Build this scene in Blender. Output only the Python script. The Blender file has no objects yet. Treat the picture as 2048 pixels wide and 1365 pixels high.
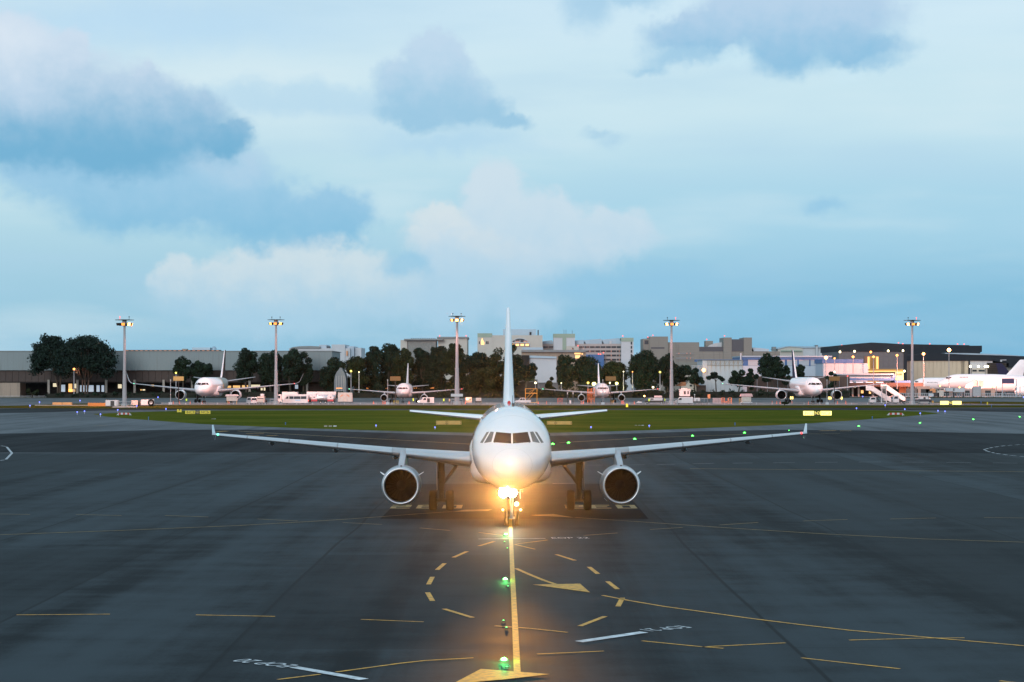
import bpy, bmesh, math, random
import numpy as np
from mathutils import Vector, Matrix
R = math.radians
sc = bpy.context.scene
col = sc.collection

# ---------------------------------------------------------------- camera
# telephoto view along +Y from a terminal balcony 7.27 m above the apron
F, CX, HY, H = 4340.0, 1024.0, 757.0, 7.27
cd = bpy.data.cameras.new('camera'); cam = bpy.data.objects.new('camera', cd); col.objects.link(cam)
cam.location = (0, 0, H); cam.rotation_euler = (R(90), 0, 0)
cd.sensor_width = 36; cd.lens = F / 2048 * 36; cd.shift_y = (HY - 682.5) / 2048
cd.clip_start = 1.0; cd.clip_end = 20000
sc.camera = cam

def srgb(r, g, b):
    f = lambda c: (c / 255 / 12.92) if c / 255 <= 0.04045 else ((c / 255 + 0.055) / 1.055) ** 2.4
    return (f(r), f(g), f(b), 1.0)

class NT:
    """small helper to wire shader nodes"""
    def __init__(s, tree): s.t = tree
    def n(s, typ, ins=None, **props):
        nd = s.t.nodes.new(typ)
        for k, v in props.items(): setattr(nd, k, v)
        for k, v in (ins or {}).items(): s.set(nd.inputs[k], v)
        return nd
    def set(s, sock, v):
        if isinstance(v, bpy.types.NodeSocket): s.t.links.new(v, sock)
        elif v is not None: sock.default_value = v
    def m(s, op, a, b=None, c=None, clamp=False):
        nd = s.n('ShaderNodeMath', operation=op, use_clamp=clamp)
        for i, v in enumerate((a, b, c)):
            if v is not None: s.set(nd.inputs[i], v)
        return nd.outputs[0]
    def v(s, op, a, b=None, out=0, scale=None):
        nd = s.n('ShaderNodeVectorMath', operation=op)
        s.set(nd.inputs[0], a)
        if b is not None: s.set(nd.inputs[1], b)
        if scale is not None: s.set(nd.inputs['Scale'], scale)
        return nd.outputs[out]
    def mix(s, f, a, b, blend='MIX'):
        nd = s.n('ShaderNodeMix', data_type='RGBA', blend_type=blend)
        s.set(nd.inputs[0], f); s.set(nd.inputs[6], a); s.set(nd.inputs[7], b)
        return nd.outputs[2]
    def sm(s, x, lo, hi, a=0.0, b=1.0):
        nd = s.n('ShaderNodeMapRange', interpolation_type='SMOOTHSTEP')
        for i, v in enumerate((x, lo, hi, a, b)): s.set(nd.inputs[i], v)
        return nd.outputs[0]
    def noise(s, vec, scale, detail=2, rough=0.5, out='Fac', dist=0.0):
        nd = s.n('ShaderNodeTexNoise', {'Scale': scale, 'Detail': detail, 'Roughness': rough, 'Distortion': dist})
        if vec is not None: s.set(nd.inputs['Vector'], vec)
        return nd.outputs[out]
    def ramp(s, f, stops, interp='EASE'):
        nd = s.n('ShaderNodeValToRGB'); nd.color_ramp.interpolation = interp
        e = nd.color_ramp.elements
        while len(e) < len(stops): e.new(0.5)
        for el, (p, c) in zip(e, stops): el.position = p; el.color = c
        s.set(nd.inputs[0], f)
        return nd.outputs[0]
    def xyz(s, v):
        nd = s.n('ShaderNodeSeparateXYZ'); s.set(nd.inputs[0], v); return nd.outputs
    def comb(s, x, y, z):
        nd = s.n('ShaderNodeCombineXYZ')
        for i, v in enumerate((x, y, z)): s.set(nd.inputs[i], v)
        return nd.outputs[0]

# ---------------------------------------------------------------- sky
SUN_EL, SUN_AZ = 13.0, 195.0      # low behind the camera, veiled by cloud
world = bpy.data.worlds.new('World'); sc.world = world; world.use_nodes = True
wt = world.node_tree; wt.nodes.clear(); W = NT(wt)
SKY_STRENGTH = 0.1
def kc(r, g, b):                   # sky colour as radiance, divided by the strength of the background
    c = srgb(r, g, b); return (c[0] / SKY_STRENGTH, c[1] / SKY_STRENGTH, c[2] / SKY_STRENGTH, 1)
nish = W.n('ShaderNodeTexSky', sky_type='NISHITA', sun_disc=False, sun_elevation=R(SUN_EL), sun_rotation=R(SUN_AZ), air_density=1.2, dust_density=2.0, ozone_density=2.0).outputs[0]
dirn = W.v('NORMALIZE', W.n('ShaderNodeTexCoord').outputs['Generated'])
dx, dy, dz = W.xyz(dirn)
az = W.m('MULTIPLY', W.m('ARCTAN2', dx, dy), F / 1000)
el = W.m('MULTIPLY', W.m('ARCSINE', dz), F / 1000)     # 0.757 = 10 degrees up
P = W.comb(az, el, 0.0)
# the thin high veil: pale overhead, bluer towards the horizon and to the right
elr = W.m('DIVIDE', el, 0.9, clamp=True)
left = W.ramp(elr, [(0.0, kc(148, 200, 228)), (0.16, kc(160, 207, 230)), (0.42, kc(188, 224, 238)), (0.62, kc(214, 237, 246)), (0.85, kc(196, 226, 244)), (1.0, kc(196, 226, 244))])
right = W.ramp(elr, [(0.0, kc(124, 187, 222)), (0.14, kc(130, 192, 225)), (0.36, kc(168, 214, 237)), (0.6, kc(203, 232, 244)), (0.85, kc(212, 237, 250)), (1.0, kc(206, 234, 250))])
veil = W.mix(W.sm(az, -0.9, 0.7), left, right)
streak = W.noise(W.comb(W.m('MULTIPLY', az, 0.9), W.m('MULTIPLY', el, 5.0), 3.1), 1.6, 5, 0.5)
veil = W.mix(W.sm(streak, 0.45, 0.75, 0.0, 0.45), veil, kc(176, 213, 238))
veil = W.mix(W.sm(streak, 0.5, 0.25, 0.0, 0.35), veil, kc(224, 241, 248))
sky = W.mix(0.93, nish, veil)
n1 = W.noise(P, 2.6, 3, 0.5, 'Color'); n2 = W.noise(P, 10.0, 7, 0.62, 'Color')
n3 = W.noise(P, 30.0, 6, 0.65, 'Color')
wob = W.v('ADD', W.v('ADD', W.v('SCALE', W.v('SUBTRACT', n1, (.5, .5, .5)), scale=0.10), W.v('SCALE', W.v('SUBTRACT', n2, (.5, .5, .5)), scale=0.085)), W.v('SCALE', W.v('SUBTRACT', n3, (.5, .5, .5)), scale=0.035))
PW = W.v('ADD', P, wob)
fine = W.noise(P, 22.0, 6, 0.6)
def cloud(sky, ells, top, bot, y0, y1, soft=(0.0, 0.3), alpha=1.0, bias=0.0, extra=None):
    """one bank of cloud: overlapping lobes at (az, el) given in thousandths of the focal length"""
    f = None
    for (px, py, rx, ry) in ells:
        c = ((px - CX) / 1000, (HY - py) / 1000, 0)
        d = W.v('LENGTH', W.v('MULTIPLY', W.v('SUBTRACT', PW, c), (1000 / rx, 1000 / ry, 0)), out=1)
        g = W.m('SUBTRACT', 1.0, d)
        f = g if f is None else W.m('SMOOTH_MAX', f, g, 0.35)
    t = W.sm(W.m('ADD', el, W.m('MULTIPLY', W.m('SUBTRACT', fine, 0.5), 0.11)), (HY - y1) / 1000, (HY - y0) / 1000)
    c = W.mix(t, bot, top)
    mask = W.m('MULTIPLY', W.sm(f, soft[0], W.m('MULTIPLY_ADD', t, -0.30, soft[1] + 0.30)), alpha)
    return W.mix(mask, sky, c)
# wide faint grey bands
sky = cloud(sky, [(600, 215, 380, 55), (900, 290, 300, 55)], kc(188, 220, 238), kc(178, 215, 237), 180, 320, (0.0, 0.7), 0.9)
sky = cloud(sky, [(330, 70, 520, 85)], kc(186, 219, 242), kc(188, 222, 244), 0, 140, (0.0, 0.8), 0.8)
sky = cloud(sky, [(1250, 560, 420, 60), (1500, 620, 500, 50)], kc(146, 197, 227), kc(140, 194, 226), 500, 640, (0.0, 0.9), 0.7)
# far cumulus low over the horizon, faintly pink
sky = cloud(sky, [(365, 575, 62, 72), (440, 570, 60, 66), (520, 555, 96, 88), (620, 545, 130, 95), (720, 565, 110, 80), (800, 600, 100, 80), (560, 625, 300, 70)], kc(207, 224, 232), kc(170, 208, 230), 500, 650, (0.0, 0.34), 0.92)
sky = cloud(sky, [(905, 505, 105, 95), (985, 420, 85, 100), (1010, 520, 150, 130), (1110, 465, 120, 80), (1220, 470, 130, 58), (900, 600, 110, 90), (1040, 610, 100, 80)], kc(205, 224, 236), kc(170, 208, 231), 350, 650, (0.0, 0.36), 0.95)
sky = cloud(sky, [(880, 440, 74, 34), (845, 475, 64, 44), (950, 470, 70, 40), (1000, 500, 80, 40)], kc(214, 227, 233), kc(198, 219, 232), 410, 520, (0.0, 0.5), 0.85)
sky = cloud(sky, [(1070, 520, 120, 60), (1160, 500, 90, 50)], kc(204, 222, 234), kc(186, 214, 232), 450, 560, (0.0, 0.7), 0.6)
sky = cloud(sky, [(815, 535, 62, 40), (1150, 575, 170, 40)], kc(156, 203, 229), kc(148, 198, 227), 500, 600, (0.0, 0.7), 0.85)
# banks left
sky = cloud(sky, [(270, 405, 230, 95), (410, 390, 190, 105), (530, 425, 150, 85), (650, 440, 125, 72), (705, 455, 70, 52), (170, 365, 210, 66)], kc(158, 202, 230), kc(134, 191, 223), 330, 480, (0.0, 0.36), 0.92)
sky = cloud(sky, [(480, 350, 90, 50), (430, 330, 80, 40)], kc(186, 214, 234), kc(170, 208, 232), 300, 400, (0.0, 0.7), 0.7)
sky = cloud(sky, [(30, 185, 190, 160), (180, 140, 46, 80), (120, 240, 220, 145), (285, 245, 145, 108), (370, 265, 112, 80), (440, 290, 78, 44), (200, 305, 310, 78), (10, 300, 240, 80), (310, 178, 34, 30)], kc(204, 222, 239), kc(117, 178, 213), 85, 325, (0.0, 0.30), 0.98)
sky = cloud(sky, [(40, 120, 140, 85), (70, 200, 130, 85)], kc(218, 231, 243), kc(192, 215, 236), 60, 260, (0.0, 0.9), 0.85)
# single cloud right of centre, and the one at the top right
sky = cloud(sky, [(870, 132, 84, 76), (815, 180, 92, 72), (900, 185, 96, 82), (950, 222, 96, 54), (830, 232, 110, 40), (1020, 243, 64, 28)], kc(192, 217, 237), kc(155, 200, 227), 85, 245, (0.0, 0.30), 0.95)
sky = cloud(sky, [(1195, 268, 52, 22), (1225, 287, 54, 28)], kc(168, 207, 231), kc(178, 214, 235), 250, 300, (0.0, 0.8), 0.7)
sky = cloud(sky, [(1600, 40, 250, 95), (1390, 80, 140, 62), (1560, 110, 120, 72), (1720, 100, 140, 58), (1640, -30, 170, 80), (1480, 60, 140, 60)], kc(182, 210, 234), kc(142, 193, 225), 0, 150, (0.0, 0.34), 0.96)
sky = cloud(sky, [(1345, 126, 120, 26), (1775, 138, 76, 24), (1300, 132, 70, 14)], kc(160, 203, 230), kc(156, 201, 229), 100, 150, (0.0, 0.8), 0.8)
sky = cloud(sky, [(1450, 135, 70, 30), (1690, 155, 60, 24)], kc(200, 230, 243), kc(204, 232, 244), 100, 180, (0.0, 0.8), 0.85)
sky = cloud(sky, [(1165, 20, 76, 75), (1250, 0, 120, 36)], kc(166, 206, 232), kc(172, 210, 234), 0, 90, (0.0, 0.8), 0.85)
sky = cloud(sky, [(1630, 422, 66, 28)], kc(150, 200, 229), kc(150, 200, 229), 400, 440, (0.0, 0.9), 0.8)
# the rest of the sky goes on with the same broken cloud
gen = W.noise(W.v('MULTIPLY', dirn, (1, 1, 2.2)), 3.4, 7, 0.55)
outside = W.m('MAXIMUM', W.sm(W.m('ABSOLUTE', az), 1.15, 1.7), W.sm(el, 0.85, 1.3))
sky = W.mix(W.m('MULTIPLY', W.m('MULTIPLY', W.sm(gen, 0.45, 0.7), outside), 0.8), sky, kc(168, 206, 231))
below = W.sm(dz, -0.02, 0.0)
sky = W.mix(below, kc(110, 130, 140), sky)
bg = W.n('ShaderNodeBackground', {'Color': sky, 'Strength': SKY_STRENGTH})
wo = W.n('ShaderNodeOutputWorld'); wt.links.new(bg.outputs[0], wo.inputs['Surface'])
world.cycles.sampling_method = 'MANUAL'; world.cycles.sample_map_resolution = 512

# ---------------------------------------------------------------- sun through thin cloud
sd = bpy.data.lights.new('sun', 'SUN'); sun = bpy.data.objects.new('sun', sd); col.objects.link(sun)
sd.energy = 1.7; sd.angle = R(22); sd.color = (1.0, 0.95, 0.93)
a, e = R(SUN_AZ), R(SUN_EL)
sdir = Vector((math.sin(a) * math.cos(e), math.cos(a) * math.cos(e), math.sin(e)))
sun.rotation_euler = sdir.to_track_quat('Z', 'Y').to_euler(); sun.location = (0, -60, 60)

vs = sc.view_settings
vs.view_transform = 'Standard'; vs.look = 'None'; vs.exposure = 0.0; vs.gamma = 1.0; vs.use_curve_mapping = False
cy = sc.cycles
cy.max_bounces = 5; cy.diffuse_bounces = 2; cy.glossy_bounces = 3; cy.transmission_bounces = 3; cy.volume_bounces = 0
cy.use_denoising = True; cy.sample_clamp_direct = 0.0; cy.sample_clamp_indirect = 3.0; cy.caustics_reflective = False; cy.caustics_refractive = False
HAZE = 1.05e-5; HAZE_G = 0.972

# ---------------------------------------------------------------- from the photograph's measures to places on the ground
def X(px, d): return (px - CX) / F * d
def Z(py, d): return H - (py - HY) / F * d
def D(py): return F * H / (py - HY)
def G(px, py): d = D(py); return (X(px, d), d)

# ---------------------------------------------------------------- materials
MATS = {}
def mat(name, c, rough=0.6, metal=0.0, var=0.12, scale=1.5, bump=0.0, coat=0.0, spec=0.5, rv=0.2):
    if name in MATS: return MATS[name]
    m = bpy.data.materials.new(name); m.use_nodes = True; t = NT(m.node_tree)
    bs = m.node_tree.nodes['Principled BSDF']
    if len(c) == 3: c = (*c, 1)
    tc = t.n('ShaderNodeTexCoord').outputs['Object']
    nz = t.noise(tc, scale, 5, 0.6)
    f = t.sm(nz, 0.3, 0.7)
    lo = tuple(x * (1 - var) for x in c[:3]) + (1,); hi = tuple(min(1, x * (1 + var * 0.6)) for x in c[:3]) + (1,)
    t.set(bs.inputs['Base Color'], t.mix(f, lo, hi))
    t.set(bs.inputs['Roughness'], t.m('MULTIPLY_ADD', nz, rv, max(0.02, rough - rv / 2)))
    bs.inputs['Metallic'].default_value = metal
    bs.inputs['Specular IOR Level'].default_value = spec
    if coat: bs.inputs['Coat Weight'].default_value = coat; bs.inputs['Coat Roughness'].default_value = 0.05
    if bump:
        b = t.n('ShaderNodeBump', {'Strength': bump, 'Distance': 0.02, 'Height': t.noise(tc, scale * 12, 4)})
        t.set(bs.inputs['Normal'], b.outputs[0])
    MATS[name] = m; return m
def glow(name, c, strength):
    if name in MATS: return MATS[name]
    m = bpy.data.materials.new(name); m.use_nodes = True; t = NT(m.node_tree)
    bs = m.node_tree.nodes['Principled BSDF']
    if len(c) == 3: c = (*c, 1)
    bs.inputs['Base Color'].default_value = c
    bs.inputs['Emission Color'].default_value = c; bs.inputs['Emission Strength'].default_value = strength
    MATS[name] = m; return m
def ribbed(name, c, axis=0, pitch=0.6, depth=0.35, rough=0.55, stain=None, var=0.12):
    """profiled metal cladding: vertical ribs as fine relief, with weathering"""
    if name in MATS: return MATS[name]
    m = mat(name, c, rough, 0, var, 0.12); t = NT(m.node_tree); bs = m.node_tree.nodes['Principled BSDF']
    tc = t.n('ShaderNodeTexCoord').outputs['Object']
    s = t.xyz(tc)
    w = t.m('SINE', t.m('MULTIPLY', s[axis], 6.283 / pitch))
    b = t.n('ShaderNodeBump', {'Strength': depth, 'Distance': 0.04, 'Height': w})
    t.set(bs.inputs['Normal'], b.outputs[0])
    old = bs.inputs['Base Color'].links[0].from_socket
    run = t.noise(t.comb(t.m('MULTIPLY', s[0], 0.9), s[1], t.m('MULTIPLY', s[2], 0.06)), 1.0, 4, 0.6)
    k = stain or tuple(x * 0.7 for x in c[:3])
    t.set(bs.inputs['Base Color'], t.mix(t.sm(run, 0.52, 0.72, 0, 0.75), old, (*k[:3], 1)))
    return m
def asphalt(name, c, rough, lanes=0.0, rubber=False, mottle=0.35, spec=0.12):
    m = bpy.data.materials.new(name); m.use_nodes = True; t = NT(m.node_tree); MATS[name] = m
    bs = m.node_tree.nodes['Principled BSDF']
    p = t.n('ShaderNodeTexCoord').outputs['Object']; s = t.xyz(p)
    big = t.noise(t.comb(t.m('MULTIPLY', s[0], 1.0), t.m('MULTIPLY', s[1], 0.3), 0.0), 0.06, 5, 0.6)
    along = t.noise(t.comb(t.m('MULTIPLY', s[0], 1.0), t.m('MULTIPLY', s[1], 0.035), 7.0), 0.35, 5, 0.62)
    grain = t.noise(p, 9.0, 4, 0.7)
    patch = t.noise(t.comb(t.m('MULTIPLY', s[0], 0.22), t.m('MULTIPLY', s[1], 0.8), 2.0), 0.5, 4, 0.6)
    blot = t.noise(p, 0.42, 6, 0.68)
    f = t.m('ADD', t.m('ADD', t.m('MULTIPLY', big, 0.4), t.m('MULTIPLY', along, 0.45)), t.m('ADD', t.m('MULTIPLY', patch, 0.2), t.m('ADD', t.m('MULTIPLY', grain, 0.12), t.m('MULTIPLY', blot, 0.25))))
    f = t.sm(f, 0.58, 0.82)
    lo = tuple(x * (1 - mottle) for x in c) + (1,); hi = tuple(x * (1 + mottle) for x in c) + (1,)
    colr = t.mix(f, lo, hi)
    rg = t.m('MULTIPLY_ADD', f, 0.14, rough - 0.07)
    if lanes:
        # paving lanes run with the taxi direction: their joints are sealed dark, each lane wears a little differently
        xs = t.m('ADD', s[0], t.m('MULTIPLY', t.m('SUBTRACT', t.noise(t.comb(0.0, s[1], 0.0), 0.02, 2), 0.5), 1.2))
        q = t.m('DIVIDE', xs, lanes)
        ln = t.n('ShaderNodeTexWhiteNoise', noise_dimensions='1D'); t.set(ln.inputs['W'], t.m('FLOOR', q))
        colr = t.mix(t.m('MULTIPLY', ln.outputs[0], 0.5), colr, (*[x * 0.72 for x in c], 1))
        e = t.m('ABSOLUTE', t.m('SUBTRACT', t.m('FRACT', q), 0.5))
        jn = t.m('MULTIPLY', t.sm(e, 0.487, 0.4965), t.sm(along, 0.3, 0.5))
        soft = t.m('MULTIPLY', t.sm(e, 0.40, 0.5), t.sm(t.noise(t.comb(s[0], t.m('MULTIPLY', s[1], 0.05), 4.0), 0.3, 3), 0.45, 0.65))
        colr = t.mix(t.m('MULTIPLY', soft, 0.75), colr, (*[x * 0.55 for x in c], 1))
        colr = t.mix(t.m('MULTIPLY', jn, 0.8), colr, (*[x * 0.3 for x in c], 1))
        yq = t.m('DIVIDE', t.m('ADD', s[1], t.m('MULTIPLY', ln.outputs[0], 23.0)), 31.0)
        ye = t.m('ABSOLUTE', t.m('SUBTRACT', t.m('FRACT', yq), 0.5))
        yj = t.m('MULTIPLY', t.sm(ye, 0.4975, 0.4992), t.sm(grain, 0.3, 0.6))
        colr = t.mix(t.m('MULTIPLY', yj, 0.55), colr, (*[x * 0.35 for x in c], 1))
        bay = t.n('ShaderNodeTexWhiteNoise', noise_dimensions='2D'); t.set(bay.inputs['Vector'], t.comb(t.m('FLOOR', q), t.m('FLOOR', yq), 0.0))
        colr = t.mix(t.sm(bay.outputs[0], 0.68, 0.8, 0, 0.5), colr, (*[x * 0.5 for x in c], 1))
        crack = t.n('ShaderNodeTexVoronoi', feature='DISTANCE_TO_EDGE'); t.set(crack.inputs['Scale'], 0.07)
        t.set(crack.inputs['Vector'], t.v('ADD', p, t.v('SCALE', t.noise(p, 0.35, 6, 0.7, 'Color'), scale=5.0)))
        ck = t.m('MULTIPLY', t.sm(crack.outputs[0], 0.012, 0.003), t.sm(t.noise(p, 0.05, 2), 0.55, 0.65))
        colr = t.mix(t.m('MULTIPLY', ck, 0.7), colr, (*[x * 0.35 for x in c], 1))
    if rubber:
        # tyre tracks left by nose and main wheels along the guide line
        ax = t.m('ABSOLUTE', s[0])
        tr = t.m('ADD', t.sm(t.m('ABSOLUTE', t.m('SUBTRACT', ax, 3.8)), 1.3, 0.2), t.sm(ax, 1.6, 0.1))
        st = t.noise(t.comb(t.m('MULTIPLY', s[0], 5.0), t.m('MULTIPLY', s[1], 0.03), 0.0), 0.8, 4, 0.6)
        colr = t.mix(t.m('MULTIPLY', t.m('MULTIPLY', tr, t.sm(st, 0.35, 0.65)), 0.45), colr, (*[x * 0.5 for x in c], 1))
        oil = t.noise(p, 0.55, 5, 0.65)
        colr = t.mix(t.sm(oil, 0.64, 0.74, 0, 0.6), colr, (*[x * 0.4 for x in c], 1))
    t.set(bs.inputs['Base Color'], colr); t.set(bs.inputs['Roughness'], rg)
    t.set(bs.inputs['Specular IOR Level'], t.m('MULTIPLY_ADD', f, spec * 1.3, spec * 0.35))
    b = t.n('ShaderNodeBump', {'Strength': 0.25, 'Distance': 0.01, 'Height': grain}); t.set(bs.inputs['Normal'], b.outputs[0])
    return m

# ---------------------------------------------------------------- mesh builder and tagging
def tag(o, label=None, cat=None, group=None, kind=None):
    if label: o['label'] = label
    if cat: o['category'] = cat
    if group: o['group'] = group
    if kind: o['kind'] = kind
    return o
def empty(name, loc=(0, 0, 0), label=None, cat=None, group=None, rot=0.0):
    o = bpy.data.objects.new(name, None); col.objects.link(o); o.location = loc; o.rotation_euler = (0, 0, rot)
    o.empty_display_size = 0.5
    return tag(o, label, cat, group)
def link(name, me, parent=None, loc=(0, 0, 0), rot=(0, 0, 0)):
    o = bpy.data.objects.new(name, me); col.objects.link(o); o.location = loc; o.rotation_euler = rot
    if parent is not None: o.parent = parent
    return o
def tree_copy(o, parent=None):
    c = o.copy(); col.objects.link(c); c.parent = parent
    for ch in list(o.children): tree_copy(ch, c)
    return c

class MB:
    def __init__(s): s.v = []; s.f = []
    def add(s, vs_, fs):
        n = len(s.v); s.v += [tuple(p) for p in vs_]; s.f += [tuple(i + n for i in f) for f in fs]; return s
    def box(s, x0, y0, z0, x1, y1, z1):
        v = [(x, y, z) for z in (z0, z1) for y in (y0, y1) for x in (x0, x1)]
        return s.add(v, [(0, 2, 3, 1), (4, 5, 7, 6), (0, 1, 5, 4), (2, 6, 7, 3), (0, 4, 6, 2), (1, 3, 7, 5)])
    def cbox(s, c, size, rz=0.0, rx=0.0, ry=0.0):
        M = Matrix.Rotation(rz, 3, 'Z') @ Matrix.Rotation(ry, 3, 'Y') @ Matrix.Rotation(rx, 3, 'X')
        v = [Vector(c) + M @ Vector((x * size[0] / 2, y * size[1] / 2, z * size[2] / 2)) for z in (-1, 1) for y in (-1, 1) for x in (-1, 1)]
        return s.add(v, [(0, 2, 3, 1), (4, 5, 7, 6), (0, 1, 5, 4), (2, 6, 7, 3), (0, 4, 6, 2), (1, 3, 7, 5)])
    def tube(s, p0, p1, r0, r1=None, n=8, caps=True):
        r1 = r0 if r1 is None else r1
        p0, p1 = Vector(p0), Vector(p1); q = (p1 - p0).to_track_quat('Z', 'Y')
        ring = lambda p, r: [p + q @ Vector((r * math.cos(6.28319 * k / n), r * math.sin(6.28319 * k / n), 0)) for k in range(n)]
        v = ring(p0, r0) + ring(p1, r1)
        f = [(k, (k + 1) % n, n + (k + 1) % n, n + k) for k in range(n)]
        if caps: f += [tuple(range(n))[::-1], tuple(range(n, 2 * n))]
        return s.add(v, f)
    def path(s, pts, r0, r1=None, n=6):
        r1 = r0 if r1 is None else r1; m = len(pts) - 1
        for i in range(m): s.tube(pts[i], pts[i + 1], r0 + (r1 - r0) * i / m, r0 + (r1 - r0) * (i + 1) / m, n)
        return s
    def lathe(s, prof, axis='Y', n=32, o=(0, 0, 0)):
        """prof = [(along, radius)]"""
        v = []; f = []
        for (a_, r_) in prof:
            for k in range(n):
                t_ = 6.2831853 * k / n; c_, s_ = r_ * math.cos(t_), r_ * math.sin(t_)
                p = {'Y': (c_, a_, s_), 'X': (a_, c_, s_), 'Z': (c_, s_, a_)}[axis]
                v.append((p[0] + o[0], p[1] + o[1], p[2] + o[2]))
        for i in range(len(prof) - 1):
            for k in range(n):
                f.append((i * n + k, i * n + (k + 1) % n, (i + 1) * n + (k + 1) % n, (i + 1) * n + k))
        return s.add(v, f)
    def prism(s, poly, w0, w1, plane='XZ'):
        """extrude a polygon given in a plane along the third axis from w0 to w1"""
        def P3(a_, b_, w): return {'XZ': (a_, w, b_), 'YZ': (w, a_, b_), 'XY': (a_, b_, w)}[plane]
        n = len(poly); v = [P3(a_, b_, w0) for a_, b_ in poly] + [P3(a_, b_, w1) for a_, b_ in poly]
        return s.add(v, [tuple(range(n))[::-1], tuple(range(n, 2 * n))] + [(k, (k + 1) % n, n + (k + 1) % n, n + k) for k in range(n)])
    def rings(s, rs, closed=True, cap0=False, cap1=False):
        n = len(rs[0]); v = [p for r in rs for p in r]; f = []
        for i in range(len(rs) - 1):
            for k in range(n if closed else n - 1):
                f.append((i * n + k, i * n + (k + 1) % n, (i + 1) * n + (k + 1) % n, (i + 1) * n + k))
        if cap0: f.append(tuple(range(n))[::-1])
        if cap1: f.append(tuple(range((len(rs) - 1) * n, len(rs) * n)))
        return s.add(v, f)
    def quad(s, a_, b_, c_, d_): return s.add([a_, b_, c_, d_], [(0, 1, 2, 3)])
    def mesh(s, name, m, smooth=0.0, origin=(0, 0, 0), fix=True):
        me = bpy.data.meshes.new(name); o = origin
        me.from_pydata([(p[0] - o[0], p[1] - o[1], p[2] - o[2]) for p in s.v], [], s.f)
        if fix:
            b = bmesh.new(); b.from_mesh(me); bmesh.ops.recalc_face_normals(b, faces=b.faces); b.to_mesh(me); b.free()
        if m is not None:
            for q in (m if isinstance(m, (list, tuple)) else [m]): me.materials.append(q)
        if smooth:
            me.shade_smooth()
            if smooth < 3.1: me.set_sharp_from_angle(angle=smooth)
        me.update(); return me
    def build(s, name, m, parent=None, smooth=0.0, loc=(0, 0, 0), world=True, bevel=0.0, fix=True, label=None):
        """world=True: coordinates are world ones, made relative to an unrotated parent"""
        o = tuple(parent.location) if (world and parent is not None and parent.parent is None) else (0, 0, 0)
        if world and parent is not None and parent.parent is not None: o = tuple(parent.matrix_basis.translation + parent.parent.location)
        ob = link(name, s.mesh(name, m, smooth, o, fix), parent, loc)
        if bevel:
            bv = ob.modifiers.new('bevel', 'BEVEL'); bv.width = bevel; bv.segments = 2; bv.limit_method = 'ANGLE'
        if label: ob['label'] = label
        return ob

def text_mesh(s, size=1.0, extrude=0.004):
    cu = bpy.data.curves.new('lettering', 'FONT'); cu.body = s; cu.size = size; cu.extrude = extrude; cu.resolution_u = 3
    cu.align_x = 'CENTER'; cu.align_y = 'CENTER'
    o = bpy.data.objects.new('lettering', cu); col.objects.link(o)
    dg = bpy.context.evaluated_depsgraph_get(); me = bpy.data.meshes.new_from_object(o.evaluated_get(dg))
    bpy.data.objects.remove(o); bpy.data.curves.remove(cu)
    return me

# ---------------------------------------------------------------- the airfield surfaces
def sheet(name, pts, z, m, thick=None):
    b = MB(); n = len(pts)
    b.add([(x, y, z) for x, y in pts], [tuple(range(n))])
    o = b.build(name, m); o['kind'] = 'structure'
    if o.data.polygons[0].normal.z < 0: o.data.flip_normals()
    return o
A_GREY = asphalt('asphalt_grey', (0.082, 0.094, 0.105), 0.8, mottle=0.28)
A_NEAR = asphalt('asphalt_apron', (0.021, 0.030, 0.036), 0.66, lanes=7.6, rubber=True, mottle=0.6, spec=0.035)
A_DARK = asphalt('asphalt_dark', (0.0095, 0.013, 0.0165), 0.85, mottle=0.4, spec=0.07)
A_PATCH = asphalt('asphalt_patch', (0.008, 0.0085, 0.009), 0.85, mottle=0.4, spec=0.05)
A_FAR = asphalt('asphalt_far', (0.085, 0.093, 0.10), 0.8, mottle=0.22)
def grass_mat(name, c1, c2):
    m = bpy.data.materials.new(name); m.use_nodes = True; t = NT(m.node_tree); bs = m.node_tree.nodes['Principled BSDF']
    p = t.n('ShaderNodeTexCoord').outputs['Object']; s = t.xyz(p)
    a_ = t.noise(t.comb(t.m('MULTIPLY', s[0], 0.35), s[1], 0.0), 0.09, 6, 0.6); b_ = t.noise(p, 1.3, 5, 0.7)
    f = t.sm(t.m('ADD', t.m('MULTIPLY', a_, 0.65), t.m('MULTIPLY', b_, 0.35)), 0.38, 0.62)
    colr = t.mix(f, (*c1, 1), (*c2, 1))
    dry = t.noise(t.comb(t.m('MULTIPLY', s[0], 0.4), s[1], 9.0), 0.05, 5, 0.6)
    colr = t.mix(t.sm(dry, 0.5, 0.66, 0, 0.7), colr, (c2[0] * 1.25, c2[1] * 0.95, c2[2] * 1.1, 1))
    t.set(bs.inputs['Base Color'], colr); bs.inputs['Roughness'].default_value = 1.0; bs.inputs['Specular IOR Level'].default_value = 0.0
    bm_ = t.n('ShaderNodeBump', {'Strength': 0.8, 'Distance': 0.3, 'Height': b_}); t.set(bs.inputs['Normal'], bm_.outputs[0])
    return m
GRASS = grass_mat('grass_turf', (0.050, 0.070, 0.010), (0.098, 0.108, 0.018))
GRASS2 = grass_mat('grass_verge', (0.045, 0.046, 0.009), (0.072, 0.066, 0.016))
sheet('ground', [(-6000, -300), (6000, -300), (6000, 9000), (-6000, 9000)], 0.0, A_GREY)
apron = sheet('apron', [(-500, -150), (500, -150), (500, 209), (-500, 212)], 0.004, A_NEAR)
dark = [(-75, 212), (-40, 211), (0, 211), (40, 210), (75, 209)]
back = [(2048 + 120, 869.5), (2048, 868), (1850, 864.5), (1700, 861), (1560, 860), (1400, 863), (1250, 868), (1110, 872), (940, 872), (800, 867), (700, 864), (560, 860), (420, 860), (330, 860), (200, 863.5), (0, 868), (-120, 870)]
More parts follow.
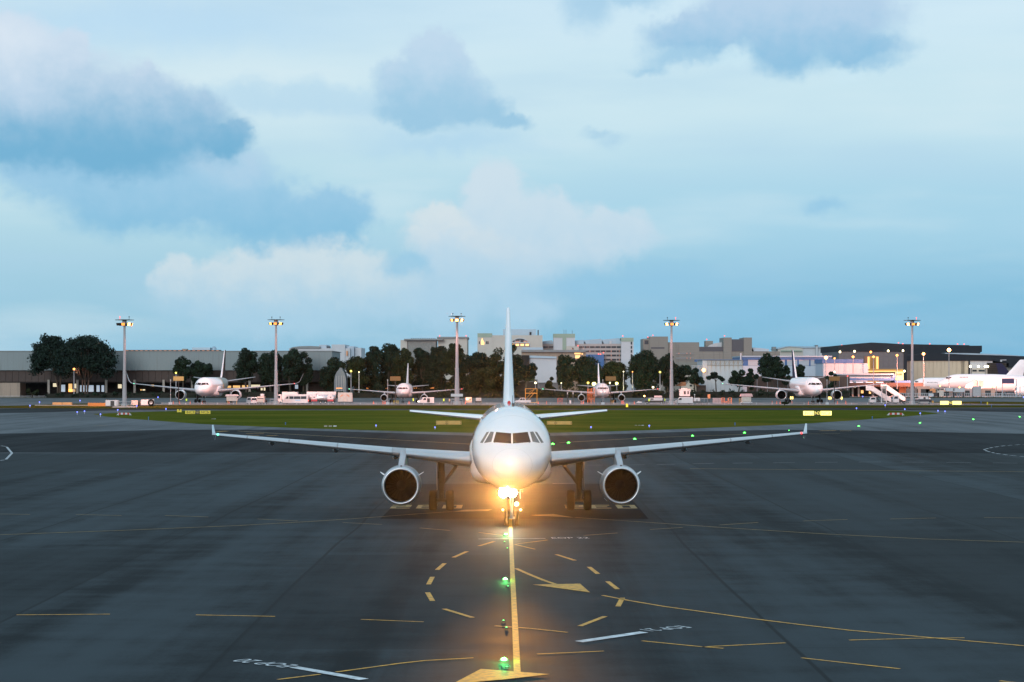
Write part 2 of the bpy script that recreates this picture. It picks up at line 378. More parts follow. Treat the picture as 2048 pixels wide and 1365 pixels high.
taxi = sheet('taxiway', [(-75, 212.4), (75, 210)] + [G(x, y) for x, y in back], 0.008, A_DARK)
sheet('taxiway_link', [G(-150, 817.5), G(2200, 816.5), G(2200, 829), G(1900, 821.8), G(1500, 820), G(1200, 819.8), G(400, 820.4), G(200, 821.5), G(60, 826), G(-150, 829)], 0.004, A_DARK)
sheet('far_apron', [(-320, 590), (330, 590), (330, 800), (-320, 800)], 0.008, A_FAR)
front = [(186, 828.8), (215, 834), (280, 839.5), (400, 848.5), (550, 855), (700, 860), (820, 863.5), (940, 866), (1024, 866.5), (1110, 866), (1220, 863.3), (1340, 859.5), (1500, 853), (1600, 848.5), (1720, 840.5), (1810, 833.5), (1880, 827.6)]
rear = [(1850, 824), (1780, 822), (1700, 821.3), (1400, 821), (1024, 821.3), (640, 821.8), (420, 822.2), (330, 823.2), (250, 825.6)]
island = [G(x, y) for x, y in front + rear]
# the island is a low crowned mound of turf
b = MB(); n = len(island); cxm = 0.0; cym = 400.0
ringsI = []
for k, (s_, z_) in enumerate(((1.0, 0.0), (0.996, 0.05), (0.96, 0.16), (0.85, 0.28), (0.6, 0.34), (0.3, 0.36))):
    ringsI.append([(cxm + (x - cxm) * s_, cym + (y - cym) * s_, z_) for x, y in island])
b.rings(ringsI, cap1=True)
gi = b.build('grass_island', GRASS, smooth=3.2, fix=False); gi['kind'] = 'structure'
if gi.data.polygons[0].normal.z < 0: gi.data.flip_normals()
verge = [G(-150, 816.2), G(300, 818.2), G(700, 818.2), G(1024, 818), G(1500, 817), G(2200, 815.5), G(2200, 811.5), G(1900, 811.2), G(1400, 811.4), G(700, 811.2), G(250, 810.4), G(-150, 813.2)]
sheet('grass_verge', verge, 0.03, GRASS2)
sheet('grass_strip', [(-330, 800), (330, 800), (330, 822), (-330, 822)], 0.03, GRASS2)
sheet('grass_corner', [G(1865, 807.5), G(2250, 810.5), G(2250, 806.5), G(1960, 803.8), G(1865, 804.5)], 0.034, GRASS2)
sheet('grass_bank', [G(35, 812.3), G(110, 808.6), G(230, 806.4), G(260, 810.8), G(110, 811.7)], 0.034, GRASS2)

# painted markings: parts of the surface they lie on
Y_PAINT = mat('paint_yellow', (0.58, 0.29, 0.012), 0.6, var=0.5, scale=5)
W_PAINT = mat('paint_white', (0.52, 0.57, 0.61), 0.6, var=0.4, scale=4)
F_PAINT = mat('paint_faded', (0.24, 0.155, 0.035), 0.65, var=0.4, scale=2)
FW_PAINT = mat('paint_faded_white', (0.20, 0.22, 0.24), 0.65, var=0.4, scale=2)
def strip(name, px, w, m, parent, z=0.016):
    pts = [Vector((*G(x, y), 0)) for x, y in px]
    b = MB(); L = []; Rr = []
    for i, p in enumerate(pts):
        d = (pts[min(i + 1, len(pts) - 1)] - pts[max(i - 1, 0)]).normalized(); nrm = Vector((-d.y, d.x, 0)) * w / 2
        L.append((p + nrm)); Rr.append(p - nrm)
    for i in range(len(pts) - 1):
        b.quad((*Rr[i].xy, z), (*Rr[i + 1].xy, z), (*L[i + 1].xy, z), (*L[i].xy, z))
    return b.build(name, m, parent)
def area(name, px, m, parent, z=0.016):
    b = MB(); b.add([(*G(x, y), z) for x, y in px], [tuple(range(len(px)))])
    o = b.build(name, m, parent)
    if o.data.polygons[0].normal.z < 0: o.data.flip_normals()
    return o
area('resurfaced_patch', [(760, 1038.5), (1297, 1038.5), (1238, 968.5), (832, 968.5)], A_PATCH, apron, 0.010)
strip('centre_line', [(1019.5, 1000), (1021, 1052), (1025, 1150), (1030, 1250), (1034.5, 1346)], 0.17, Y_PAINT, apron, 0.020)
area('arrow_marking', [(962, 1340), (1100, 1350.5), (1010, 1361), (905, 1370)], Y_PAINT, apron, 0.024)
area('arrow_marking', [(1065, 1171), (1160, 1169), (1180, 1186.5)], Y_PAINT, apron, 0.024)
area('arrow_marking', [(1060, 1031.5), (1107, 1029), (1148, 1036)], F_PAINT, apron)
area('arrow_marking', [(905, 1024.5), (930, 1020.5), (985, 1019.5), (975, 1023)], F_PAINT, apron)
strip('lead_line', [(1032, 1138), (1045, 1144), (1060, 1150.5), (1088, 1162), (1112, 1170)], 0.16, Y_PAINT, apron)
strip('lead_line', [(1205, 1192), (1262, 1203), (1330, 1214.5), (1400, 1224), (1500, 1238), (1600, 1250.5), (1700, 1262), (1860, 1276.5), (2048, 1293), (2150, 1301)], 0.13, Y_PAINT, apron)
strip('lead_line', [(-60, 1072.5), (0, 1070.5), (240, 1062), (480, 1052), (620, 1044), (690, 1039.5), (760, 1034.5), (838, 1028.5), (905, 1024)], 0.14, F_PAINT, apron)
strip('lead_line', [(1150, 1036), (1300, 1046), (1450, 1056.5), (1650, 1069), (1850, 1079), (2048, 1085.5), (2120, 1087.5)], 0.14, F_PAINT, apron)
circ = [[(958, 1093), (988, 1084)], [(907, 1116), (934, 1104)], [(874, 1141), (889, 1128)], [(857, 1170), (865, 1155)], [(855, 1186), (865, 1203)], [(888, 1219), (945, 1236.5)],
        [(1160, 1253.5), (1210, 1234)], [(1236, 1214), (1245, 1197)], [(1215, 1164), (1235, 1179.5)], [(1178, 1135), (1196, 1149)], [(1112, 1110), (1150, 1122)]]
for c_ in circ: strip('dash', c_, 0.17, Y_PAINT, apron)
for c_ in ([(990, 1253), (1060, 1258), (1135, 1266)], [(1030, 1089.5), (1095, 1081)], [(1030, 1090), (1070, 1099.5)], [(1074, 1309.5), (1208, 1303.5)], [(555, 1360.5), (640, 1350)],
           [(672, 1345.5), (800, 1328), (850, 1322.5), (947, 1317)], [(722, 1240), (847, 1245)], [(392, 1231), (550, 1234)], [(33, 1231), (220, 1229.5)], [(1284, 1283), (1395, 1294), (1447, 1298)],
           [(1405, 1295), (1571, 1287)], [(1698, 1281.5), (1850, 1277.5), (1929, 1277)], [(1603, 1317), (1700, 1328), (1800, 1339)], [(2000, 1363), (2060, 1370)], [(958, 1066), (1018, 1073)]):
    strip('dash', c_, 0.11, Y_PAINT, apron, 0.014)
for c_ in ([(0, 1029), (60, 1030)], [(152, 1030), (243, 1032)], [(330, 1032), (417, 1035)], [(515, 1039), (595, 1043)], [(686, 1046), (764, 1050)], [(840, 1057), (900, 1062)],
           [(1300, 1060), (1365, 1056)], [(1439, 1051), (1516, 1046)], [(1606, 1043), (1695, 1040)], [(1780, 1039), (1872, 1037)], [(1968, 1036), (2048, 1037)], [(1168, 1072), (1235, 1067)]):
    strip('dash', c_, 0.13, F_PAINT, apron)
for c_ in ([(1173, 931), (1206, 931)], [(1240, 930.8), (1290, 930.5)], [(1313, 930), (1350, 929.3)], [(1386, 928.3), (1428, 927.5)], [(1465, 927.2), (1505, 926.6)], [(1546, 926.4), (1590, 926)],
           [(1630, 925.4), (1675, 925.2)], [(1717, 925), (1762, 924.8)], [(1804, 925), (1848, 925.2)], [(1893, 925.5), (1942, 926)], [(1986, 926.5), (2035, 927)]):
    strip('dash', c_, 0.22, FW_PAINT, apron)
strip('guide_line', [(1380, 938), (1600, 940), (1850, 942.5), (2060, 944)], 0.28, F_PAINT, apron, 0.013)
strip('guide_line', [(1105, 968), (1165, 967)], 0.3, FW_PAINT, apron, 0.013)
area('stop_bar', [(578, 1337), (597, 1335), (737.5, 1359.5), (718, 1362.2)], W_PAINT, apron, 0.022)
area('stop_bar', [(1149.5, 1284), (1166, 1286.5), (1297, 1267), (1279, 1264.8)], W_PAINT, apron, 0.022)
strip('stop_bar', [(957, 1079.3), (1091, 1078.2)], 0.2, W_PAINT, apron, 0.022)
dz_ = [(2070, 889.5), (2040, 890), (2010, 892), (1985, 895.5), (1968, 899.5), (1975, 903.5), (1992, 907.5), (2020, 911.5), (2060, 915)]
for i in range(len(dz_) - 1):
    (x0, y0), (x1, y1) = dz_[i], dz_[i + 1]
    for k in range(2):
        a0, a1 = k / 2, k / 2 + 0.32
        strip('dash', [(x0 + (x1 - x0) * a0, y0 + (y1 - y0) * a0), (x0 + (x1 - x0) * a1, y0 + (y1 - y0) * a1)], 0.22, mat('paint_taxi_white', (0.36, 0.39, 0.42), 0.65, var=0.4, scale=2), taxi)
for c_ in ([(-15, 892), (0, 892.3)], [(2, 892.4), (12, 893.6)], [(13.5, 894.5), (24, 907)], [(24, 907), (12, 919.5)], [(9, 920.5), (0, 921.8)]):
    strip('dash', c_, 0.22, mat('paint_taxi_white', (0.36, 0.39, 0.42), 0.65, var=0.4, scale=2), taxi)
for c_ in ([(433, 864), (455, 862.8)], [(492, 868), (528, 868)], [(491, 872), (519, 872)], [(533, 872), (555, 871.6)], [(1640, 862.3), (1672, 861.6)], [(1680, 862.3), (1703, 862.3)], [(1585, 868), (1610, 868)]):
    strip('dash', c_, 0.7, Y_PAINT, taxi, 0.018)
strip('guide_line', [(475, 862.5), (560, 868), (700, 875.5), (820, 882), (940, 889)], 0.4, F_PAINT, taxi, 0.015)
strip('guide_line', [(1120, 886), (1300, 876), (1500, 869), (1680, 868)], 0.4, F_PAINT, taxi, 0.015)
for c_ in ([(140, 848.5), (155, 848.3)], [(188, 852), (215, 851.3)], [(1885, 847.3), (1897, 847.2)], [(1925, 845.8), (1975, 846.2)], [(1812, 852.5), (1855, 852.3)]):
    strip('dash', c_, 0.5, F_PAINT, bpy.data.objects['ground'], 0.006)
# stand codes painted upside down for crews coming the other way
def lettering(s, px0, px1, up_to_camera, size, m):
    p0, p1 = Vector(G(*px0)), Vector(G(*px1)); me = text_mesh(s, size, 0.0); me.materials.clear(); me.materials.append(m)
    xs = [v.co.x for v in me.vertices]; wdt = max(xs) - min(xs)
    d = p1 - p0; o = link('lettering', me, apron, ((p0.x + p1.x) / 2, (p0.y + p1.y) / 2, 0.022), (0, 0, math.atan2(d.y, d.x)))
    k = d.length / wdt; o.scale = (k, 1, 1); return o
lettering('EOP 20', (584, 1334.5), (480, 1321.5), True, 0.85, W_PAINT)
lettering('EOP 21', (1368, 1255), (1288, 1262.5), True, 0.85, W_PAINT)
lettering('EOP 22', (1103, 1077.5), (1177, 1077), False, 1.1, W_PAINT)
def block_letter(rects, x_right, y_far, wd, dp):
    b = MB()
    for (u0, v0, u1, v1) in rects:   # u from the letter's own left, v from its own bottom; turned round by 180 degrees
        b.quad((x_right - u0 * wd, y_far - v0 * dp, 0.020), (x_right - u1 * wd, y_far - v0 * dp, 0.020), (x_right - u1 * wd, y_far - v1 * dp, 0.020), (x_right - u0 * wd, y_far - v1 * dp, 0.020))
    o = b.build('lettering', mat('paint_worn_yellow', (.33, .20, .025), .65, var=.4, scale=3), apron, fix=False)
    if o.data.polygons[0].normal.z < 0: o.data.flip_normals()
LET = {'D': [(0, 0, .3, 1), (.3, 0, .7, .18), (.3, .82, .7, 1), (.7, .0, 1, 1)],
       '3': [(0, 0, 1, .17), (.15, .42, .75, .58), (0, .83, 1, 1), (.75, .17, 1, .83)],
       '2': [(0, 0, 1, .17), (0, .42, 1, .58), (0, .83, 1, 1), (0, .17, .28, .42), (.72, .58, 1, .83)]}
for x0 in (X(1273, 122), X(924, 122)):
    for i, ch in enumerate('D32'): block_letter(LET[ch], x0 - i * 1.45, 124.2, 1.1, 3.3)

# ---------------------------------------------------------------- airliners
WHITE = mat('aircraft_white', (0.80, 0.80, 0.82), 0.42, var=0.03, scale=0.35, coat=0.9, rv=0.04)
SILVER = mat('aircraft_silver', (0.55, 0.56, 0.58), 0.35, 0.25, var=0.06, scale=0.4, coat=0.4)
ALU = mat('bare_aluminium', (0.54, 0.57, 0.60), 0.34, 0.8, var=0.05, scale=0.5, rv=0.03)
WING = mat('wing_grey', (0.30, 0.32, 0.345), 0.42, 0.1, var=0.08, scale=0.6, coat=0.2, rv=0.05)
SLATE = mat('slate_livery', (0.05, 0.06, 0.085), 0.45, 0.0, var=0.1, spec=0.25)
DARKMET = mat('gear_dark_metal', (0.028, 0.026, 0.024), 0.6, 0.0, var=0.25, scale=6, spec=0.2)
TYRE = mat('tyre_rubber', (0.010, 0.0095, 0.009), 0.9, var=0.3, scale=8, spec=0.15)
HUB = mat('wheel_hub', (0.25, 0.25, 0.25), 0.4, 0.6)
DUCT = mat('intake_duct', (0.006, 0.006, 0.006), 0.7, spec=0.1)
FAN = mat('fan_blade', (0.008, 0.008, 0.008), 0.6, spec=0.15)
GLASS = mat('cockpit_glass', (0.040, 0.018, 0.010), 0.12, var=0.2, spec=0.25)
SGLASS = mat('side_glass', (0.16, 0.155, 0.15), 0.12, var=0.3, spec=0.4)
RUBSEAL = mat('dark_seal', (0.05, 0.05, 0.055), 0.7)
BROWN = mat('brown_livery', (0.030, 0.024, 0.020), 0.7, spec=0.15)
GOLD = mat('gold_livery', (0.45, 0.26, 0.05), 0.4)
NAVY = mat('navy_livery', (0.022, 0.022, 0.055), 0.7, spec=0.15)
REDL = mat('red_livery', (0.42, 0.06, 0.05), 0.35, coat=0.5)
ORNG = mat('orange_paint', (0.62, 0.22, 0.04), 0.5)

def pchip(xs, ys, q):
    xs, ys = np.array(xs, float), np.array(ys, float); h = np.diff(xs); dl = np.diff(ys) / h
    m = np.zeros(len(xs)); m[0], m[-1] = dl[0], dl[-1]
    for i in range(1, len(xs) - 1):
        if dl[i - 1] * dl[i] > 0:
            w1, w2 = 2 * h[i] + h[i - 1], h[i] + 2 * h[i - 1]; m[i] = (w1 + w2) / (w1 / dl[i - 1] + w2 / dl[i])
    i = np.clip(np.searchsorted(xs, q) - 1, 0, len(xs) - 2); t = (q - xs[i]) / h[i]
    return ((1 + 2 * t) * (1 - t) ** 2 * ys[i] + t * (1 - t) ** 2 * h[i] * m[i] + t * t * (3 - 2 * t) * ys[i + 1] + t * t * (t - 1) * h[i] * m[i + 1])
# stations of a single-aisle fuselage: distance from the nose, half width, top and bottom about the centre line
ST = [(0, 0, -.62, -.62), (.04, .27, -.36, -.90), (.15, .50, -.14, -1.09), (.4, .79, .06, -1.30), (.8, 1.08, .25, -1.50), (1.2, 1.28, .42, -1.64), (1.6, 1.44, .66, -1.74), (2.0, 1.57, .94, -1.82),
      (2.5, 1.68, 1.25, -1.90), (3.0, 1.77, 1.52, -1.95), (3.6, 1.85, 1.76, -2.0), (4.5, 1.93, 1.96, -2.05), (5.5, 1.968, 2.05, -2.07), (7, 1.975, 2.07, -2.07), (24, 1.975, 2.07, -2.07),
      (26, 1.96, 2.07, -1.95), (28, 1.88, 2.07, -1.6), (30, 1.68, 2.05, -1.15), (32, 1.38, 2.0, -.55), (34, 1.02, 1.9, .15), (36, .6, 1.72, .85), (37.2, .28, 1.55, 1.15), (37.57, .08, 1.42, 1.28)]
def section(y, st, sl, sw, sh):
    q = math.sqrt(max(0, y / sl)); xs = [math.sqrt(r[0]) for r in st]
    w, t_, b_ = (float(pchip(xs, [r[k] for r in st], q)) for k in (1, 2, 3))
    return w * sw, t_ * sh, b_ * sh
def airfoil(n, thick, camber=0.015):
    up, lo = [], []
    for k in range(n + 1):
        x = 0.5 * (1 - math.cos(math.pi * k / n))
        yt = 5 * thick * (0.2969 * math.sqrt(x) - 0.1260 * x - 0.3516 * x * x + 0.2843 * x ** 3 - 0.1036 * x ** 4)
        yc = camber * 4 * x * (1 - x)
        up.append((x, yc + yt)); lo.append((x, yc - yt))
    return up, lo
def wing_ring(sec, n=12, off=0.0):
    """closed ring round one aerofoil section; sec = (x, y_le, chord, z, thickness, incidence)"""
    x, yl, c, z, t_, inc = sec; up, lo = airfoil(n, t_)
    pts = up[::-1] + lo[1:-1]
    ca, sa = math.cos(R(inc)), math.sin(R(inc))
    return [(x, yl + c * (u * ca + v_ * sa), z + c * (v_ * ca - u * sa) + 0.0) for u, v_ in pts]
def lerp_sec(secs, x):
    for a_, b_ in zip(secs, secs[1:]):
        if abs(x) <= abs(b_[0]) + 1e-6:
            t_ = (abs(x) - abs(a_[0])) / (abs(b_[0]) - abs(a_[0])); return tuple(p + (q - p) * t_ for p, q in zip(a_, b_))
    return secs[-1]

def airliner(name, label, group, nose, heading, P, cat='airliner'):
    root = empty(name, (nose[0], nose[1], 0), label, cat, group, heading)
    sl, sw, sh, zc = P.get('sl', 1), P.get('sw', 1), P.get('sh', 1), P.get('zc', 3.8)
    st = P.get('st', ST); L = st[-1][0] * sl; det = P.get('det', False)
    body, rear, fin_m = P['body'], P.get('rear'), P['fin']
    put = lambda b, n_, m, smooth=3.2, parent=root, **k: b.build(n_, m, parent, smooth, world=False, **k)
    NS = 56 if det else 28
    def ring(y, grow=0.0):
        w, t_, b_ = section(y, st, sl, sw, sh); c = (t_ + b_) / 2
        return [((w + grow) * math.cos(6.2831853 * k / NS), y, zc + c + ((t_ - b_) / 2 + grow) * math.sin(6.2831853 * k / NS)) for k in range(NS)]
    nose_y = [0.0] + [sl * v_ for v_ in (.012, .03, .06, .1, .16, .25, .36, .48, .58)]
    body_y = [sl * v_ for v_ in (.585, .7, .84, 1.0, 1.2, 1.4, 1.6, 1.8, 2.0, 2.25, 2.5, 2.75, 3.0, 3.3, 3.6, 4.0, 4.5, 5.0, 5.5, 6.2, 7, 10, 14, 18, 21.5)]
    rear_y = [sl * v_ for v_ in (21.5, 24, 25, 26, 27, 28, 29, 30, 31, 32, 33, 34, 35, 36, 36.8, 37.3, 37.57)] if st is ST else [st[-1][0] * sl * v_ for v_ in (.62, .7, .76, .82, .88, .93, .97, 1.0)]
    if st is not ST: body_y = body_y[:-5] + [st[-1][0] * sl * v_ for v_ in (.22, .3, .38, .45, .52, .62)]
    b = MB(); b.rings([ring(y) for y in nose_y]); put(b, 'radome', body)
    b = MB(); b.rings([ring(y) for y in body_y]); put(b, 'fuselage', body)
    if det: b = MB(); b.rings([ring(.574, .004), ring(.590, .004)]); put(b, 'radome_seam', mat('seam_grey', (.55, .55, .57), .5))
    if det:
        for y_ in (3.3, 6.6, 10.2, 14.4, 18.6): b = MB(); b.rings([ring(y_, .003), ring(y_ + .03, .003)]); put(b, 'panel_seam', mat('seam_grey', (.55, .55, .57), .5))
    b = MB(); b.rings([ring(y) for y in rear_y]); put(b, 'rear_fuselage', rear or body)
    if 'stripe' in P:
        b = MB(); b.rings([ring(sl * v_, 0.012) for v_ in (20.6, 21.6)]); put(b, 'livery_stripe', P['stripe'])
    if 'belly' in P:
        b = MB(); rr = []
        for y in [sl * v_ for v_ in (8, 11, 14, 17, 20, 22, 24, 26, 28)]:
            q = ring(y, 0.02); rr.append([q[k % NS] for k in range(int(NS * .58), int(NS * .92) + 1)])
        b.rings(rr, closed=False); put(b, 'belly_paint', P['belly'])
    def surf_y(x, z):
        lo_, hi_ = 0.0, 6.8 * sl
        for _ in range(40):
            m_ = (lo_ + hi_) / 2; w, t_, b_ = section(m_, st, sl, sw, sh); c = (t_ + b_) / 2
            if (x / max(w, 1e-4)) ** 2 + ((z - zc - c) / max((t_ - b_) / 2, 1e-4)) ** 2 <= 1: hi_ = m_
            else: lo_ = m_
        return hi_
    # flight-deck windows, fitted to the surface of the nose
    panes = P.get('panes')
    if panes:
        for mtl, poly in panes:
            n_ = 7; b = MB(); front = []; backv = []
            (ax, az_), (bx_, bz), (c_x, cz), (d_x, dz2) = poly
            for j in range(n_):
                for i in range(n_):
                    u, v_ = i / (n_ - 1), j / (n_ - 1)
                    x = (ax * (1 - u) + bx_ * u) * (1 - v_) + (d_x * (1 - u) + c_x * u) * v_
                    z = (az_ * (1 - u) + bz * u) * (1 - v_) + (dz2 * (1 - u) + cz * u) * v_
                    y = surf_y(x, z); front.append((x, y - 0.022, z))
            fs = [(j * n_ + i, j * n_ + i + 1, (j + 1) * n_ + i + 1, (j + 1) * n_ + i) for j in range(n_ - 1) for i in range(n_ - 1)]
            bord = list(range(n_)) + [j * n_ + n_ - 1 for j in range(1, n_)] + [(n_ - 1) * n_ + i for i in range(n_ - 2, -1, -1)] + [j * n_ for j in range(n_ - 2, 0, -1)]
            nb = len(front); front += [(front[i][0], front[i][1] + 0.06, front[i][2]) for i in bord]
            fs += [(bord[k], bord[(k + 1) % len(bord)], nb + (k + 1) % len(bord), nb + k) for k in range(len(bord))]
            b.add(front, fs); put(b, 'cockpit_window', mtl, 0.5)
    # wings
    half, wz, wr = P.get('half', 17.05), P.get('wz', 2.92), P.get('wr', 1.7)
    wy = P.get('wy', 12.0) * 1.0; ws = P.get('ws', 1.0); di = P.get('dihedral', 1.22)
    dx_ = half - wr
    for sgn in (-1, 1):
        secs = [(sgn * wr, wy, 6.6 * ws, wz, .135, 3.2), (sgn * (wr + .28 * dx_), wy + 2.5 * ws, 3.95 * ws, wz + .36 * di * .82, .118, 2.2), (sgn * (half - .32 * (P.get('tip') == 'fence')), wy + 8.0 * ws, 1.5 * ws, wz + di, .10, 1.0)]
        b = MB(); b.rings([wing_ring(s_) for s_ in (secs[0], lerp_sec(secs, wr + .14 * dx_), secs[1], lerp_sec(secs, wr + .6 * dx_), secs[2])], cap1=True)
        if sgn < 0: pass
        w_ob = put(b, 'wing', P.get('wing', WING), 0.9)
        # leading-edge slats, each a shell standing just proud of the wing
        if det:
            cuts = [(.03, .255), (.305, .50), (.505, .68), (.685, .84), (.845, .985)]
            for c0, c1 in cuts:
                rr = []
                for q in np.linspace(c0, c1, 5):
                    x, yl, c, z, t_, inc = lerp_sec(secs, wr + q * dx_); up, lo = airfoil(24, t_)
                    ca, sa = math.cos(R(inc)), math.sin(R(inc))
                    pts = [p for p in up[::-1] if p[0] <= 0.155] + [p for p in lo[1:] if p[0] <= 0.05]
                    out = []
                    for u, v_ in pts:
                        u2, v2 = u - 0.008, v_ + (0.009 if v_ > 0.012 else -0.002)
                        out.append((sgn * abs(x), yl + c * (u2 * ca + v2 * sa), z + c * (v2 * ca - u2 * sa)))
                    rr.append(out)
                b = MB(); b.rings(rr, closed=False); put(b, 'slat', ALU, 0.9)
        for q in ((.30, .52, .76) if det else (.5, .75)):
            x, yl, c, z, t_, inc = lerp_sec(secs, wr + q * dx_)
            ln = c * 0.85; prof = [(0, .02), (.15 * ln, .13), (.4 * ln, .17), (.7 * ln, .14), (ln, .01)]
            b = MB(); b.lathe(prof, n=10, o=(sgn * abs(x), yl + c * .42, z - c * .085))
            put(b, 'flap_fairing', P.get('wing', WING))
        xt, yt, ct, zt, tt, _ = secs[2]
        tip = P.get('tip')
        if tip == 'fence':
            b = MB(); e = sgn * .10
            b.rings([[(xt + e * 0 , yt + .1, zt), (xt + e * 0 + .03, yt + .8, zt), (xt, yt + 1.55, zt), (xt - .03, yt + .8, zt)],
                     [(xt + e * 1.3, yt + .95, zt + .52), (xt + e * 1.3 + .02, yt + 1.3, zt + .52), (xt + e * 1.3, yt + 1.65, zt + .52), (xt + e * 1.3 - .02, yt + 1.3, zt + .52)]], cap1=True, cap0=True)
            b.rings([[(xt, yt + .1, zt), (xt + .03, yt + .8, zt), (xt, yt + 1.55, zt), (xt - .03, yt + .8, zt)],
                     [(xt, yt + .95, zt - .32), (xt + .02, yt + 1.25, zt - .32), (xt, yt + 1.6, zt - .32), (xt - .02, yt + 1.25, zt - .32)]], cap1=True)
            put(b, 'wingtip_fence', body, 0.6)
        elif tip:
            hgt = P['tiph']; rr = []
            for k in range(8):
                t_ = k / 7; an = R(78 if tip == 'sharklet' else 68) * min(1, t_ * 1.8); rad = hgt * .3
                if k == 0: px_, pz = 0.0, 0.0
                else:
                    px_ += math.cos(an) * hgt / 6.2; pz += math.sin(an) * hgt / 6.2
                c = ct * (1 - .6 * t_); s_ = (xt + sgn * px_, yt + .9 * hgt * .5 * t_ * t_ + .1 * t_, c, zt + pz, .08, 0)
                rr.append([(p[0] + sgn * (-(p[2] - s_[3])) * math.sin(an) * .7, p[1], s_[3] + (p[2] - s_[3]) * math.cos(an)) for p in wing_ring(s_, 6)])
            b = MB(); b.rings(rr, cap1=True); put(b, 'winglet', P.get('wing', WING), 0.9)
        nav = glow('nav_green', (.12, 1, .5), 4) if sgn < 0 else glow('nav_red', (1, .05, .05), 4)
        rN = .06 if det else .10
        b = MB(); b.lathe([(-rN, .001), (-rN * .7, rN * .7), (0, rN), (rN * 1.5, rN * .8)], n=10, o=(xt - sgn * .35, yt - (.25 if not det else .32) + .15, zt + .01)); put(b, 'navigation_light', nav)
        # engine
        ex, ey, ez, er, eln = P.get('eng', (5.75, 11.1, 1.66, 1.0, 4.3))
        r_ = er; NE = 48 if det else 24; o = (sgn * ex, ey, ez)
        b = MB(); b.lathe([(.30 * r_, .835 * r_), (.16 * r_, .84 * r_), (.05 * r_, .862 * r_), (0, .90 * r_), (.04 * r_, .945 * r_), (.14 * r_, .985 * r_), (.26 * r_, 1.005 * r_)], n=NE, o=o); lipo = put(b, 'intake_lip', ALU)
        b = MB(); b.lathe([(.262 * r_, 1.004 * r_), (.6 * r_, 1.03 * r_), (1.3 * r_, 1.05 * r_), (2.2 * r_, 1.03 * r_), (.72 * eln, .93 * r_), (.8 * eln, .84 * r_), (.8 * eln, .7 * r_)], n=NE, o=o); nac = put(b, 'nacelle', P.get('nac', body))
        b = MB(); b.lathe([(.29 * r_, .838 * r_), (.6 * r_, .82 * r_), (1.25 * r_, .85 * r_), (1.26 * r_, .02)], n=NE, o=o); put(b, 'intake_duct', DUCT)
        b = MB(); b.lathe([(.7 * eln, .62 * r_), (.9 * eln, .5 * r_), (eln, .36 * r_), (.98 * eln, .2 * r_), (1.1 * eln, .02)], n=24, o=o); put(b, 'exhaust_nozzle', DARKMET)
        b = MB(); b.lathe([(.62 * r_, .005), (.8 * r_, .16 * r_), (1.05 * r_, .27 * r_)], n=16, o=o)
        nb = 24 if det else 14
        for k in range(nb):
            t_ = 6.2831853 * k / nb; c_, s_ = math.cos(t_), math.sin(t_); c2, s2 = math.cos(t_ + .2), math.sin(t_ + .2)
            b.quad((o[0] + .26 * r_ * c_, o[1] + .98 * r_, o[2] + .26 * r_ * s_), (o[0] + .81 * r_ * c_, o[1] + .95 * r_, o[2] + .81 * r_ * s_), (o[0] + .81 * r_ * c2, o[1] + 1.15 * r_, o[2] + .81 * r_ * s2), (o[0] + .26 * r_ * c2, o[1] + 1.1 * r_, o[2] + .26 * r_ * s2))
        put(b, 'fan', FAN)
        x, yl, c, z, t_, inc = lerp_sec(secs, ex)
        pw = .21 * er; b = MB()
        topz = z - .02 * c
        b.rings([[(sgn * ex + u * pw * k_, yy, zz) for u, yy, zz in ((-.75, ey + y0, z0), (0, ey + y0 - .14 * er, z0), (.75, ey + y0, z0), (1, ey + y0 + .6 * er, z0), (1, y1, z0), (-1, y1, z0), (-1, ey + y0 + .6 * er, z0))]
                 for y0, z0, y1, k_ in ((.75 * er, ez + .9 * er, ey + .9 * eln, 1.0), (1.25 * er, ez + .9 * er + (topz - ez - .9 * er) * .45, ey + eln, .92), ((yl - ey) - .12, topz - .02, yl + .5 * c, 1.0), ((yl - ey) + .15, topz + .09 * c * .6, yl + .45 * c, 1.15))], cap0=True, cap1=True)
        put(b, 'pylon', P['nac'] if det else P.get('wing', WING), 0.7)
        if det:
            for s2 in (-1, 1):
                an = R(90 - s2 * 60); r1, r2 = 1.0 * r_, 1.33 * r_
                c_, s_ = math.cos(an), math.sin(an); tx, tz = -s_ * .018, c_ * .018
                pl = [(r1, 1.0), (r2, 1.75), (r2 * 1.0, 2.0), (r1, 2.2)]
                b = MB(); b.rings([[(o[0] + rr_ * c_ + tx * q, o[1] + yy, o[2] + rr_ * s_ + tz * q) for rr_, yy in pl] for q in (-1, 1)], cap0=True, cap1=True)
                put(b, 'nacelle_strake', body, parent=nac)
            b = MB(); an = R(228) if sgn < 0 else R(228); b.cbox((o[0] + 1.09 * r_ * math.cos(an), o[1] + 1.6, o[2] + 1.09 * r_ * math.sin(an)), (.02, .3, .22), ry=R(-45)); put(b, 'drain_mast', ALU, parent=nac)
            b = MB(); b.cbox((o[0] + .02, o[1] + .45, o[2] + 1.035 * r_), (.09, .3, .05)); put(b, 'cowl_latch', RUBSEAL, parent=nac)
        # main gear
        gx, gy, wrad, ww, wgap = P.get('gear', (3.795, 17.71, .56, .43, .93)); bog = P.get('bogie', 1)
        gz = wz - .05
        b = MB(); b.tube((sgn * gx, gy, wrad), (sgn * gx, gy, gz), .13 * wrad / .5, .17 * wrad / .5, 12); b.tube((sgn * (gx - wgap / 2 - .02), gy, wrad), (sgn * (gx + wgap / 2 + .02), gy, wrad), .10, n=10)
        b.tube((sgn * gx, gy, 1.75), (sgn * gx, gy, 2.15), .21, n=12)
        b.path([(sgn * gx, gy + .25, wrad + .1), (sgn * gx, gy + .5, wrad + .55), (sgn * gx, gy + .2, wrad + 1.0)], .05)
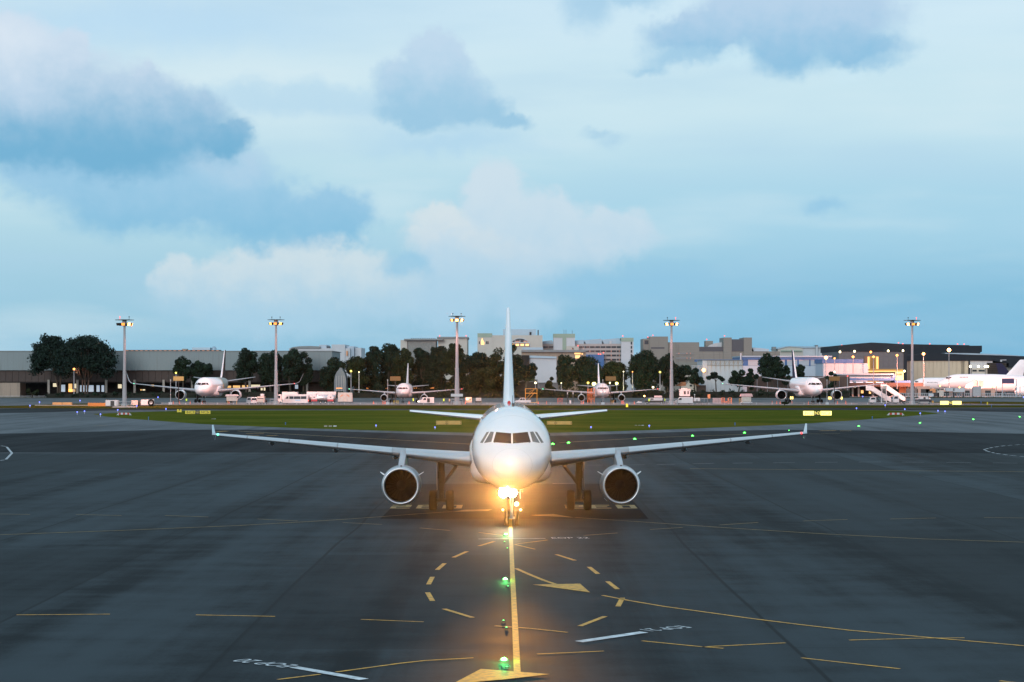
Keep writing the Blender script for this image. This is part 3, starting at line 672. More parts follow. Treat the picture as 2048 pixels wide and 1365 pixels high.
        put(b, 'gear_strut', DARKMET, 0.8)
        b = MB(); b.tube((sgn * (gx - .05), gy, wrad + .85), (sgn * (gx - 1.15), gy - .05, gz + .02), .085, .1, 8); b.tube((sgn * (gx - .78), gy, gz - .42), (sgn * (gx - .15), gy, gz - .02), .05, n=6)
        b.tube((sgn * (gx - .72), gy, gz - .28), (sgn * (gx - 1.0), gy, gz + .06), .035, n=6); b.tube((sgn * (gx - .2), gy - .15, 1.5), (sgn * (gx - .1), gy - .2, gz), .03, n=6)
        put(b, 'side_brace', DARKMET, 0.8)
        b = MB(); b.prism([(gy - .75, gz + .05), (gy + .75, gz + .05), (gy + .72, 1.65), (gy + .25, 1.12), (gy - .2, 1.12), (gy - .7, 1.65)], sgn * (gx + .20), sgn * (gx + .26), 'YZ'); put(b, 'gear_door', P.get('wing', WING))
        for yy in ([0] if bog == 1 else [-.75, .75]):
            for s2 in (-1, 1):
                w_ob = wheel(root, (sgn * gx + s2 * wgap / 2, gy + yy, wrad), wrad, ww)
    # belly fairing
    b = MB(); rr = []
    y0 = wy - 2.2 * ws; fl = 12.0 * ws; bz = P.get('bz', 1.62)
    for v_, hw, hh in ((0, .5, .3), (.06, 1.2, .8), (.13, 1.75, 1.05), (.22, 2.1, 1.25), (.35, 2.22, 1.35), (.7, 2.22, 1.35), (.85, 1.9, 1.1), (.95, 1.2, .7), (1, .5, .3)):
        hw *= sw; hh *= sh
        rr.append([(hw * math.copysign(abs(math.cos(6.2831853 * k / 24)) ** .42, math.cos(6.2831853 * k / 24)), y0 + fl * v_, bz + 1.35 * sh + hh * math.copysign(abs(math.sin(6.2831853 * k / 24)) ** .5, math.sin(6.2831853 * k / 24)) * 1.0) for k in range(24)])
    b.rings(rr, cap0=True, cap1=True); put(b, 'belly_fairing', body)
    # tail surfaces
    tx, tz0, tz1 = P.get('tail', (6.22, 4.68, 5.2)); ty = L - 6.0 * (sl ** .9)
    for sgn in (-1, 1):
        b = MB(); b.rings([wing_ring((sgn * .5 * sw, ty, 4.2 * ws, tz0, .10, 0), 8), wing_ring((sgn * tx, ty + 3.1 * ws, 1.5 * ws, tz1, .095, 0), 8)], cap1=True)
        put(b, 'tailplane', P.get('wing', WING) if not det else WHITE, 0.9)
    fh = P.get('finh', 11.76); fz = zc + 1.75 * sh; fy = L - 8.1 * sl ** .8; b = MB(); rr = []
    fk = (fh - fz) / 6.2
    for z, yl, c, t_ in ((fz - .1, fy - 1.5 * fk, 8.2 * fk, .10), (fz + .28, fy - .5 * fk, 7.0 * fk, .105), (fz + .8, fy + .3 * fk, 6.1 * fk, .11), (fz + .5 * (fh - fz), fy + 2.7 * fk, 4.3 * fk, .11), (fh - .12, fy + 5.4 * fk, 2.3 * fk, .11), (fh, fy + 5.7 * fk, 1.9 * fk, .07)):
        up, lo = airfoil(8, t_, 0); pts = up[::-1] + lo[1:-1]
        rr.append([(v_ * c, yl + u * c, z) for u, v_ in pts])
    b.rings(rr, cap1=True); put(b, 'fin', fin_m, 1.2)
    if P.get('fin_edge'):
        b = MB(); b.rings([[(x, y - .02, z) for (x, y, z) in (r[7], r[8], r[9])] for r in [[(p[0] * 1.04, p[1], p[2]) for p in q] for q in rr[1:]]], closed=False); put(b, 'fin_leading_edge', P['fin_edge'], 1.2)
    # nose gear
    ny, nw, nww, ng = P.get('ngear', (5.07, .38, .22, .5)); nb_ = zc - 1.9 * sh
    b = MB(); b.tube((0, ny, nw), (0, ny, nb_), .075, .1, 10); b.tube((-ng / 2, ny, nw), (ng / 2, ny, nw), .06, n=8); b.tube((0, ny, nw + .55), (0, ny - 1.2, nb_), .05, n=8)
    b.path([(0, ny - .1, nw + .05), (0, ny - .38, nw + .35), (0, ny - .1, nw + .65)], .04); put(b, 'nose_gear_strut', DARKMET if not det else mat('gear_white', (.5, .5, .5), .4), 0.8)
    for s2 in (-1, 1):
        wheel(root, (s2 * ng / 2, ny, nw), nw, nww)
        b = MB(); b.cbox((s2 * .42, ny - .3, nb_ - .25), (.03, 1.2, .55)); put(b, 'gear_door', body)
    if not det:
        b = MB(); b.lathe([(0, .001), (.02, .1), (.1, .1)], n=8, o=(0, ny - .2, nw + .8)); put(b, 'taxi_light', HUB)
    return root

WHEELS = {}
def wheel(parent, at, r, w, axis='X'):
    key = (round(r, 3), round(w, 3), axis)
    if key not in WHEELS:
        k = min(.12 * r + .02, w * .3)
        b = MB(); b.lathe([(-w / 2, .5 * r), (-w / 2, r - k), (-w / 2 + .35 * k, r - .3 * k), (-w / 2 + k, r), (w / 2 - k, r), (w / 2 - .35 * k, r - .3 * k), (w / 2, r - k), (w / 2, .5 * r)], axis=axis, n=24)
        b2 = MB(); b2.lathe([(-w * .38, .02), (-w * .36, .3 * r), (-w * .46, .34 * r), (-w * .47, .52 * r), (w * .47, .52 * r), (w * .46, .34 * r), (w * .36, .3 * r), (w * .38, .02)], axis=axis, n=16)
        WHEELS[key] = (b.mesh('tyre', TYRE, 0.8), b2.mesh('rim', HUB, 0.8))
    t_, r_ = WHEELS[key]
    o = link('wheel', t_, parent, at); link('rim', r_, o); return o

def mirror_panes(ps): return ps + [(m, [(-x, z) for x, z in p]) for m, p in ps]
# flight-deck windows of the taxiing jet measured in the photograph: half of them, mirrored
def pane_pts(px):
    out = []
    for x, y in px:
        d = 104.2 + max(0, (abs(x - 1025) - 20) / 60) * 0.9; out.append(((x - 1025) / F * d, Z(y, d)))
    return out
PANES = mirror_panes([(GLASS, pane_pts([(1026.6, 866.6), (1056.5, 864.0), (1062.3, 883.6), (1026.6, 886.0)])),
                      (SGLASS, pane_pts([(1061.0, 864.0), (1067.6, 863.4), (1080.6, 885.8), (1065.8, 883.0)])),
                      (SGLASS, pane_pts([(1070.4, 863.6), (1075.6, 864.6), (1088.6, 885.4), (1083.2, 885.8)]))])
jet = airliner('taxiing_airliner', 'white twin-engine jet taxiing head-on with its bright nose light on', None, (0.02, 102.0), R(0.38),
               dict(body=WHITE, fin=WHITE, det=True, panes=PANES, tip='fence', nac=mat('nacelle_grey', (.36, .39, .43), .38, .2, var=.05, coat=.4, rv=.05)))
jet.rotation_euler.y = R(-0.12)
def jput(b, n_, m, smooth=3.2, parent=None): return b.build(n_, m, parent or jet, smooth, world=False)
# wipers, probes, beacon, aerials and cabin windows
for s_ in (-1, 1):
    b = MB(); b.path([(s_ * .10, 1.28, 4.17), (s_ * .32, 1.22, 4.13), (s_ * .86, 1.56, 4.20)], .014, n=5); jput(b, 'wiper', RUBSEAL)
    b = MB(); b.cbox((s_ * 1.27, 1.40, 3.10), (.05, .10, .22), rz=s_ * R(42)); jput(b, 'pitot_probe', RUBSEAL)
    b = MB(); b.cbox((s_ * 1.33, 1.52, 3.30), (.02, .06, .03), rz=s_ * R(42)); jput(b, 'static_port', ORNG)
    b = MB(); b.path([(s_ * 1.42, 10.6, 5.20), (s_ * 1.52, 10.75, 5.24)], .03, n=5); b.cbox((s_ * 1.50, 10.9, 5.16), (.03, .5, .1), ry=s_ * R(40)); jput(b, 'wing_scan_light', RUBSEAL)
b = MB(); b.lathe([(0, .1), (.09, .09), (.15, .05), (.17, .002)], axis='Z', n=12, o=(-.05, 18.2, 5.86)); jput(b, 'beacon', mat('beacon_red', (.5, .02, .02), .2))
b = MB(); b.path([(.12, 14.0, 5.86), (.12, 14.2, 6.35)], .02, .012, 5); jput(b, 'blade_aerial', RUBSEAL)
for k, (yy, zz) in enumerate(((7.6, 5.86), (9.0, 5.87), (10.5, 5.87))):
    b = MB(); b.prism([(yy, zz), (yy + .35, zz), (yy + .33, zz + .11), (yy + .2, zz + .11)], .05, .17, 'YZ'); jput(b, 'blade_aerial', RUBSEAL)
cw = MB(); cw.rings([[(x, .12 * math.cos(6.283 * k / 10), .17 * math.sin(6.283 * k / 10)) for k in range(10)] for x in (-.03, .03)], cap0=True, cap1=True)
cwm = cw.mesh('cabin_window', GLASS)
for s_ in (-1, 1):
    for k in range(30): link('cabin_window', cwm, jet, (s_ * 1.905, 6.6 + k * .53, 4.33))
    for yy in (4.9, 23.6):
        rr = []
        for y in (yy, yy + .2, yy + .4, yy + .6, yy + .82):
            w_, t_, b_ = section(y, ST, 1, 1, 1); c_ = (t_ + b_) / 2
            rr.append([(s_ * (w_ + .012) * math.cos(R(q)), y, 3.8 + c_ + ((t_ - b_) / 2 + .012) * math.sin(R(q))) for q in (-16, -8, 0, 8, 16, 24, 32, 38)])
        b = MB(); b.rings(rr, closed=False); jput(b, 'cabin_door', WHITE)
# nose-leg lamps: a big take-off lamp, its twin added to widen the bright core, a smaller taxi lamp and two turn-off lamps
LAMP_HOT = glow('lamp_hot', (1.0, .86, .58), 400)
LAMP_WARM = glow('lamp_warm', (1.0, .66, .30), 7)
def leg_lamp(at, r, m, n_='landing_light'):
    b = MB(); b.lathe([(.16, .02), (.12, r * .8), (0, r * 1.06), (-.02, r * 1.06), (-.02, r)], n=20, o=at); h = jput(b, n_, HUB)
    b = MB(); b.lathe([(-.015, r), (-.035, r * .6), (-.045, .003)], n=20, o=at); b.build('lens', m, h, 3.2, world=False); return h
la = (-.20, 4.75, 1.62)
l1 = leg_lamp((-.42, 4.75, 1.62), .21, LAMP_HOT); leg_lamp((.03, 4.75, 1.62), .21, LAMP_HOT); leg_lamp((.24, 4.78, 1.08), .11, LAMP_WARM, 'taxi_light'); leg_lamp((-.44, 4.8, .80), .06, LAMP_WARM, 'turn_off_light'); leg_lamp((.44, 4.8, .80), .06, LAMP_WARM, 'turn_off_light')
ld = bpy.data.lights.new('landing_beam', 'SPOT'); lo_ = bpy.data.objects.new('landing_beam', ld); col.objects.link(lo_); lo_.parent = jet
lo_.location = (la[0], la[1] - .12, la[2]); lo_.rotation_euler = (R(90 + 6.6), 0, R(180))
ld.energy = 340000; ld.color = (1.0, .43, .10); ld.spot_size = R(19); ld.spot_blend = 1.0; ld.shadow_soft_size = .15

# ---------------------------------------------------------------- buildings beyond the far apron
CLAD = ribbed('grey_cladding', (0.148, 0.195, 0.21), 0, 0.9, 0.3, stain=(0.115, 0.145, 0.155), var=0.05)
BRNP = mat('brown_panel', (0.045, 0.030, 0.026), 0.7, var=0.25, scale=0.4)
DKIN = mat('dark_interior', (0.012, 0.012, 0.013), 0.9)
CONC = mat('pale_concrete', (0.30, 0.28, 0.25), 0.8, var=0.12, scale=0.6)
BEIGE = ribbed('beige_cladding', (0.25, 0.205, 0.16), 0, 0.8, 0.25, var=0.08)
CREAM = mat('cream_render', (0.43, 0.425, 0.39), 0.75, var=0.07, scale=0.2)
PALEW = mat('white_render', (0.45, 0.485, 0.52), 0.7, var=0.06, scale=0.2)
GREEN = mat('sage_green_render', (0.26, 0.34, 0.28), 0.75, var=0.06, scale=0.2)
GREYB = ribbed('taupe_cladding', (0.175, 0.175, 0.158), 2, 1.2, 0.25, var=0.06)
DKPAN = mat('charcoal_panel', (0.055, 0.06, 0.075), 0.6, var=0.1)
BLUEC = ribbed('blue_cladding', (0.03, 0.115, 0.30), 0, 0.7, 0.2, var=0.1)
BLUEW = mat('pale_blue_wall', (0.38, 0.46, 0.54), 0.6, var=0.05, scale=0.2)
ROOFB = mat('blue_grey_roof', (0.26, 0.36, 0.44), 0.45, 0.2, var=0.1, scale=0.2)
ROOFG = mat('grey_roof', (0.17, 0.19, 0.20), 0.55, var=0.15, scale=0.2)
HANGD = mat('dark_hangar_cladding', (0.018, 0.024, 0.032), 0.8, spec=.2, var=0.08, scale=0.1)
HANGP = mat('slate_wall_panel', (0.085, 0.098, 0.112), 0.6, var=0.08, scale=0.3)
RUSTW = ribbed('rust_streaked_wall', (0.42, 0.47, 0.50), 0, 3.9, 0.2, stain=(0.36, 0.24, 0.10), var=0.06)
WINDK = mat('window_glass_dark', (0.035, 0.045, 0.055), 0.12, var=0.3)
PINKC = mat('pinkish_spandrel', (0.35, 0.315, 0.305), 0.7, var=0.06)
LITW = glow('lit_window_warm', (1.0, .58, .22), 1.0)
LITP = glow('lit_window_pale', (.95, .82, .55), 0.9)
LITC = glow('lit_window_cool', (.62, .75, .9), 0.55)
SODIUM = glow('sodium_lamp', (1.0, .34, .07), 5)
SODHALO = glow('flood_halo_orange', (1.0, .30, .05), 1.6)  # dim lens glow added to give the mast heads an orange halo
SODBIG = glow('sodium_lamp_bright', (1.0, .40, .10), 10)
YLAMP = glow('yellow_lamp', (1.0, .80, .12), 3)
WLAMP = glow('white_flood', (1.0, .86, .5), 4)
REDB = glow('red_obstruction', (1.0, .14, .12), 1.6)
GALV = mat('galvanised_steel', (0.33, 0.34, 0.36), 0.5, 0.3, var=0.1)
LPOLE = mat('lamp_post_grey', (0.32, 0.31, 0.33), 0.55, var=0.08)

def building(name, label, px, d, group=None, cat='building'):
    return empty(name, (X(px, d), d, 0), label, cat, group)
def bx(root, n_, m, px0, py0, px1, py1, d, deep, proud=0.0, bevel=0.0):
    """a block whose front fills the rectangle px0..px1, py0..py1 at distance d and runs back by deep; py1 None = the ground"""
    b = MB(); b.box(X(px0, d), d - proud, 0 if py1 is None else Z(py1, d), X(px1, d), d + deep, Z(py0, d)); return b.build(n_, m, root)
def poly(root, n_, m, pts, d, deep):
    b = MB(); b.prism([(X(x, d), Z(y, d)) for x, y in pts], d, d + deep, 'XZ'); return b.build(n_, m, root)
def repeat(root, n_, m, px0, py0, w, h, places, d, deep=0.12, proud=0.1):
    """alike pieces sharing one mesh; places = list of (px, py) of their top-left corners"""
    b = MB(); s_ = d / F; b.box(0, -proud, -h * s_, w * s_, deep, 0); me = b.mesh(n_, m)
    rx, ry, rz = root.location
    for (x, y) in places: link(n_, me, root, (X(x, d) - rx, d - ry, Z(y, d) - rz))

# long grey shed on the left
d = 834
r = building('freight_shed', 'long low grey shed with brown panels and open bays behind the left trees', 330, d)
bx(r, 'fascia', CLAD, -40, 703, 664, 741, d, 40)
bx(r, 'roof', ROOFG, -42, 702, 666, 703, d, 41, .3)
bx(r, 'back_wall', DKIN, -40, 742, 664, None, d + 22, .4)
bx(r, 'side_wall', BEIGE, -45, 766, 40, None, d + 1.5, 10)
repeat(r, 'panel', BRNP, 0, 0, 12.4, 22.5, [(-40 + 13 * k, 741.5) for k in range(54)], d + 1.2, .15)
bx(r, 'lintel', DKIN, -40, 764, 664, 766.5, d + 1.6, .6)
repeat(r, 'column', CONC, 0, 0, 4.2, 34, [(95, 760), (152.5, 760), (210, 760), (267, 760), (325, 760), (382, 760), (440, 760), (497, 760), (555, 760), (612, 760)], d + .2, .8)
repeat(r, 'lit_trim', glow('roof_trim_glow', (1, .35, .12), .5), 0, 0, 5, 1.0, [(252 + 9.5 * k, 701.6) for k in range(20)], d + .4, .2)  # orange light on the roof trim put in as glowing pieces
bx(r, 'roof_trim', DKIN, 250, 700.4, 442, 702.4, d + .8, 1)
bx(r, 'roof_plant', ROOFB, 384, 695.5, 420, 701, d + 8, 5); b = MB(); b.lathe([(0, 1.0), (.6, .95), (1.1, .55), (1.25, .01)], axis='Z', n=12, o=(X(421, d), d + 10, Z(699.5, d + 10))); b.build('roof_vent', ROOFB, r, 3.2)
bx(r, 'roof_plant', CONC, 364, 698, 374, 701, d + 6, 3)
for (x0, y0, x1, y1, m) in [(106, 767, 115, 774, LITP), (122, 770, 130, 784, LITC), (137, 768, 144, 784, LITW), (149, 768, 156, 777, LITP), (137, 779, 150, 784, YLAMP), (160, 771, 173, 784, LITC), (177, 771, 187, 784, LITC), (193, 771, 199, 784, LITC), (203, 771, 208, 784, LITC),
                            (236, 769, 243, 777, LITP), (302, 770, 308, 773.5, LITW), (281, 779, 283, 781.5, YLAMP), (285, 779, 290, 781.5, LITP), (448, 772, 462, 776, LITW), (466, 771.5, 480, 776, LITW), (484, 771, 496, 776, LITW), (502, 770, 520, 774, LITP), (521.5, 776.5, 525, 781, LITP), (527.5, 775.5, 530.5, 781.5, LITP), (590, 770, 596, 778, LITC)]:
    bx(r, 'lit_opening', m if m not in (YLAMP,) else LITW, x0, y0, x1, y1, d + 21.5, .3)
bx(r, 'wall', BRNP, 618, 768, 664, None, d + 4, .4)
# pale works behind it
d = 1120
r = building('white_works', 'pale blue-white works with a low curved dark roof left of centre', 650, d)
poly(r, 'roof', ROOFG, [(580, 697), (586, 694.5), (600, 692.8), (620, 692.3), (640, 693.2), (641, 697)], d, 30)
bx(r, 'wall', PALEW, 578, 697, 700, None, d + 1, 40); bx(r, 'wall', BLUEW, 638, 690, 653, None, d + 2, 20); bx(r, 'wall', PALEW, 663, 689.5, 690, None, d + .5, 30)
bx(r, 'wall', BLUEW, 691.5, 693, 708, None, d + 4, 30); bx(r, 'wall', PALEW, 709, 696, 722.5, None, d + 6, 30)
bx(r, 'pipe', ORNG, 692.8, 702, 695, 712, d - .5, .8); bx(r, 'roof_plant', DKPAN, 653.4, 693, 660, 697, d + 3, 4)
bx(r, 'pipe', ROOFB, 702, 693, 703, None, d - .2, .5); bx(r, 'pipe', ROOFB, 705.5, 693, 706.5, None, d - .2, .5)
# slate shelter with a pointed top
d = 815
r = building('pointed_shelter', 'slate-blue round-shouldered shelter standing by the hedge', 680, d, cat='shelter')
poly(r, 'shell', mat('slate_blue_sheet', (.085, .115, .15), .5), [(668, 797), (668.4, 762), (670, 752), (673, 745), (677, 740), (679.5, 736), (682.5, 736), (685, 740), (688.5, 746), (691, 753), (692.2, 762), (692.6, 797)], d, 9)
bx(r, 'lit_slot', glow('orange_slot', (1, .36, .10), .9), 672, 776, 684.5, 777.8, d - .05, .2)
for k in range(4): bx(r, 'rib', GALV, 672.5 + 5 * k, 752, 673.0 + 5 * k, 795, d - .12, .1)
# a small white hut and the low dark wall under the middle trees
d = 845
r = building('low_dark_wall', 'long dark brown wall with a pale coping under the middle trees', 900, d, cat='wall')
bx(r, 'wall', mat('dark_wall', (.030, .025, .022), .8, var=.3), 695, 764, 1075, None, d, 1); bx(r, 'coping', mat('dull_coping', (.10, .095, .09), .8), 810, 759.5, 1075, 763.6, d - .2, 1)
repeat(r, 'strip_lamp', glow('orange_slot', (1, .36, .10), .9), 0, 0, 11, 1.6, [(733, 776), (764, 776), (827.5, 775.6), (860, 775.6)], d, .1, .2)
repeat(r, 'strip_lamp', glow('orange_slot_dim', (1, .36, .10), .35), 0, 0, 3, 1.2, [(834, 752.5), (843, 752.5), (848, 752.5), (863, 752), (867, 752)], d, .1, .2)
r = building('white_hut', 'small white hut beside the round-shouldered shelter', 713, 842, cat='hut')
bx(r, 'wall', PALEW, 704, 763, 722, None, 838, 5); bx(r, 'roof', ROOFG, 703, 762, 724, 763.4, 837.6, 6); bx(r, 'window', WINDK, 711, 768, 721, 772, 837.9, .3)
# office blocks behind the middle trees
d = 1060
r = building('dark_roofed_block', 'cream block under a thin overhanging dark roof behind the middle trees', 835, d)
bx(r, 'wall', CREAM, 801, 680.5, 814, None, d, 18); bx(r, 'wall', mat('grey_green_glazing', (.12, .15, .15), .25), 814, 682, 872, None, d + 1, 20); bx(r, 'roof', ROOFG, 808, 678, 886, 681, d - 2, 26)
for k in range(14): bx(r, 'roof_plant', DKPAN, 822 + 3.6 * k, 676.9, 824 + 3.6 * k, 678, d + 2, 1)
r = building('flat_roofed_block', 'cream block with a flat grey parapet behind the tall middle mast', 905, d)
bx(r, 'wall', CREAM, 876, 677.5, 934.5, None, d + 3, 30); bx(r, 'parapet', ROOFG, 874, 674, 936, 677.5, d + 2, 32)
for x in (879, 932): b = MB(); b.lathe([(-.3, .01), (-.2, .25), (.2, .25), (.3, .01)], axis='Z', n=8, o=(X(x, d), d + 3, Z(672, d))); b.build('obstruction_light', REDB, r)
r = building('arched_window_block', 'cream block with a big half-round window and a green left corner', 1020, d)
bx(r, 'wall', CREAM, 984, 671, 1085, None, d, 34); bx(r, 'corner_wall', GREEN, 955, 667, 984, 675, d - .3, 20); bx(r, 'wall', CREAM, 955, 675.2, 984, None, d - .3, 20)
bx(r, 'rooftop_block', ROOFB, 1006, 659, 1072, 671, d + 10, 18); bx(r, 'door', DKIN, 1059, 664.5, 1063, 670.5, d + 9.8, .3)
arch = [(1040 + 20.5 * math.cos(math.pi * k / 14) , 693.5 - 16.5 * math.sin(math.pi * k / 14)) for k in range(15)]
poly(r, 'arched_window', WINDK, arch, d - .25, .3)
b = MB()
for k in range(14): 
    (x0, y0), (x1, y1) = arch[k], arch[k + 1]; b.tube((X(x0, d), d - .3, Z(y0, d)), (X(x1, d), d - .3, Z(y1, d)), .22, n=5)
b.build('window_frame', PALEW, r)
for x in (1030, 1040, 1050): bx(r, 'mullion', PALEW, x - .5, 680, x + .5, 693.5, d - .4, .2)
bx(r, 'transom', PALEW, 1020, 685, 1060, 686.6, d - .42, .2)
for x in (1022, 1031.2, 1041, 1051): bx(r, 'lit_pane', LITW, x, 688, x + 7, 692.5, d - .3, .1)
bx(r, 'lit_pane', mat('pink_blind', (.55, .25, .18), .6), 1031, 682.5, 1039, 685, d - .3, .1); bx(r, 'lit_pane', mat('pink_blind', (.55, .25, .18), .6), 1047, 682, 1057, 685, d - .3, .1)
poly(r, 'facade_glint', LITW, [(962, 690), (961.8, 684), (963.5, 678), (964.6, 676), (966, 681), (968.8, 685.5), (968.4, 690)], d - .5, .2)  # sunset reflection on the facade built as a flame-shaped glowing panel
for x in (958, 972, 975): bx(r, 'window', WINDK, x, 683, x + 2.2, 688.5, d - .5, .3)
b = MB(); b.tube((X(1076.5, d), d + 5, Z(671, d)), (X(1076.5, d), d + 5, Z(660, d)), .3, n=6); b.build('vent_stack', DKPAN, r)
# terraces of pale roofs in front of it
d = 960
r = building('warehouse_group', 'pale warehouse with stepped blue-grey roofs and a lit upper storey', 1090, d)
bx(r, 'wall', PALEW, 1056, 717, 1113, None, d, 30); poly(r, 'roof', ROOFB, [(1046, 712), (1060, 711.5), (1113, 713.5), (1113, 717.5), (1060, 716), (1046, 714)], d - 1, 34)
bx(r, 'upper_wall', BEIGE, 1043, 704, 1172, None, d + 38, 20); poly(r, 'upper_roof', ROOFG, [(1043, 700), (1172, 700.5), (1176, 701.5), (1168, 705), (1043, 704.5)], d + 36, 26)
bx(r, 'upper_roof', ROOFB, 1045, 695.3, 1086, 700, d + 48, 16)
bx(r, 'lit_opening', LITW, 1149, 706, 1161.5, 709, d + 37.6, .2); bx(r, 'lit_opening', LITW, 1150.5, 711, 1160, 717, d + 37.6, .2); bx(r, 'lit_opening', LITW, 1163, 707, 1166, 709.5, d + 37.6, .2)
bx(r, 'wall', DKIN, 1043, 711, 1058.5, None, d - 2, 10); bx(r, 'annexe', mat('grey_annexe', (.2, .19, .2), .8), 1044, 767, 1116, None, 880, 8); bx(r, 'annexe_roof', ROOFG, 1043, 765.5, 1118, 767, 879.5, 9)
d = 1080
r = building('office_block', 'long office block with window bands between two white and green stair towers', 1185, d)
bx(r, 'wall', PINKC, 1085, 688, 1245, None, d, 28)
def saw(x0, x1, y0, y1, yb): poly(r, 'sloped_roof', ROOFB, [(x0, yb), (x0, y0), (x1, y1), (x1 + 6, yb)], d + 1, 26)
saw(1147, 1166, 682, 680, 688); saw(1168, 1202, 681, 678, 688); saw(1204, 1238, 680, 676.5, 688); poly(r, 'sloped_roof', ROOFB, [(1085, 688), (1086, 683), (1104, 681), (1108, 688)], d + 1, 20)
bx(r, 'roof_plant', PALEW, 1219, 682, 1223, 688, d + .4, 2)
for yy in (692.8, 701.2, 709.6, 718):
    repeat(r, 'window', WINDK, 0, 0, 9.6, 3.7, [(1158.5 + 10.7 * k, yy) for k in range(8)], d, .1, .15)
    repeat(r, 'lit_window', mat('pink_blind', (.55, .25, .18), .6), 0, 0, 1.3, 3.4, [(1179.5, yy + .1), (1222, yy + .1), (1238, yy + .1)][:3 if yy > 695 else 0], d - .25, .1)
repeat(r, 'window', WINDK, 0, 0, 9.6, 3.7, [(1086.5, 692.8), (1097, 692.8)], d, .1, .15)
bx(r, 'tower_wall', PALEW, 1107, 668, 1150, None, d - 4, 12); bx(r, 'tower_band', GREEN, 1106.9, 668, 1150.1, 675.8, d - 4.2, 12); bx(r, 'tower_band', GREEN, 1125, 675.8, 1132.5, None, d - 4.2, .3)
bx(r, 'tower_wall', CREAM, 1132.6, 692.5, 1158, 700.5, d - 5, 4); bx(r, 'window', WINDK, 1143.5, 696, 1147, 699.5, d - 5.2, .2)
bx(r, 'tower_wall', PALEW, 1242.5, 676, 1267, None, d - 4, 14); bx(r, 'tower_band', GREEN, 1242.4, 676, 1267.1, 683.6, d - 4.2, 14)
repeat(r, 'window', WINDK, 0, 0, 3, 5.6, [(1261.3, 684 + 8.2 * k) for k in range(6)], d - 4, .1, .2)
for x, y in ((1128, 660), (1132, 660), (1144.5, 661)): b = MB(); b.tube((X(x, d), d, Z(y, d)), (X(x, d), d, Z(668, d)), .09, n=5); b.build('roof_aerial', DKPAN, r)
for (x, y, m) in ((1245.5, 672.5, REDB), (1207, 705.8, REDB), (1156, 692, REDB), (1197, 708.5, REDB), (1201, 709, REDB)):
    b = MB(); b.lathe([(-.3, .01), (-.2, .3), (.2, .3), (.3, .01)], axis='Z', n=8, o=(X(x, d - 6), d - 6, Z(y, d - 6))); b.build('obstruction_light', m, r)
bx(r, 'annexe', BLUEC, 1165, 709.5, 1208, None, d - 5.5, 5)
# taupe complex
d = 1100
r = building('taupe_complex', 'taupe blocky complex with charcoal panels and a domed roof right of centre', 1390, d)
bx(r, 'wall', GREYB, 1285.5, 678, 1300, None, d, 20); bx(r, 'wall', GREYB, 1299.8, 673.5, 1336, None, d - 1, 26); bx(r, 'wall', GREYB, 1336, 685, 1398.5, None, d + .5, 24)
bx(r, 'wall', GREYB, 1398.5, 703.3, 1560, None, d + .3, 30); bx(r, 'charcoal_panel', DKPAN, 1398.5, 694, 1447, 703, d + .6, 8)
bx(r, 'wall', GREYB, 1447, 675.5, 1463.5, None, d - .5, 22); bx(r, 'charcoal_panel', DKPAN, 1463.5, 679, 1487.5, 703, d, 18); bx(r, 'wall', GREYB, 1487.5, 675.5, 1504, None, d - .5, 22)
bx(r, 'wall', GREYB, 1411, 682.3, 1426, 700, d + 12, 8); poly(r, 'domed_roof', PALEW, [(1416, 694), (1420, 690.5), (1430, 687), (1440, 685.3), (1449, 684.3), (1449, 696)], d + 9, 16)
poly(r, 'domed_roof', BLUEW, [(1504, 695.5), (1520, 696.5), (1538, 698.5), (1538, 703), (1508, 703)], d + 4, 10); bx(r, 'recess', DKPAN, 1302, 694.8, 1329, 698, d - 1.1, .3); bx(r, 'window', WINDK, 1289, 681, 1297, 689, d - .2, .3)
for yy in (706, 710.4, 715.5, 720): bx(r, 'window_band', ROOFG, 1352, yy, 1387, yy + (2.6 if yy in (706, 715.5) else 1), d + .2, .4)
for (x, y) in ((1357, 706.2), (1373, 706.2), (1373, 715.8), (1380, 706.2), (1380, 715.8)): bx(r, 'lit_window', mat('pink_blind', (.55, .25, .18), .6), x, y, x + 2, y + 2.2, d, .2)
for (x, y) in ((1296.5, 674.8), (1306.5, 671), (1414.5, 679.2), (1450.2, 672)):
    b = MB(); b.lathe([(-.3, .01), (-.2, .28), (.2, .28), (.3, .01)], axis='Z', n=8, o=(X(x, d - 1), d + 2, Z(y, d))); b.build('obstruction_light', REDB, r)
# rust-streaked shed with its sliding-door gantry
d = 852
r = building('rust_streaked_shed', 'tall white shed with rust-streaked doors and a truss gantry on its left', 1445, d)
bx(r, 'wall', PALEW, 1405, 721.5, 1414.5, None, d - .6, 24)
repeat(r, 'door_leaf', RUSTW, 0, 0, 8.6, 76, [(1414.5 + 8.85 * k, 722) for k in range(8)], d, .4, .2); bx(r, 'wall', PALEW, 1414, 721.6, 1485.5, None, d + .6, 24)
bx(r, 'door_rail', CONC, 1413, 730.5, 1485.5, 731.6, d - .5, .3); bx(r, 'roof', ROOFG, 1404, 720.3, 1486, 721.7, d - .8, 26)
b = MB()
for k in range(17): b.tube((X(1415 + 4.3 * k, d), d - .5, Z(730.4, d)), (X(1419 + 4.3 * k, d), d - .5, Z(723.5, d)), .08, n=5)
b.build('roof_truss', GALV, r)
b = MB()
for yy in (732.4, 736.6, 740.4): b.tube((X(1382, d), d - 3, Z(yy, d)), (X(1405, d), d - .4, Z(yy, d)), .14, n=5)
for k in range(6): b.tube((X(1382.5 + 3.8 * k, d), d - 3 + .44 * k, Z(732.4, d)), (X(1386 + 3.8 * k, d), d - 2.6 + .44 * k, Z(736.6, d)), .09, n=5)
b.build('gantry_truss', PALEW, r)
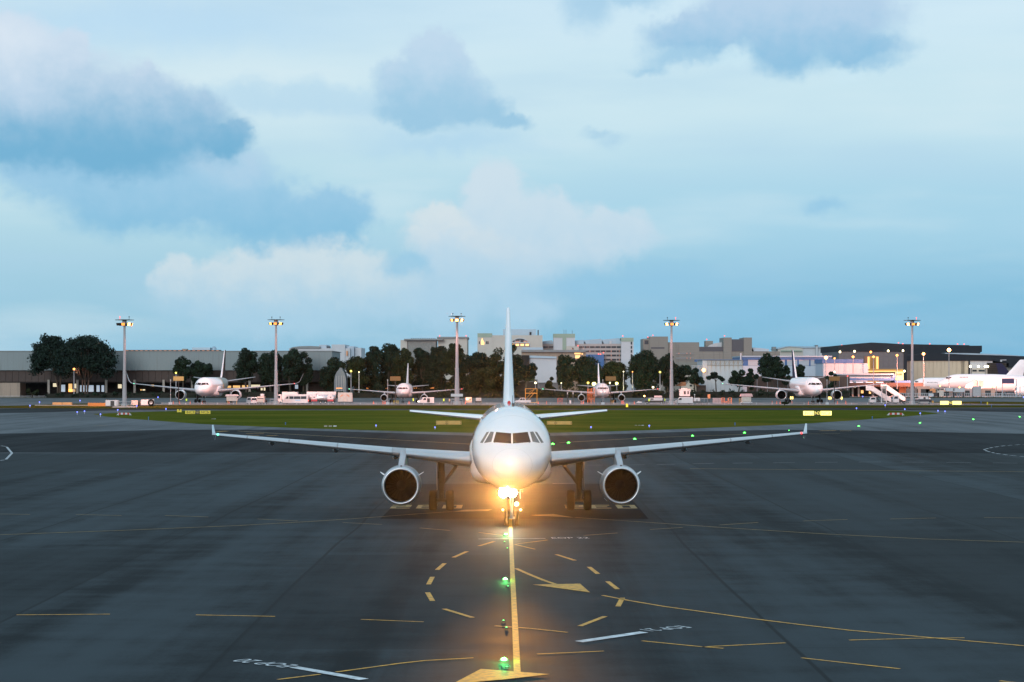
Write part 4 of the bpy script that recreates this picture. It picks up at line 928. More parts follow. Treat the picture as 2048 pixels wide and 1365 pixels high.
b = MB(); b.lathe([(-.75, .01), (-.5, .55), (0, .72), (.5, .55), (.75, .01)], axis='Z', n=12, o=(X(1406, d), d - 3.2, Z(741, d))); b.build('flood_lamp', SODBIG, r, 3.2)
r = building('gabled_house', 'small pale house with an orange gable roof among the trees', 1378, 838, cat='house')
dd = 838
poly(r, 'wall', CREAM, [(1372, 797), (1372, 770), (1378, 764), (1386, 762.5), (1392.5, 768.5), (1392.5, 797)], dd, 7); poly(r, 'roof', mat('terracotta_roof', (.36, .15, .07), .7), [(1384, 761.6), (1388, 762.5), (1400, 771.5), (1396, 773), (1390, 769.5)], dd - .6, 8)
bx(r, 'wall', CREAM, 1362, 771, 1372, None, dd + .5, 6); poly(r, 'roof', mat('terracotta_roof', (.36, .15, .07), .7), [(1351, 772.5), (1364, 764.5), (1372, 765), (1372, 771.5), (1360, 772.5)], dd + .2, 7)
bx(r, 'window', WINDK, 1379.5, 770, 1384, 773.5, dd - .15, .3); bx(r, 'shed', BRNP, 1393, 771, 1412, None, dd + 1, 5); bx(r, 'upper_wall', CREAM, 1369, 750.5, 1396, 754.5, dd + 4, 3)
# blue hangar
d = 930
r = building('blue_hangar', 'blue and white hangar with grey shutters behind the right freighter', 1570, d)
bx(r, 'roof', ROOFB, 1484, 712, 1664, 714.6, d - 1.5, 42); bx(r, 'fascia', BLUEC, 1484, 714.6, 1663, 720, d - .8, 40)
bx(r, 'upper_wall', BLUEC, 1484, 720, 1663, 732, d, 38); bx(r, 'wall', BLUEW, 1484, 732, 1646, None, d - .1, 38)
repeat(r, 'shutter', mat('grey_shutter', (.36, .40, .45), .5, var=.05), 0, 0, 20.5, 11.8, [(1496, 719.8), (1522, 719.8), (1549, 719.8), (1574, 719.8), (1597.5, 719.8), (1620, 719.8)], d, .2, .25)
repeat(r, 'column', BLUEC, 0, 0, 2.6, 13, [(1518, 719.5), (1544.5, 719.5), (1570.5, 719.5), (1594.6, 719.5), (1618.2, 719.5), (1641, 719.5)], d, .2, .5)
bx(r, 'sign_board', BLUEC, 1478, 721, 1481.5, 731, d - 3, .4); bx(r, 'sign_board', BLUEC, 1391, 719.5, 1484, 724, d + 2, 6); b = MB(); b.tube((X(1480, d), d - 3, 0), (X(1480, d), d - 3, Z(707, d)), .35, n=8); b.build('pylon', PALEW, r)
d = 1180
r = building('cream_works', 'cream works with a low gable and a white chimney left of the dark hangar', 1620, d)
poly(r, 'wall', CREAM, [(1556, 760), (1556, 698), (1572, 694.2), (1580, 693.6), (1606, 696), (1606, 760)], d, 30); bx(r, 'wall', PALEW, 1605.8, 696.5, 1678, None, d + .5, 30); poly(r, 'roof', ROOFB, [(1555, 698), (1572, 693.2), (1580, 692.6), (1606, 693.2), (1678, 693.6), (1678, 696.5), (1606, 696.3), (1580, 694), (1572, 694.8), (1556, 699)], d - .6, 32)
bx(r, 'chimney', PALEW, 1632, 691, 1635.5, None, d - 2, 3); bx(r, 'chimney_cap', ROOFG, 1630, 690.6, 1637, 691.4, d - 3, 5); bx(r, 'canopy', GREEN, 1562, 701, 1604, 703.4, d - 1.5, 1.4); bx(r, 'roof_plant', ROOFG, 1545.5, 694, 1552.5, 700, d + 2, 6)
repeat(r, 'window', WINDK, 0, 0, 4.2, 2.2, [(1658 + 4.5 * k, 700.7) for k in range(4)] + [(1658 + 4.5 * k, 711) for k in range(2)] + [(1668 + 4.5 * k, 711) for k in range(2)], d + .5, .1, .2)
r = building('panelled_box', 'box of pale square panels under a royal blue band beside the blue hangar', 1690, 900)
d = 900
bx(r, 'core', BLUEW, 1646, 727, 1735, None, d, 22); bx(r, 'band', BLUEC, 1645, 718.8, 1726.5, 727, d - .5, 24)
repeat(r, 'panel', mat('pale_wall_panel', (.42, .48, .53), .5, var=.05), 0, 0, 14.6, 5.4, [(1647 + 15 * i, 727.4 + 5.8 * j) for i in range(6) for j in range(4) if i < 5 or j > 0][:23], d, .1, .18)
bx(r, 'annexe', BLUEW, 1727, 727.3, 1735.3, 747, d - .9, 5)
# dark hangars on the right
d = 1010
r = building('dark_hangar', 'huge dark slate hangar with a ridge roof and a yellow-lit gateway', 1800, d)
poly(r, 'roof_band', HANGD, [(1677.5, 703.5), (1677.5, 691.5), (1710, 688), (1742, 685.5), (1775, 686.8), (1808, 689), (1808, 704.3)], d - .6, 60)
poly(r, 'roof_band', HANGD, [(1800, 730), (1800, 688.4), (1890, 690), (1939, 690.8), (1939, 691.8), (1964, 691.8), (1964, 703.8), (1960, 706), (1960, 730)], 1160, 30)
bx(r, 'wall', HANGP, 1677.5, 703.5, 1808, None, d, 55)
repeat(r, 'wall_panel', HANGP, 0, 0, 9.4, 9.4, [(1678.2 + 9.9 * i, 704 + 9.9 * j) for i in range(13) for j in range(4) if not (4 < i < 8 and j > 0)], d, .1, .12)
bx(r, 'corner_wall', HANGD, 1807.5, 703, 1814, None, d - .4, 8)
GATE = glow('gate_glow', (1, .60, .18), .6)
bx(r, 'gate_recess', mat('ochre_recess', (.4, .25, .06), .6), 1734, 713, 1758, None, d - .6, .2)
for x in (1735, 1752.5): bx(r, 'lit_strip', GATE, x, 714, x + 4.3, 742, d - .9, .2)
repeat(r, 'gate_slat', mat('gate_bronze', (.2, .13, .04), .5), 0, 0, 9, 1.3, [(1741.5, 717 + 2.6 * k) for k in range(8)], d - .8, .1, .2)
bx(r, 'gate_side', mat('rust_brown', (.2, .09, .05), .6), 1729, 713, 1735, 727, d - .8, .3)
bx(r, 'lit_frieze', GATE, 1726, 742, 1806, 744.5, d - 3, .4); bx(r, 'frieze', mat('ochre_recess', (.4, .25, .06), .6), 1726, 738.5, 1806, 742, d - 2.6, .4)
bx(r, 'lit_opening', glow('gate_glow_pale', (1, .78, .35), 1.1), 1791, 745, 1807, 761, d - 3, .3)
repeat(r, 'gate_slat', mat('gate_bronze', (.2, .13, .04), .5), 0, 0, 1.4, 4.2, [(1792.5 + 2.6 * k, 747) for k in range(5)], d - 3.4, .1, .1)
for i, (x, y) in enumerate(((1680, 704.5), (1709, 703.5), (1741.5, 704.8), (1776.5, 702.5), (1806, 702), (1808.8, 743))):
    b = MB(); b.lathe([(-.5, .01), (-.3, .42), (.1, .5), (.5, .3), (.6, .01)], axis='Z', n=10, o=(X(x, d - 3), d - 3, Z(y, d - 3))); h = b.build('flood_lamp', WLAMP if i != 2 else SODIUM, r, 3.2)
    b = MB(); b.tube((X(x, d - 3), d - 3, Z(y - 1, d - 3)), (X(x - 1, d), d - .4, Z(y - 3, d)), .12, n=5); b.build('lamp_arm', GALV, r)
for (x, y) in ((1685, 691), (1798.5, 686), (1807, 688), (1861, 688), (1917, 688.5), (1930, 688.8)):
    b = MB(); b.lathe([(-.25, .01), (-.2, .28), (.2, .28), (.3, .01)], axis='Z', n=8, o=(X(x, d), d + 2, Z(y, d))); b.build('obstruction_light', REDB, r)
d = 1075
r = building('beige_door_hangar', 'slate hangar with wide beige sliding doors behind the white airliners', 1900, d)
poly(r, 'roof_band', HANGD, [(1811, 722), (1811, 711), (1845, 708.5), (1878, 706.5), (1905, 708), (1940, 710), (2030, 712), (2120, 716), (2120, 735), (2018, 735), (2018, 727), (1985, 722)], d - .8, 60)
poly(r, 'roof', ROOFB, [(1890, 706.2), (1940, 706.8), (2000, 709), (2040, 711.5), (2040, 712.8), (2000, 711.2), (1940, 709.8), (1890, 707.8)], d - 1.2, 40)
repeat(r, 'door_leaf', ribbed('beige_door', (.46, .41, .30), 2, 5.0, .2, var=.05), 0, 0, 15.3, 58, [(1820 + 15.6 * k, 722.5) for k in range(7)] + [(1922, 722.5)], d, .4, .2)
bx(r, 'wall', BEIGE, 1812, 722, 1938, None, d + .8, 50); bx(r, 'column', HANGD, 1936.8, 712, 1940, None, d - .5, 2)
bx(r, 'white_wall', PALEW, 1940, 721.5, 1985, None, d + .2, 40); bx(r, 'annexe', CREAM, 1944, 737, 1970, None, d - 2, 3)
for x in (1945, 1957.5): bx(r, 'window', WINDK, x, 740, x + (8.5 if x < 1950 else 12), 743.5, d - 2.2, .3)
bx(r, 'shutter', PALEW, 1943.5, 747.5, 1970, None, d - 2.3, .2); bx(r, 'wall', CREAM, 1972, 731, 1978, None, d - 1, 1)
bx(r, 'scaffold_net', mat('dark_net', (.022, .018, .016), .9, var=.4, scale=.5), 1977.5, 726, 2013, None, d - 4, 12)
repeat(r, 'scaffold_ledger', mat('scaffold_brown', (.07, .055, .045), .7), 0, 0, 35.5, .6, [(1977.5, 728 + 4 * k) for k in range(7)], d - 4, .1, .2)
bx(r, 'crane_arm', PALEW, 2001, 719.8, 2013, 721, d - 5, 1); bx(r, 'crane_arm', PALEW, 2001, 720.5, 2004, 724, d - 5, 1)
bx(r, 'lower_wall', ROOFG, 2013, 735, 2120, None, d + 2, 40); bx(r, 'lit_column', LITP, 2026, 736, 2029, 757, d, .5); bx(r, 'lit_opening', LITW, 2016, 743, 2026, 752, d + 1, .5)
for x in (1940.5, 1957, 1970.5, 1975.5):
    b = MB(); b.lathe([(-.6, .01), (-.4, .45), (.1, .55), (.5, .3), (.6, .01)], axis='Z', n=10, o=(X(x, d - 5), d - 5, Z(733.5, d - 5))); b.build('flood_lamp', glow('white_flood_bright', (1, .84, .45), 7), r, 3.2)
d = 868
r = building('blue_canopy_terminal', 'low canopy building with a royal blue band and a dark brown soffit', 1740, d)
bx(r, 'roof', ROOFB, 1672, 747.5, 1789, 750.2, d - 2, 20); bx(r, 'wall', PALEW, 1678, 750.2, 1783, 756.5, d, 16); bx(r, 'band', BLUEC, 1692, 756.5, 1790, 761.5, d - 1, 18); bx(r, 'end_panel', BLUEC, 1783, 750.2, 1791.5, 756.5, d - .5, 16); bx(r, 'emblem', PALEW, 1785.6, 752, 1788.6, 754.8, d - .8, .3)
bx(r, 'soffit', BRNP, 1690, 766, 1846, 773.5, d - 4, 12); bx(r, 'link_roof', BLUEC, 1790, 761.5, 1824, 766, d - 3, 10)
repeat(r, 'lamp_strip', LITC, 0, 0, 14, 1.2, [(1692, 764.5), (1712, 764.5), (1732, 764.5), (1752, 764.5)], d - 3.5, .1, .1)
repeat(r, 'column', CONC, 0, 0, 3, 30, [(1704, 764), (1716, 764), (1744, 766), (1783, 766), (1815, 773), (1842, 773)], d, .6, 0)
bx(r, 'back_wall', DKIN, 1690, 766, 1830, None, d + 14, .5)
for (x0, y0, x1, y1, m) in ((1693, 774, 1698, 776, LITP), (1707, 774, 1712, 776, LITP), (1722, 781, 1727, 787, LITW), (1738, 783, 1742, 788, LITW), (1798, 774.5, 1813, 787, mat('orange_shop', (.75, .22, .07), .5)), (1838, 776, 1839.5, 786, LITP)):
    bx(r, 'lit_opening', m, x0, y0, x1, y1, d + 5, .3)
r = building('brown_screen_wall', 'long dark brown screen wall behind the right freighter', 1600, 850, cat='wall')
repeat(r, 'panel', mat('brown_screen', (.085, .048, .036), .7, var=.2), 0, 0, 20, 46, [(1494 + 20.6 * k, 753) for k in range(10)], 850, .3, 0)

# ---------------------------------------------------------------- trees
LEAF = []
def leaf_mat(name, c):
    m = bpy.data.materials.new(name); m.use_nodes = True; t = NT(m.node_tree); bs = m.node_tree.nodes['Principled BSDF']
    at = t.n('ShaderNodeAttribute', attribute_name='tone')
    t.set(bs.inputs['Base Color'], t.mix(at.outputs['Fac'], (*[x * .55 for x in c], 1), (c[0] * 1.5, c[1] * 1.35, c[2] * 1.1, 1)))
    bs.inputs['Roughness'].default_value = .75; bs.inputs['Specular IOR Level'].default_value = .15
    return m
LEAF_D = leaf_mat('leaf_dark_green', (0.0095, 0.023, 0.0155)); LEAF_B = leaf_mat('leaf_blue_green', (0.0085, 0.022, 0.019)); LEAF_O = leaf_mat('leaf_olive', (0.017, 0.027, 0.012))
BARK = mat('bark', (0.045, 0.037, 0.028), 0.9, var=.3, scale=2)
def leaf_mesh(name, centres, radii, n, size, rng, m, flat=0.8):
    """n leaf sprays spread through the outer part of every clump"""
    C_ = np.array(centres); k = rng.integers(0, len(C_), n)
    v = rng.normal(size=(n, 3)); v /= np.linalg.norm(v, axis=1)[:, None]
    rad = np.array(radii)[k][:, None] * (rng.uniform(.4, 1.1, (n, 1)) ** .6 if flat > .8 else rng.uniform(.25, 1.45, (n, 1)))
    p = C_[k] + v * rad * np.array([1, 1, flat])
    nrm = v + rng.normal(scale=.7, size=(n, 3)); nrm /= np.linalg.norm(nrm, axis=1)[:, None]
    u = np.cross(nrm, rng.normal(size=(n, 3))); u /= np.linalg.norm(u, axis=1)[:, None]; w = np.cross(nrm, u)
    s_ = size * rng.uniform(.55, 1.3, (n, 1)); a_ = p - u * s_; b_ = p + w * s_ * .6; c_ = p + u * s_; d_ = p - w * s_ * .6
    V = np.stack([a_, b_, c_, d_], 1).reshape(-1, 3)
    me = bpy.data.meshes.new(name); me.vertices.add(4 * n); me.vertices.foreach_set('co', V.ravel())
    me.loops.add(4 * n); me.loops.foreach_set('vertex_index', np.arange(4 * n, dtype=np.int32)); me.polygons.add(n)
    me.polygons.foreach_set('loop_start', np.arange(0, 4 * n, 4, dtype=np.int32))
    at = me.attributes.new('tone', 'FLOAT', 'FACE'); clump_tone = rng.uniform(0, 1, len(C_))
    at.data.foreach_set('value', np.clip(clump_tone[k] * .6 + rng.uniform(0, .5, n), 0, 1).astype(np.float32))
    me.materials.append(m); me.update(calc_edges=True); me.validate(); return me
def tree(label, x0, y0, x1, y1, d, seed, m, group, name='broadleaf_tree', kind='round', trunks=1, dens=1.0, foot=None):
    rng = np.random.default_rng(seed); cx, w = X((x0 + x1) / 2, d), (x1 - x0) / F * d
    zt, zb = Z(y0, d), max(Z(y1, d), 0.6); h = zt - zb; fx = cx if foot is None else X(foot, d)
    root = empty(name, (fx, d, 0), label, 'tree', group)
    nc = max(12, int(w * h / (3.4 if kind == 'round' else 2.2))); cs, rs = [], []
    lim = min(w, 14) / 2
    for i in range(nc):
        while True:
            u = rng.uniform(-1, 1, 3)
            if kind == 'umbrella': ok = (u[0] ** 2 + u[1] ** 2 < 1) and (u[2] < 1 - .8 * u[0] ** 2) and (u[2] > -.75 + .75 * (1 - u[0] ** 2) * rng.uniform(.3, 1))
            else: ok = u[0] ** 2 + u[1] ** 2 + (abs(u[2]) ** 2.4) < 1
            if ok: break
        r_ = rng.uniform(.10, .20) * min(w, h * 1.3) * (1.0 if kind == 'round' else .62)
        r_ = min(r_, 2.2)
        sx_ = max(w / 2 - r_, .1); sz_ = max(h / 2 - r_ * .8, .1)
        cs.append((cx - fx + u[0] * sx_, u[1] * max(min(sx_, lim) - r_ * .2, .1), (zt + zb) / 2 + u[2] * sz_)); rs.append(r_)
    n = int(min(17000, (1500 + w * h * 62) * dens))
    link('crown', leaf_mesh('crown', cs, rs, n, .27 + .009 * w, rng, m, .75 if kind == 'umbrella' else .85), root)
    b = MB(); base_r = (.016 * min(w, 14) + .014 * h + .1) / trunks ** .4
    for tnk in range(trunks):
        ox = (tnk - (trunks - 1) / 2) * .9; top = (rng.uniform(-.6, .6) + ox * 1.4, rng.uniform(-.5, .5), zb + .15 * h)
        b.path([(ox, 0, 0), (ox * 1.1 + rng.uniform(-.2, .2), 0, top[2] * .5), top], base_r, base_r * .7, 7)
        order = sorted(range(nc), key=lambda q: abs(cs[q][0] - ox * 4))[: max(5, nc // (2 * trunks))]
        for q in order:
            c_ = cs[q]; mid = ((top[0] + c_[0]) / 2 + rng.uniform(-.3, .3), (top[1] + c_[1]) / 2, top[2] + (c_[2] - top[2]) * .38); b.path([top, mid, c_], base_r * .42, .04, 5)
    b.build('trunk', BARK, root, 0.9, world=False); return root
GL, GM, GR = 'trees before the long grey shed', 'trees of the middle bank', 'trees on the right'
tree('wide spreading rain tree on the far left with a light glowing under it', 104, 669, 238, 776, 812, 3, LEAF_B, GL, 'rain_tree', 'umbrella', 3, 1.0, 170)
tree('spreading rain tree at the far left edge of the pair, leaning left', 56, 667, 152, 768, 818, 4, LEAF_B, GL, 'rain_tree', 'umbrella', 2, 1.0, 118)
tree('small round tree behind the left freighter nose, taller of two', 344, 710, 388, 768, 822, 5, LEAF_D, GL)
tree('small bushy tree between the left freighter nose and its fin', 376, 716, 428, 776, 824, 6, LEAF_D, GL)
tree('leafy tree just right of the left freighter fin', 464, 693, 520, 772, 816, 7, LEAF_D, GL)
tree('leafy tree directly behind the second mast', 510, 692, 572, 775, 818, 8, LEAF_D, GL)
tree('leafy tree hiding the shed right of the second mast', 556, 694, 606, 772, 814, 9, LEAF_D, GL)
tree('rounded leafy tree at the right end of the grey shed', 584, 698, 631, 778, 820, 10, LEAF_D, GL)
mid = [(634, 712, 700, 790, 822, 'low domed dark tree left of the round-shouldered shelter'), (684, 708, 742, 792, 826, 'dark tree rising behind the round-shouldered shelter'), (722, 686, 772, 785, 834, 'tall dark tree forming the left shoulder of the middle bank'),
       (752, 684, 806, 790, 838, 'tall round-headed dark tree left of the silver jet fin'), (780, 690, 836, 785, 830, 'dark tree standing behind the left silver jet fin'), (818, 683, 872, 788, 836, 'dark tree under the thin dark roof'), (852, 682, 908, 790, 832, 'dark tree just left of the tallest mast'),
       (884, 684, 934, 788, 828, 'dark tree hidden behind the tallest mast'), (912, 704, 968, 792, 826, 'shorter tree right of the tallest mast'), (932, 690, 990, 785, 836, 'dark tree below the flame-shaped glint on the cream block'), (968, 694, 1022, 790, 834, 'dark tree left of the taxiing jet fin'),
       (1002, 686, 1050, 785, 838, 'dark tree right of the taxiing jet fin below the arched window')]
for i, (a_, b_, c_, e_, d_, lb) in enumerate(mid): tree(lb, a_, b_, c_, e_, d_, 20 + i, (LEAF_D, LEAF_O, LEAF_D)[i % 3], GM, dens=1.1)
tree('slim low tree in front of the middle bank near the dark coping', 742, 762, 782, 792, 820, 40, LEAF_D, GM); tree('lower olive tree in front of the middle bank right of the tallest mast', 946, 728, 996, 790, 818, 41, LEAF_O, GM)
tree('open-crowned tree standing before the pale warehouse wall', 1030, 722, 1080, 768, 818, 42, LEAF_D, GR, foot=1052, dens=.8)
right = [(1108, 702, 1156, 784, 830, LEAF_D, 'tall dark tree before the pale warehouse'), (1140, 708, 1212, 788, 832, LEAF_D, 'broad dark tree behind the right silver jet fin'), (1190, 720, 1262, 790, 836, LEAF_O, 'olive tree between the silver jet and the big domed tree'), (1252, 699, 1330, 790, 830, LEAF_D, 'big domed tree below the right stair tower'),
         (1306, 702, 1362, 792, 834, LEAF_D, 'domed tree behind the fourth mast'), (1340, 724, 1400, 775, 846, LEAF_D, 'lower dark tree right of the fourth mast'), (1366, 748, 1412, 772, 832, LEAF_D, 'small dark tree over the gabled house'), (1086, 750, 1118, 792, 842, LEAF_O, 'low dark bush tree before the warehouse wall')]
for i, (a_, b_, c_, e_, d_, m_, lb) in enumerate(right): tree(lb, a_, b_, c_, e_, d_, 60 + i, m_, GR)
tree('small umbrella-shaped tree in front of the rust-streaked shed', 1411, 745, 1450, 768, 826, 70, LEAF_B, GR, kind='umbrella', foot=1432)
tree('dark tree at the right corner of the rust-streaked shed', 1455, 738, 1500, 778, 826, 71, LEAF_D, GR); tree('dark tree between the shed and the large right tree', 1484, 736, 1520, 785, 834, 72, LEAF_D, GR)
tree('large irregular tree left of the right freighter fin', 1513, 702, 1570, 770, 828, 73, LEAF_D, GR, foot=1545); tree('side branch tree just left of the right freighter fin', 1552, 720, 1582, 775, 832, 74, LEAF_D, GR)
tree('compact round tree just right of the right freighter fin', 1582, 722, 1614, 770, 834, 75, LEAF_D, GR); tree('small rounded tree behind the sign board right of the right freighter', 1648, 742, 1678, 790, 838, 76, LEAF_D, GR)
tree('small round bush tree by the boarding stairs', 1776, 776, 1797, 792, 838, 77, LEAF_B, GR)
# hedges and shrubs
def hedge(label, px0, py, px1, d, deep, seed, m, name='hedge', cat='hedge', base=0.0):
    rng = np.random.default_rng(seed); x0, x1, h = X(px0, d), X(px1, d), Z(py, d); n = int((x1 - x0) * h * 9) + 60
    ncl = int((x1 - x0) / 1.5) + 2
    cs = [(x0 + (x1 - x0) * rng.uniform(0, 1), rng.uniform(-deep / 2, deep / 2), h * rng.uniform(.12, .78)) for _ in range(ncl * 2)]
    root = empty(name, ((x0 + x1) / 2, d, 0), label, cat, 'hedges along the perimeter')
    link('foliage', leaf_mesh('foliage', [(c[0] - (x0 + x1) / 2, c[1], c[2]) for c in cs], [h * rng.uniform(.22, .38) for _ in cs], n, .42, rng, m), root)
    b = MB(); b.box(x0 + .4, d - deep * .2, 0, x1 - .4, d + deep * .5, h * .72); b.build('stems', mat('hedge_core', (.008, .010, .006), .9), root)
    return root
hedge('low clipped hedge under the far left rain trees', 92, 785, 215, 806, 3, 1, LEAF_D); hedge('dark hedge behind the left freighter', 205, 782, 470, 806, 3, 2, LEAF_D); hedge('tall dark hedge behind the minibus', 470, 780, 690, 806, 3, 3, LEAF_D)
hedge('dark hedge behind the left silver jet', 690, 782, 1010, 806, 3, 4, LEAF_O); hedge('dark hedge between the taxiing jet and the right silver jet', 1010, 776, 1330, 806, 3, 5, LEAF_O); hedge('trimmed dark hedge before the rust-streaked shed', 1330, 779, 1700, 806, 3, 6, LEAF_D)
tree('rounded light green shrub by the beige wall on the far left', 45, 777, 82, 796, 806, 80, LEAF_O, None, 'shrub', dens=1.0)
tree('low scrubby bush on the verge below the right freighter', 1561, 806, 1578, 812.5, 578, 81, LEAF_O, None, 'shrub', dens=.5)
r = empty('picket_fence', (X(45, 842 - 24), 818, 0), 'row of short white pickets along the far left hedge', 'fence')
b = MB(); b.box(-.06, -.04, 0, .06, .04, .75); pm = b.mesh('picket', PALEW)
for k in range(40): link('picket', pm, r, (X(-4 + 2.45 * k, 818) - r.location.x, 0, 0))
b = MB(); b.box(X(-6, 818), 817.93, .35, X(94, 818), 818.0, .42); b.build('rail', DKIN, r)

# ---------------------------------------------------------------- parked aircraft
def ac(**k): return dict(**k)
W767 = dict(sl=1.46, sw=1.27, sh=1.31, zc=4.85, half=23.8, wz=3.55, wr=2.2, wy=17.5, ws=1.42, dihedral=2.15, eng=(7.92, 15.2, 2.5, 1.42, 5.6), gear=(4.65, 27.5, .58, .42, 1.14), bogie=2,
            bz=1.9, tail=(9.3, 6.2, 7.6), finh=15.85, ngear=(8.2, .47, .3, .6))
def dark_panes(sw, sh, zc):
    q = [(GLASS, [(.05, .86), (.86, .90), (1.0, .45), (.05, .38)]), (GLASS, [(.98, .90), (1.30, .84), (1.52, .44), (1.08, .45)])]
    return mirror_panes([(m, [(x * sw, zc + z * sh) for x, z in p]) for m, p in q])
GP = 'parked twin-engine jets facing the runway'
fr1 = airliner('parked_freighter', 'white widebody freighter with dark brown tail parked on the left, tall winglets', GP, (X(400, 606), 606), R(0),
    dict(W767, body=WHITE, rear=mat('olive_grey_livery', (.14, .17, .15), .4), fin=BROWN, stripe=GOLD, fin_edge=WHITE, panes=dark_panes(1.27, 1.31, 4.85), tip='winglet', tiph=3.4, wing=WING))
fr2 = airliner('parked_freighter', 'white widebody freighter with dark purple tail parked on the right', GP, (X(1634, 604), 604), R(0),
    dict(W767, body=WHITE, fin=NAVY, fin_edge=WHITE, panes=dark_panes(1.27, 1.31, 4.85), tip=None, wing=WING))
j1 = airliner('parked_jet', 'silver narrow-body jet with red belly parked left of the tallest mast', GP, (X(804, 612), 612), R(0),
    dict(body=SILVER, rear=mat('dark_teal_livery', (.05, .07, .07), .4), fin=SILVER, belly=REDL, panes=dark_panes(1, 1, 3.8), tip='fence', nac=SILVER))
j2 = airliner('parked_jet', 'silver narrow-body jet with tall curved wingtips before yellow floodlights', GP, (X(1206.5, 612), 612), R(0),
    dict(body=SILVER, fin=WHITE, panes=dark_panes(1, 1, 3.8), tip='sharklet', tiph=2.4, nac=SILVER))
GS = 'white airliners standing side-on at the right edge'
wj = airliner('parked_airliner', 'white airliner farthest left of the three side-on jets, partly behind the mast', GS, (X(1816, 1000), 1000), R(-90), dict(W767, body=WHITE, fin=WHITE, tip=None, wing=WING))
ST7 = [(a_ * 1.0, w_, t_ + (0.62 * min(1, a_ / 2.0) if a_ < 15 else 0), b_) for a_, w_, t_, b_ in ST if a_ < 8] + [(14, 1.975, 2.66, -2.07), (17, 1.975, 2.5, -2.07), (20, 1.975, 2.15, -2.07), (22, 1.975, 2.07, -2.07), (26, 1.96, 2.07, -1.95), (28, 1.88, 2.07, -1.6), (30, 1.68, 2.05, -1.15), (34, 1.02, 1.9, .15), (37.2, .28, 1.55, 1.15), (37.57, .08, 1.42, 1.28)]
jj = airliner('parked_jumbo', 'white jumbo jet with a raised upper deck, its nose behind the bright lamp post', GS, (X(1874, 935), 935), R(-90), dict(W767, st=ST7, sl=1.75, sh=1.33, sw=1.5, zc=5.5, finh=18.5, body=WHITE, fin=WHITE, tip=None, wing=WING, wy=24, tail=(11, 8, 9)))
wb = airliner('parked_airliner', 'white widebody nearest of the side-on jets with a boarding bridge at its door', GS, (X(1930.5, 868), 868), R(-90), dict(W767, sl=1.6, sw=1.42, sh=1.42, zc=4.75, wz=3.3, body=WHITE, fin=WHITE, tip=None, wing=WING, wy=20, eng=(9.0, 18.0, 2.2, 1.6, 6.0)))
nv = airliner('parked_airliner', 'airliner whose dark navy tail fin shows above the jumbo jet', GS, (X(2013, 1040) + 48, 1040), R(90), dict(W767, body=WHITE, fin=NAVY, tip=None, wing=WING, finh=14.5))
def side_glass(root, sw, sh, zc, y, w, h, z, x):
    b = MB(); b.cbox((x, y, z), (.06, w, h)); b.build('cockpit_window', GLASS, root, world=False)
side_glass(wj, 1.27, 1.31, 4.85, 3.6, 1.5, .5, 5.7, 2.05); side_glass(jj, 1, 1, 5, 4.6, 2.4, .6, 7.45, 2.1); side_glass(wb, 1, 1, 5, 3.9, 1.9, .65, 5.7, 2.25)
for root, zc_, w_, n_, y0 in ((wj, 5.35, 2.51, 24, 8.5), (jj, 7.7, 2.62, 6, 9.5)):
    b = MB(); b.cbox((0, 0, 0), (.06, .28, .36)); me = b.mesh('cabin_window', GLASS)
    for k in range(n_): link('cabin_window', me, root, (w_ - .02, y0 + .62 * k, zc_))
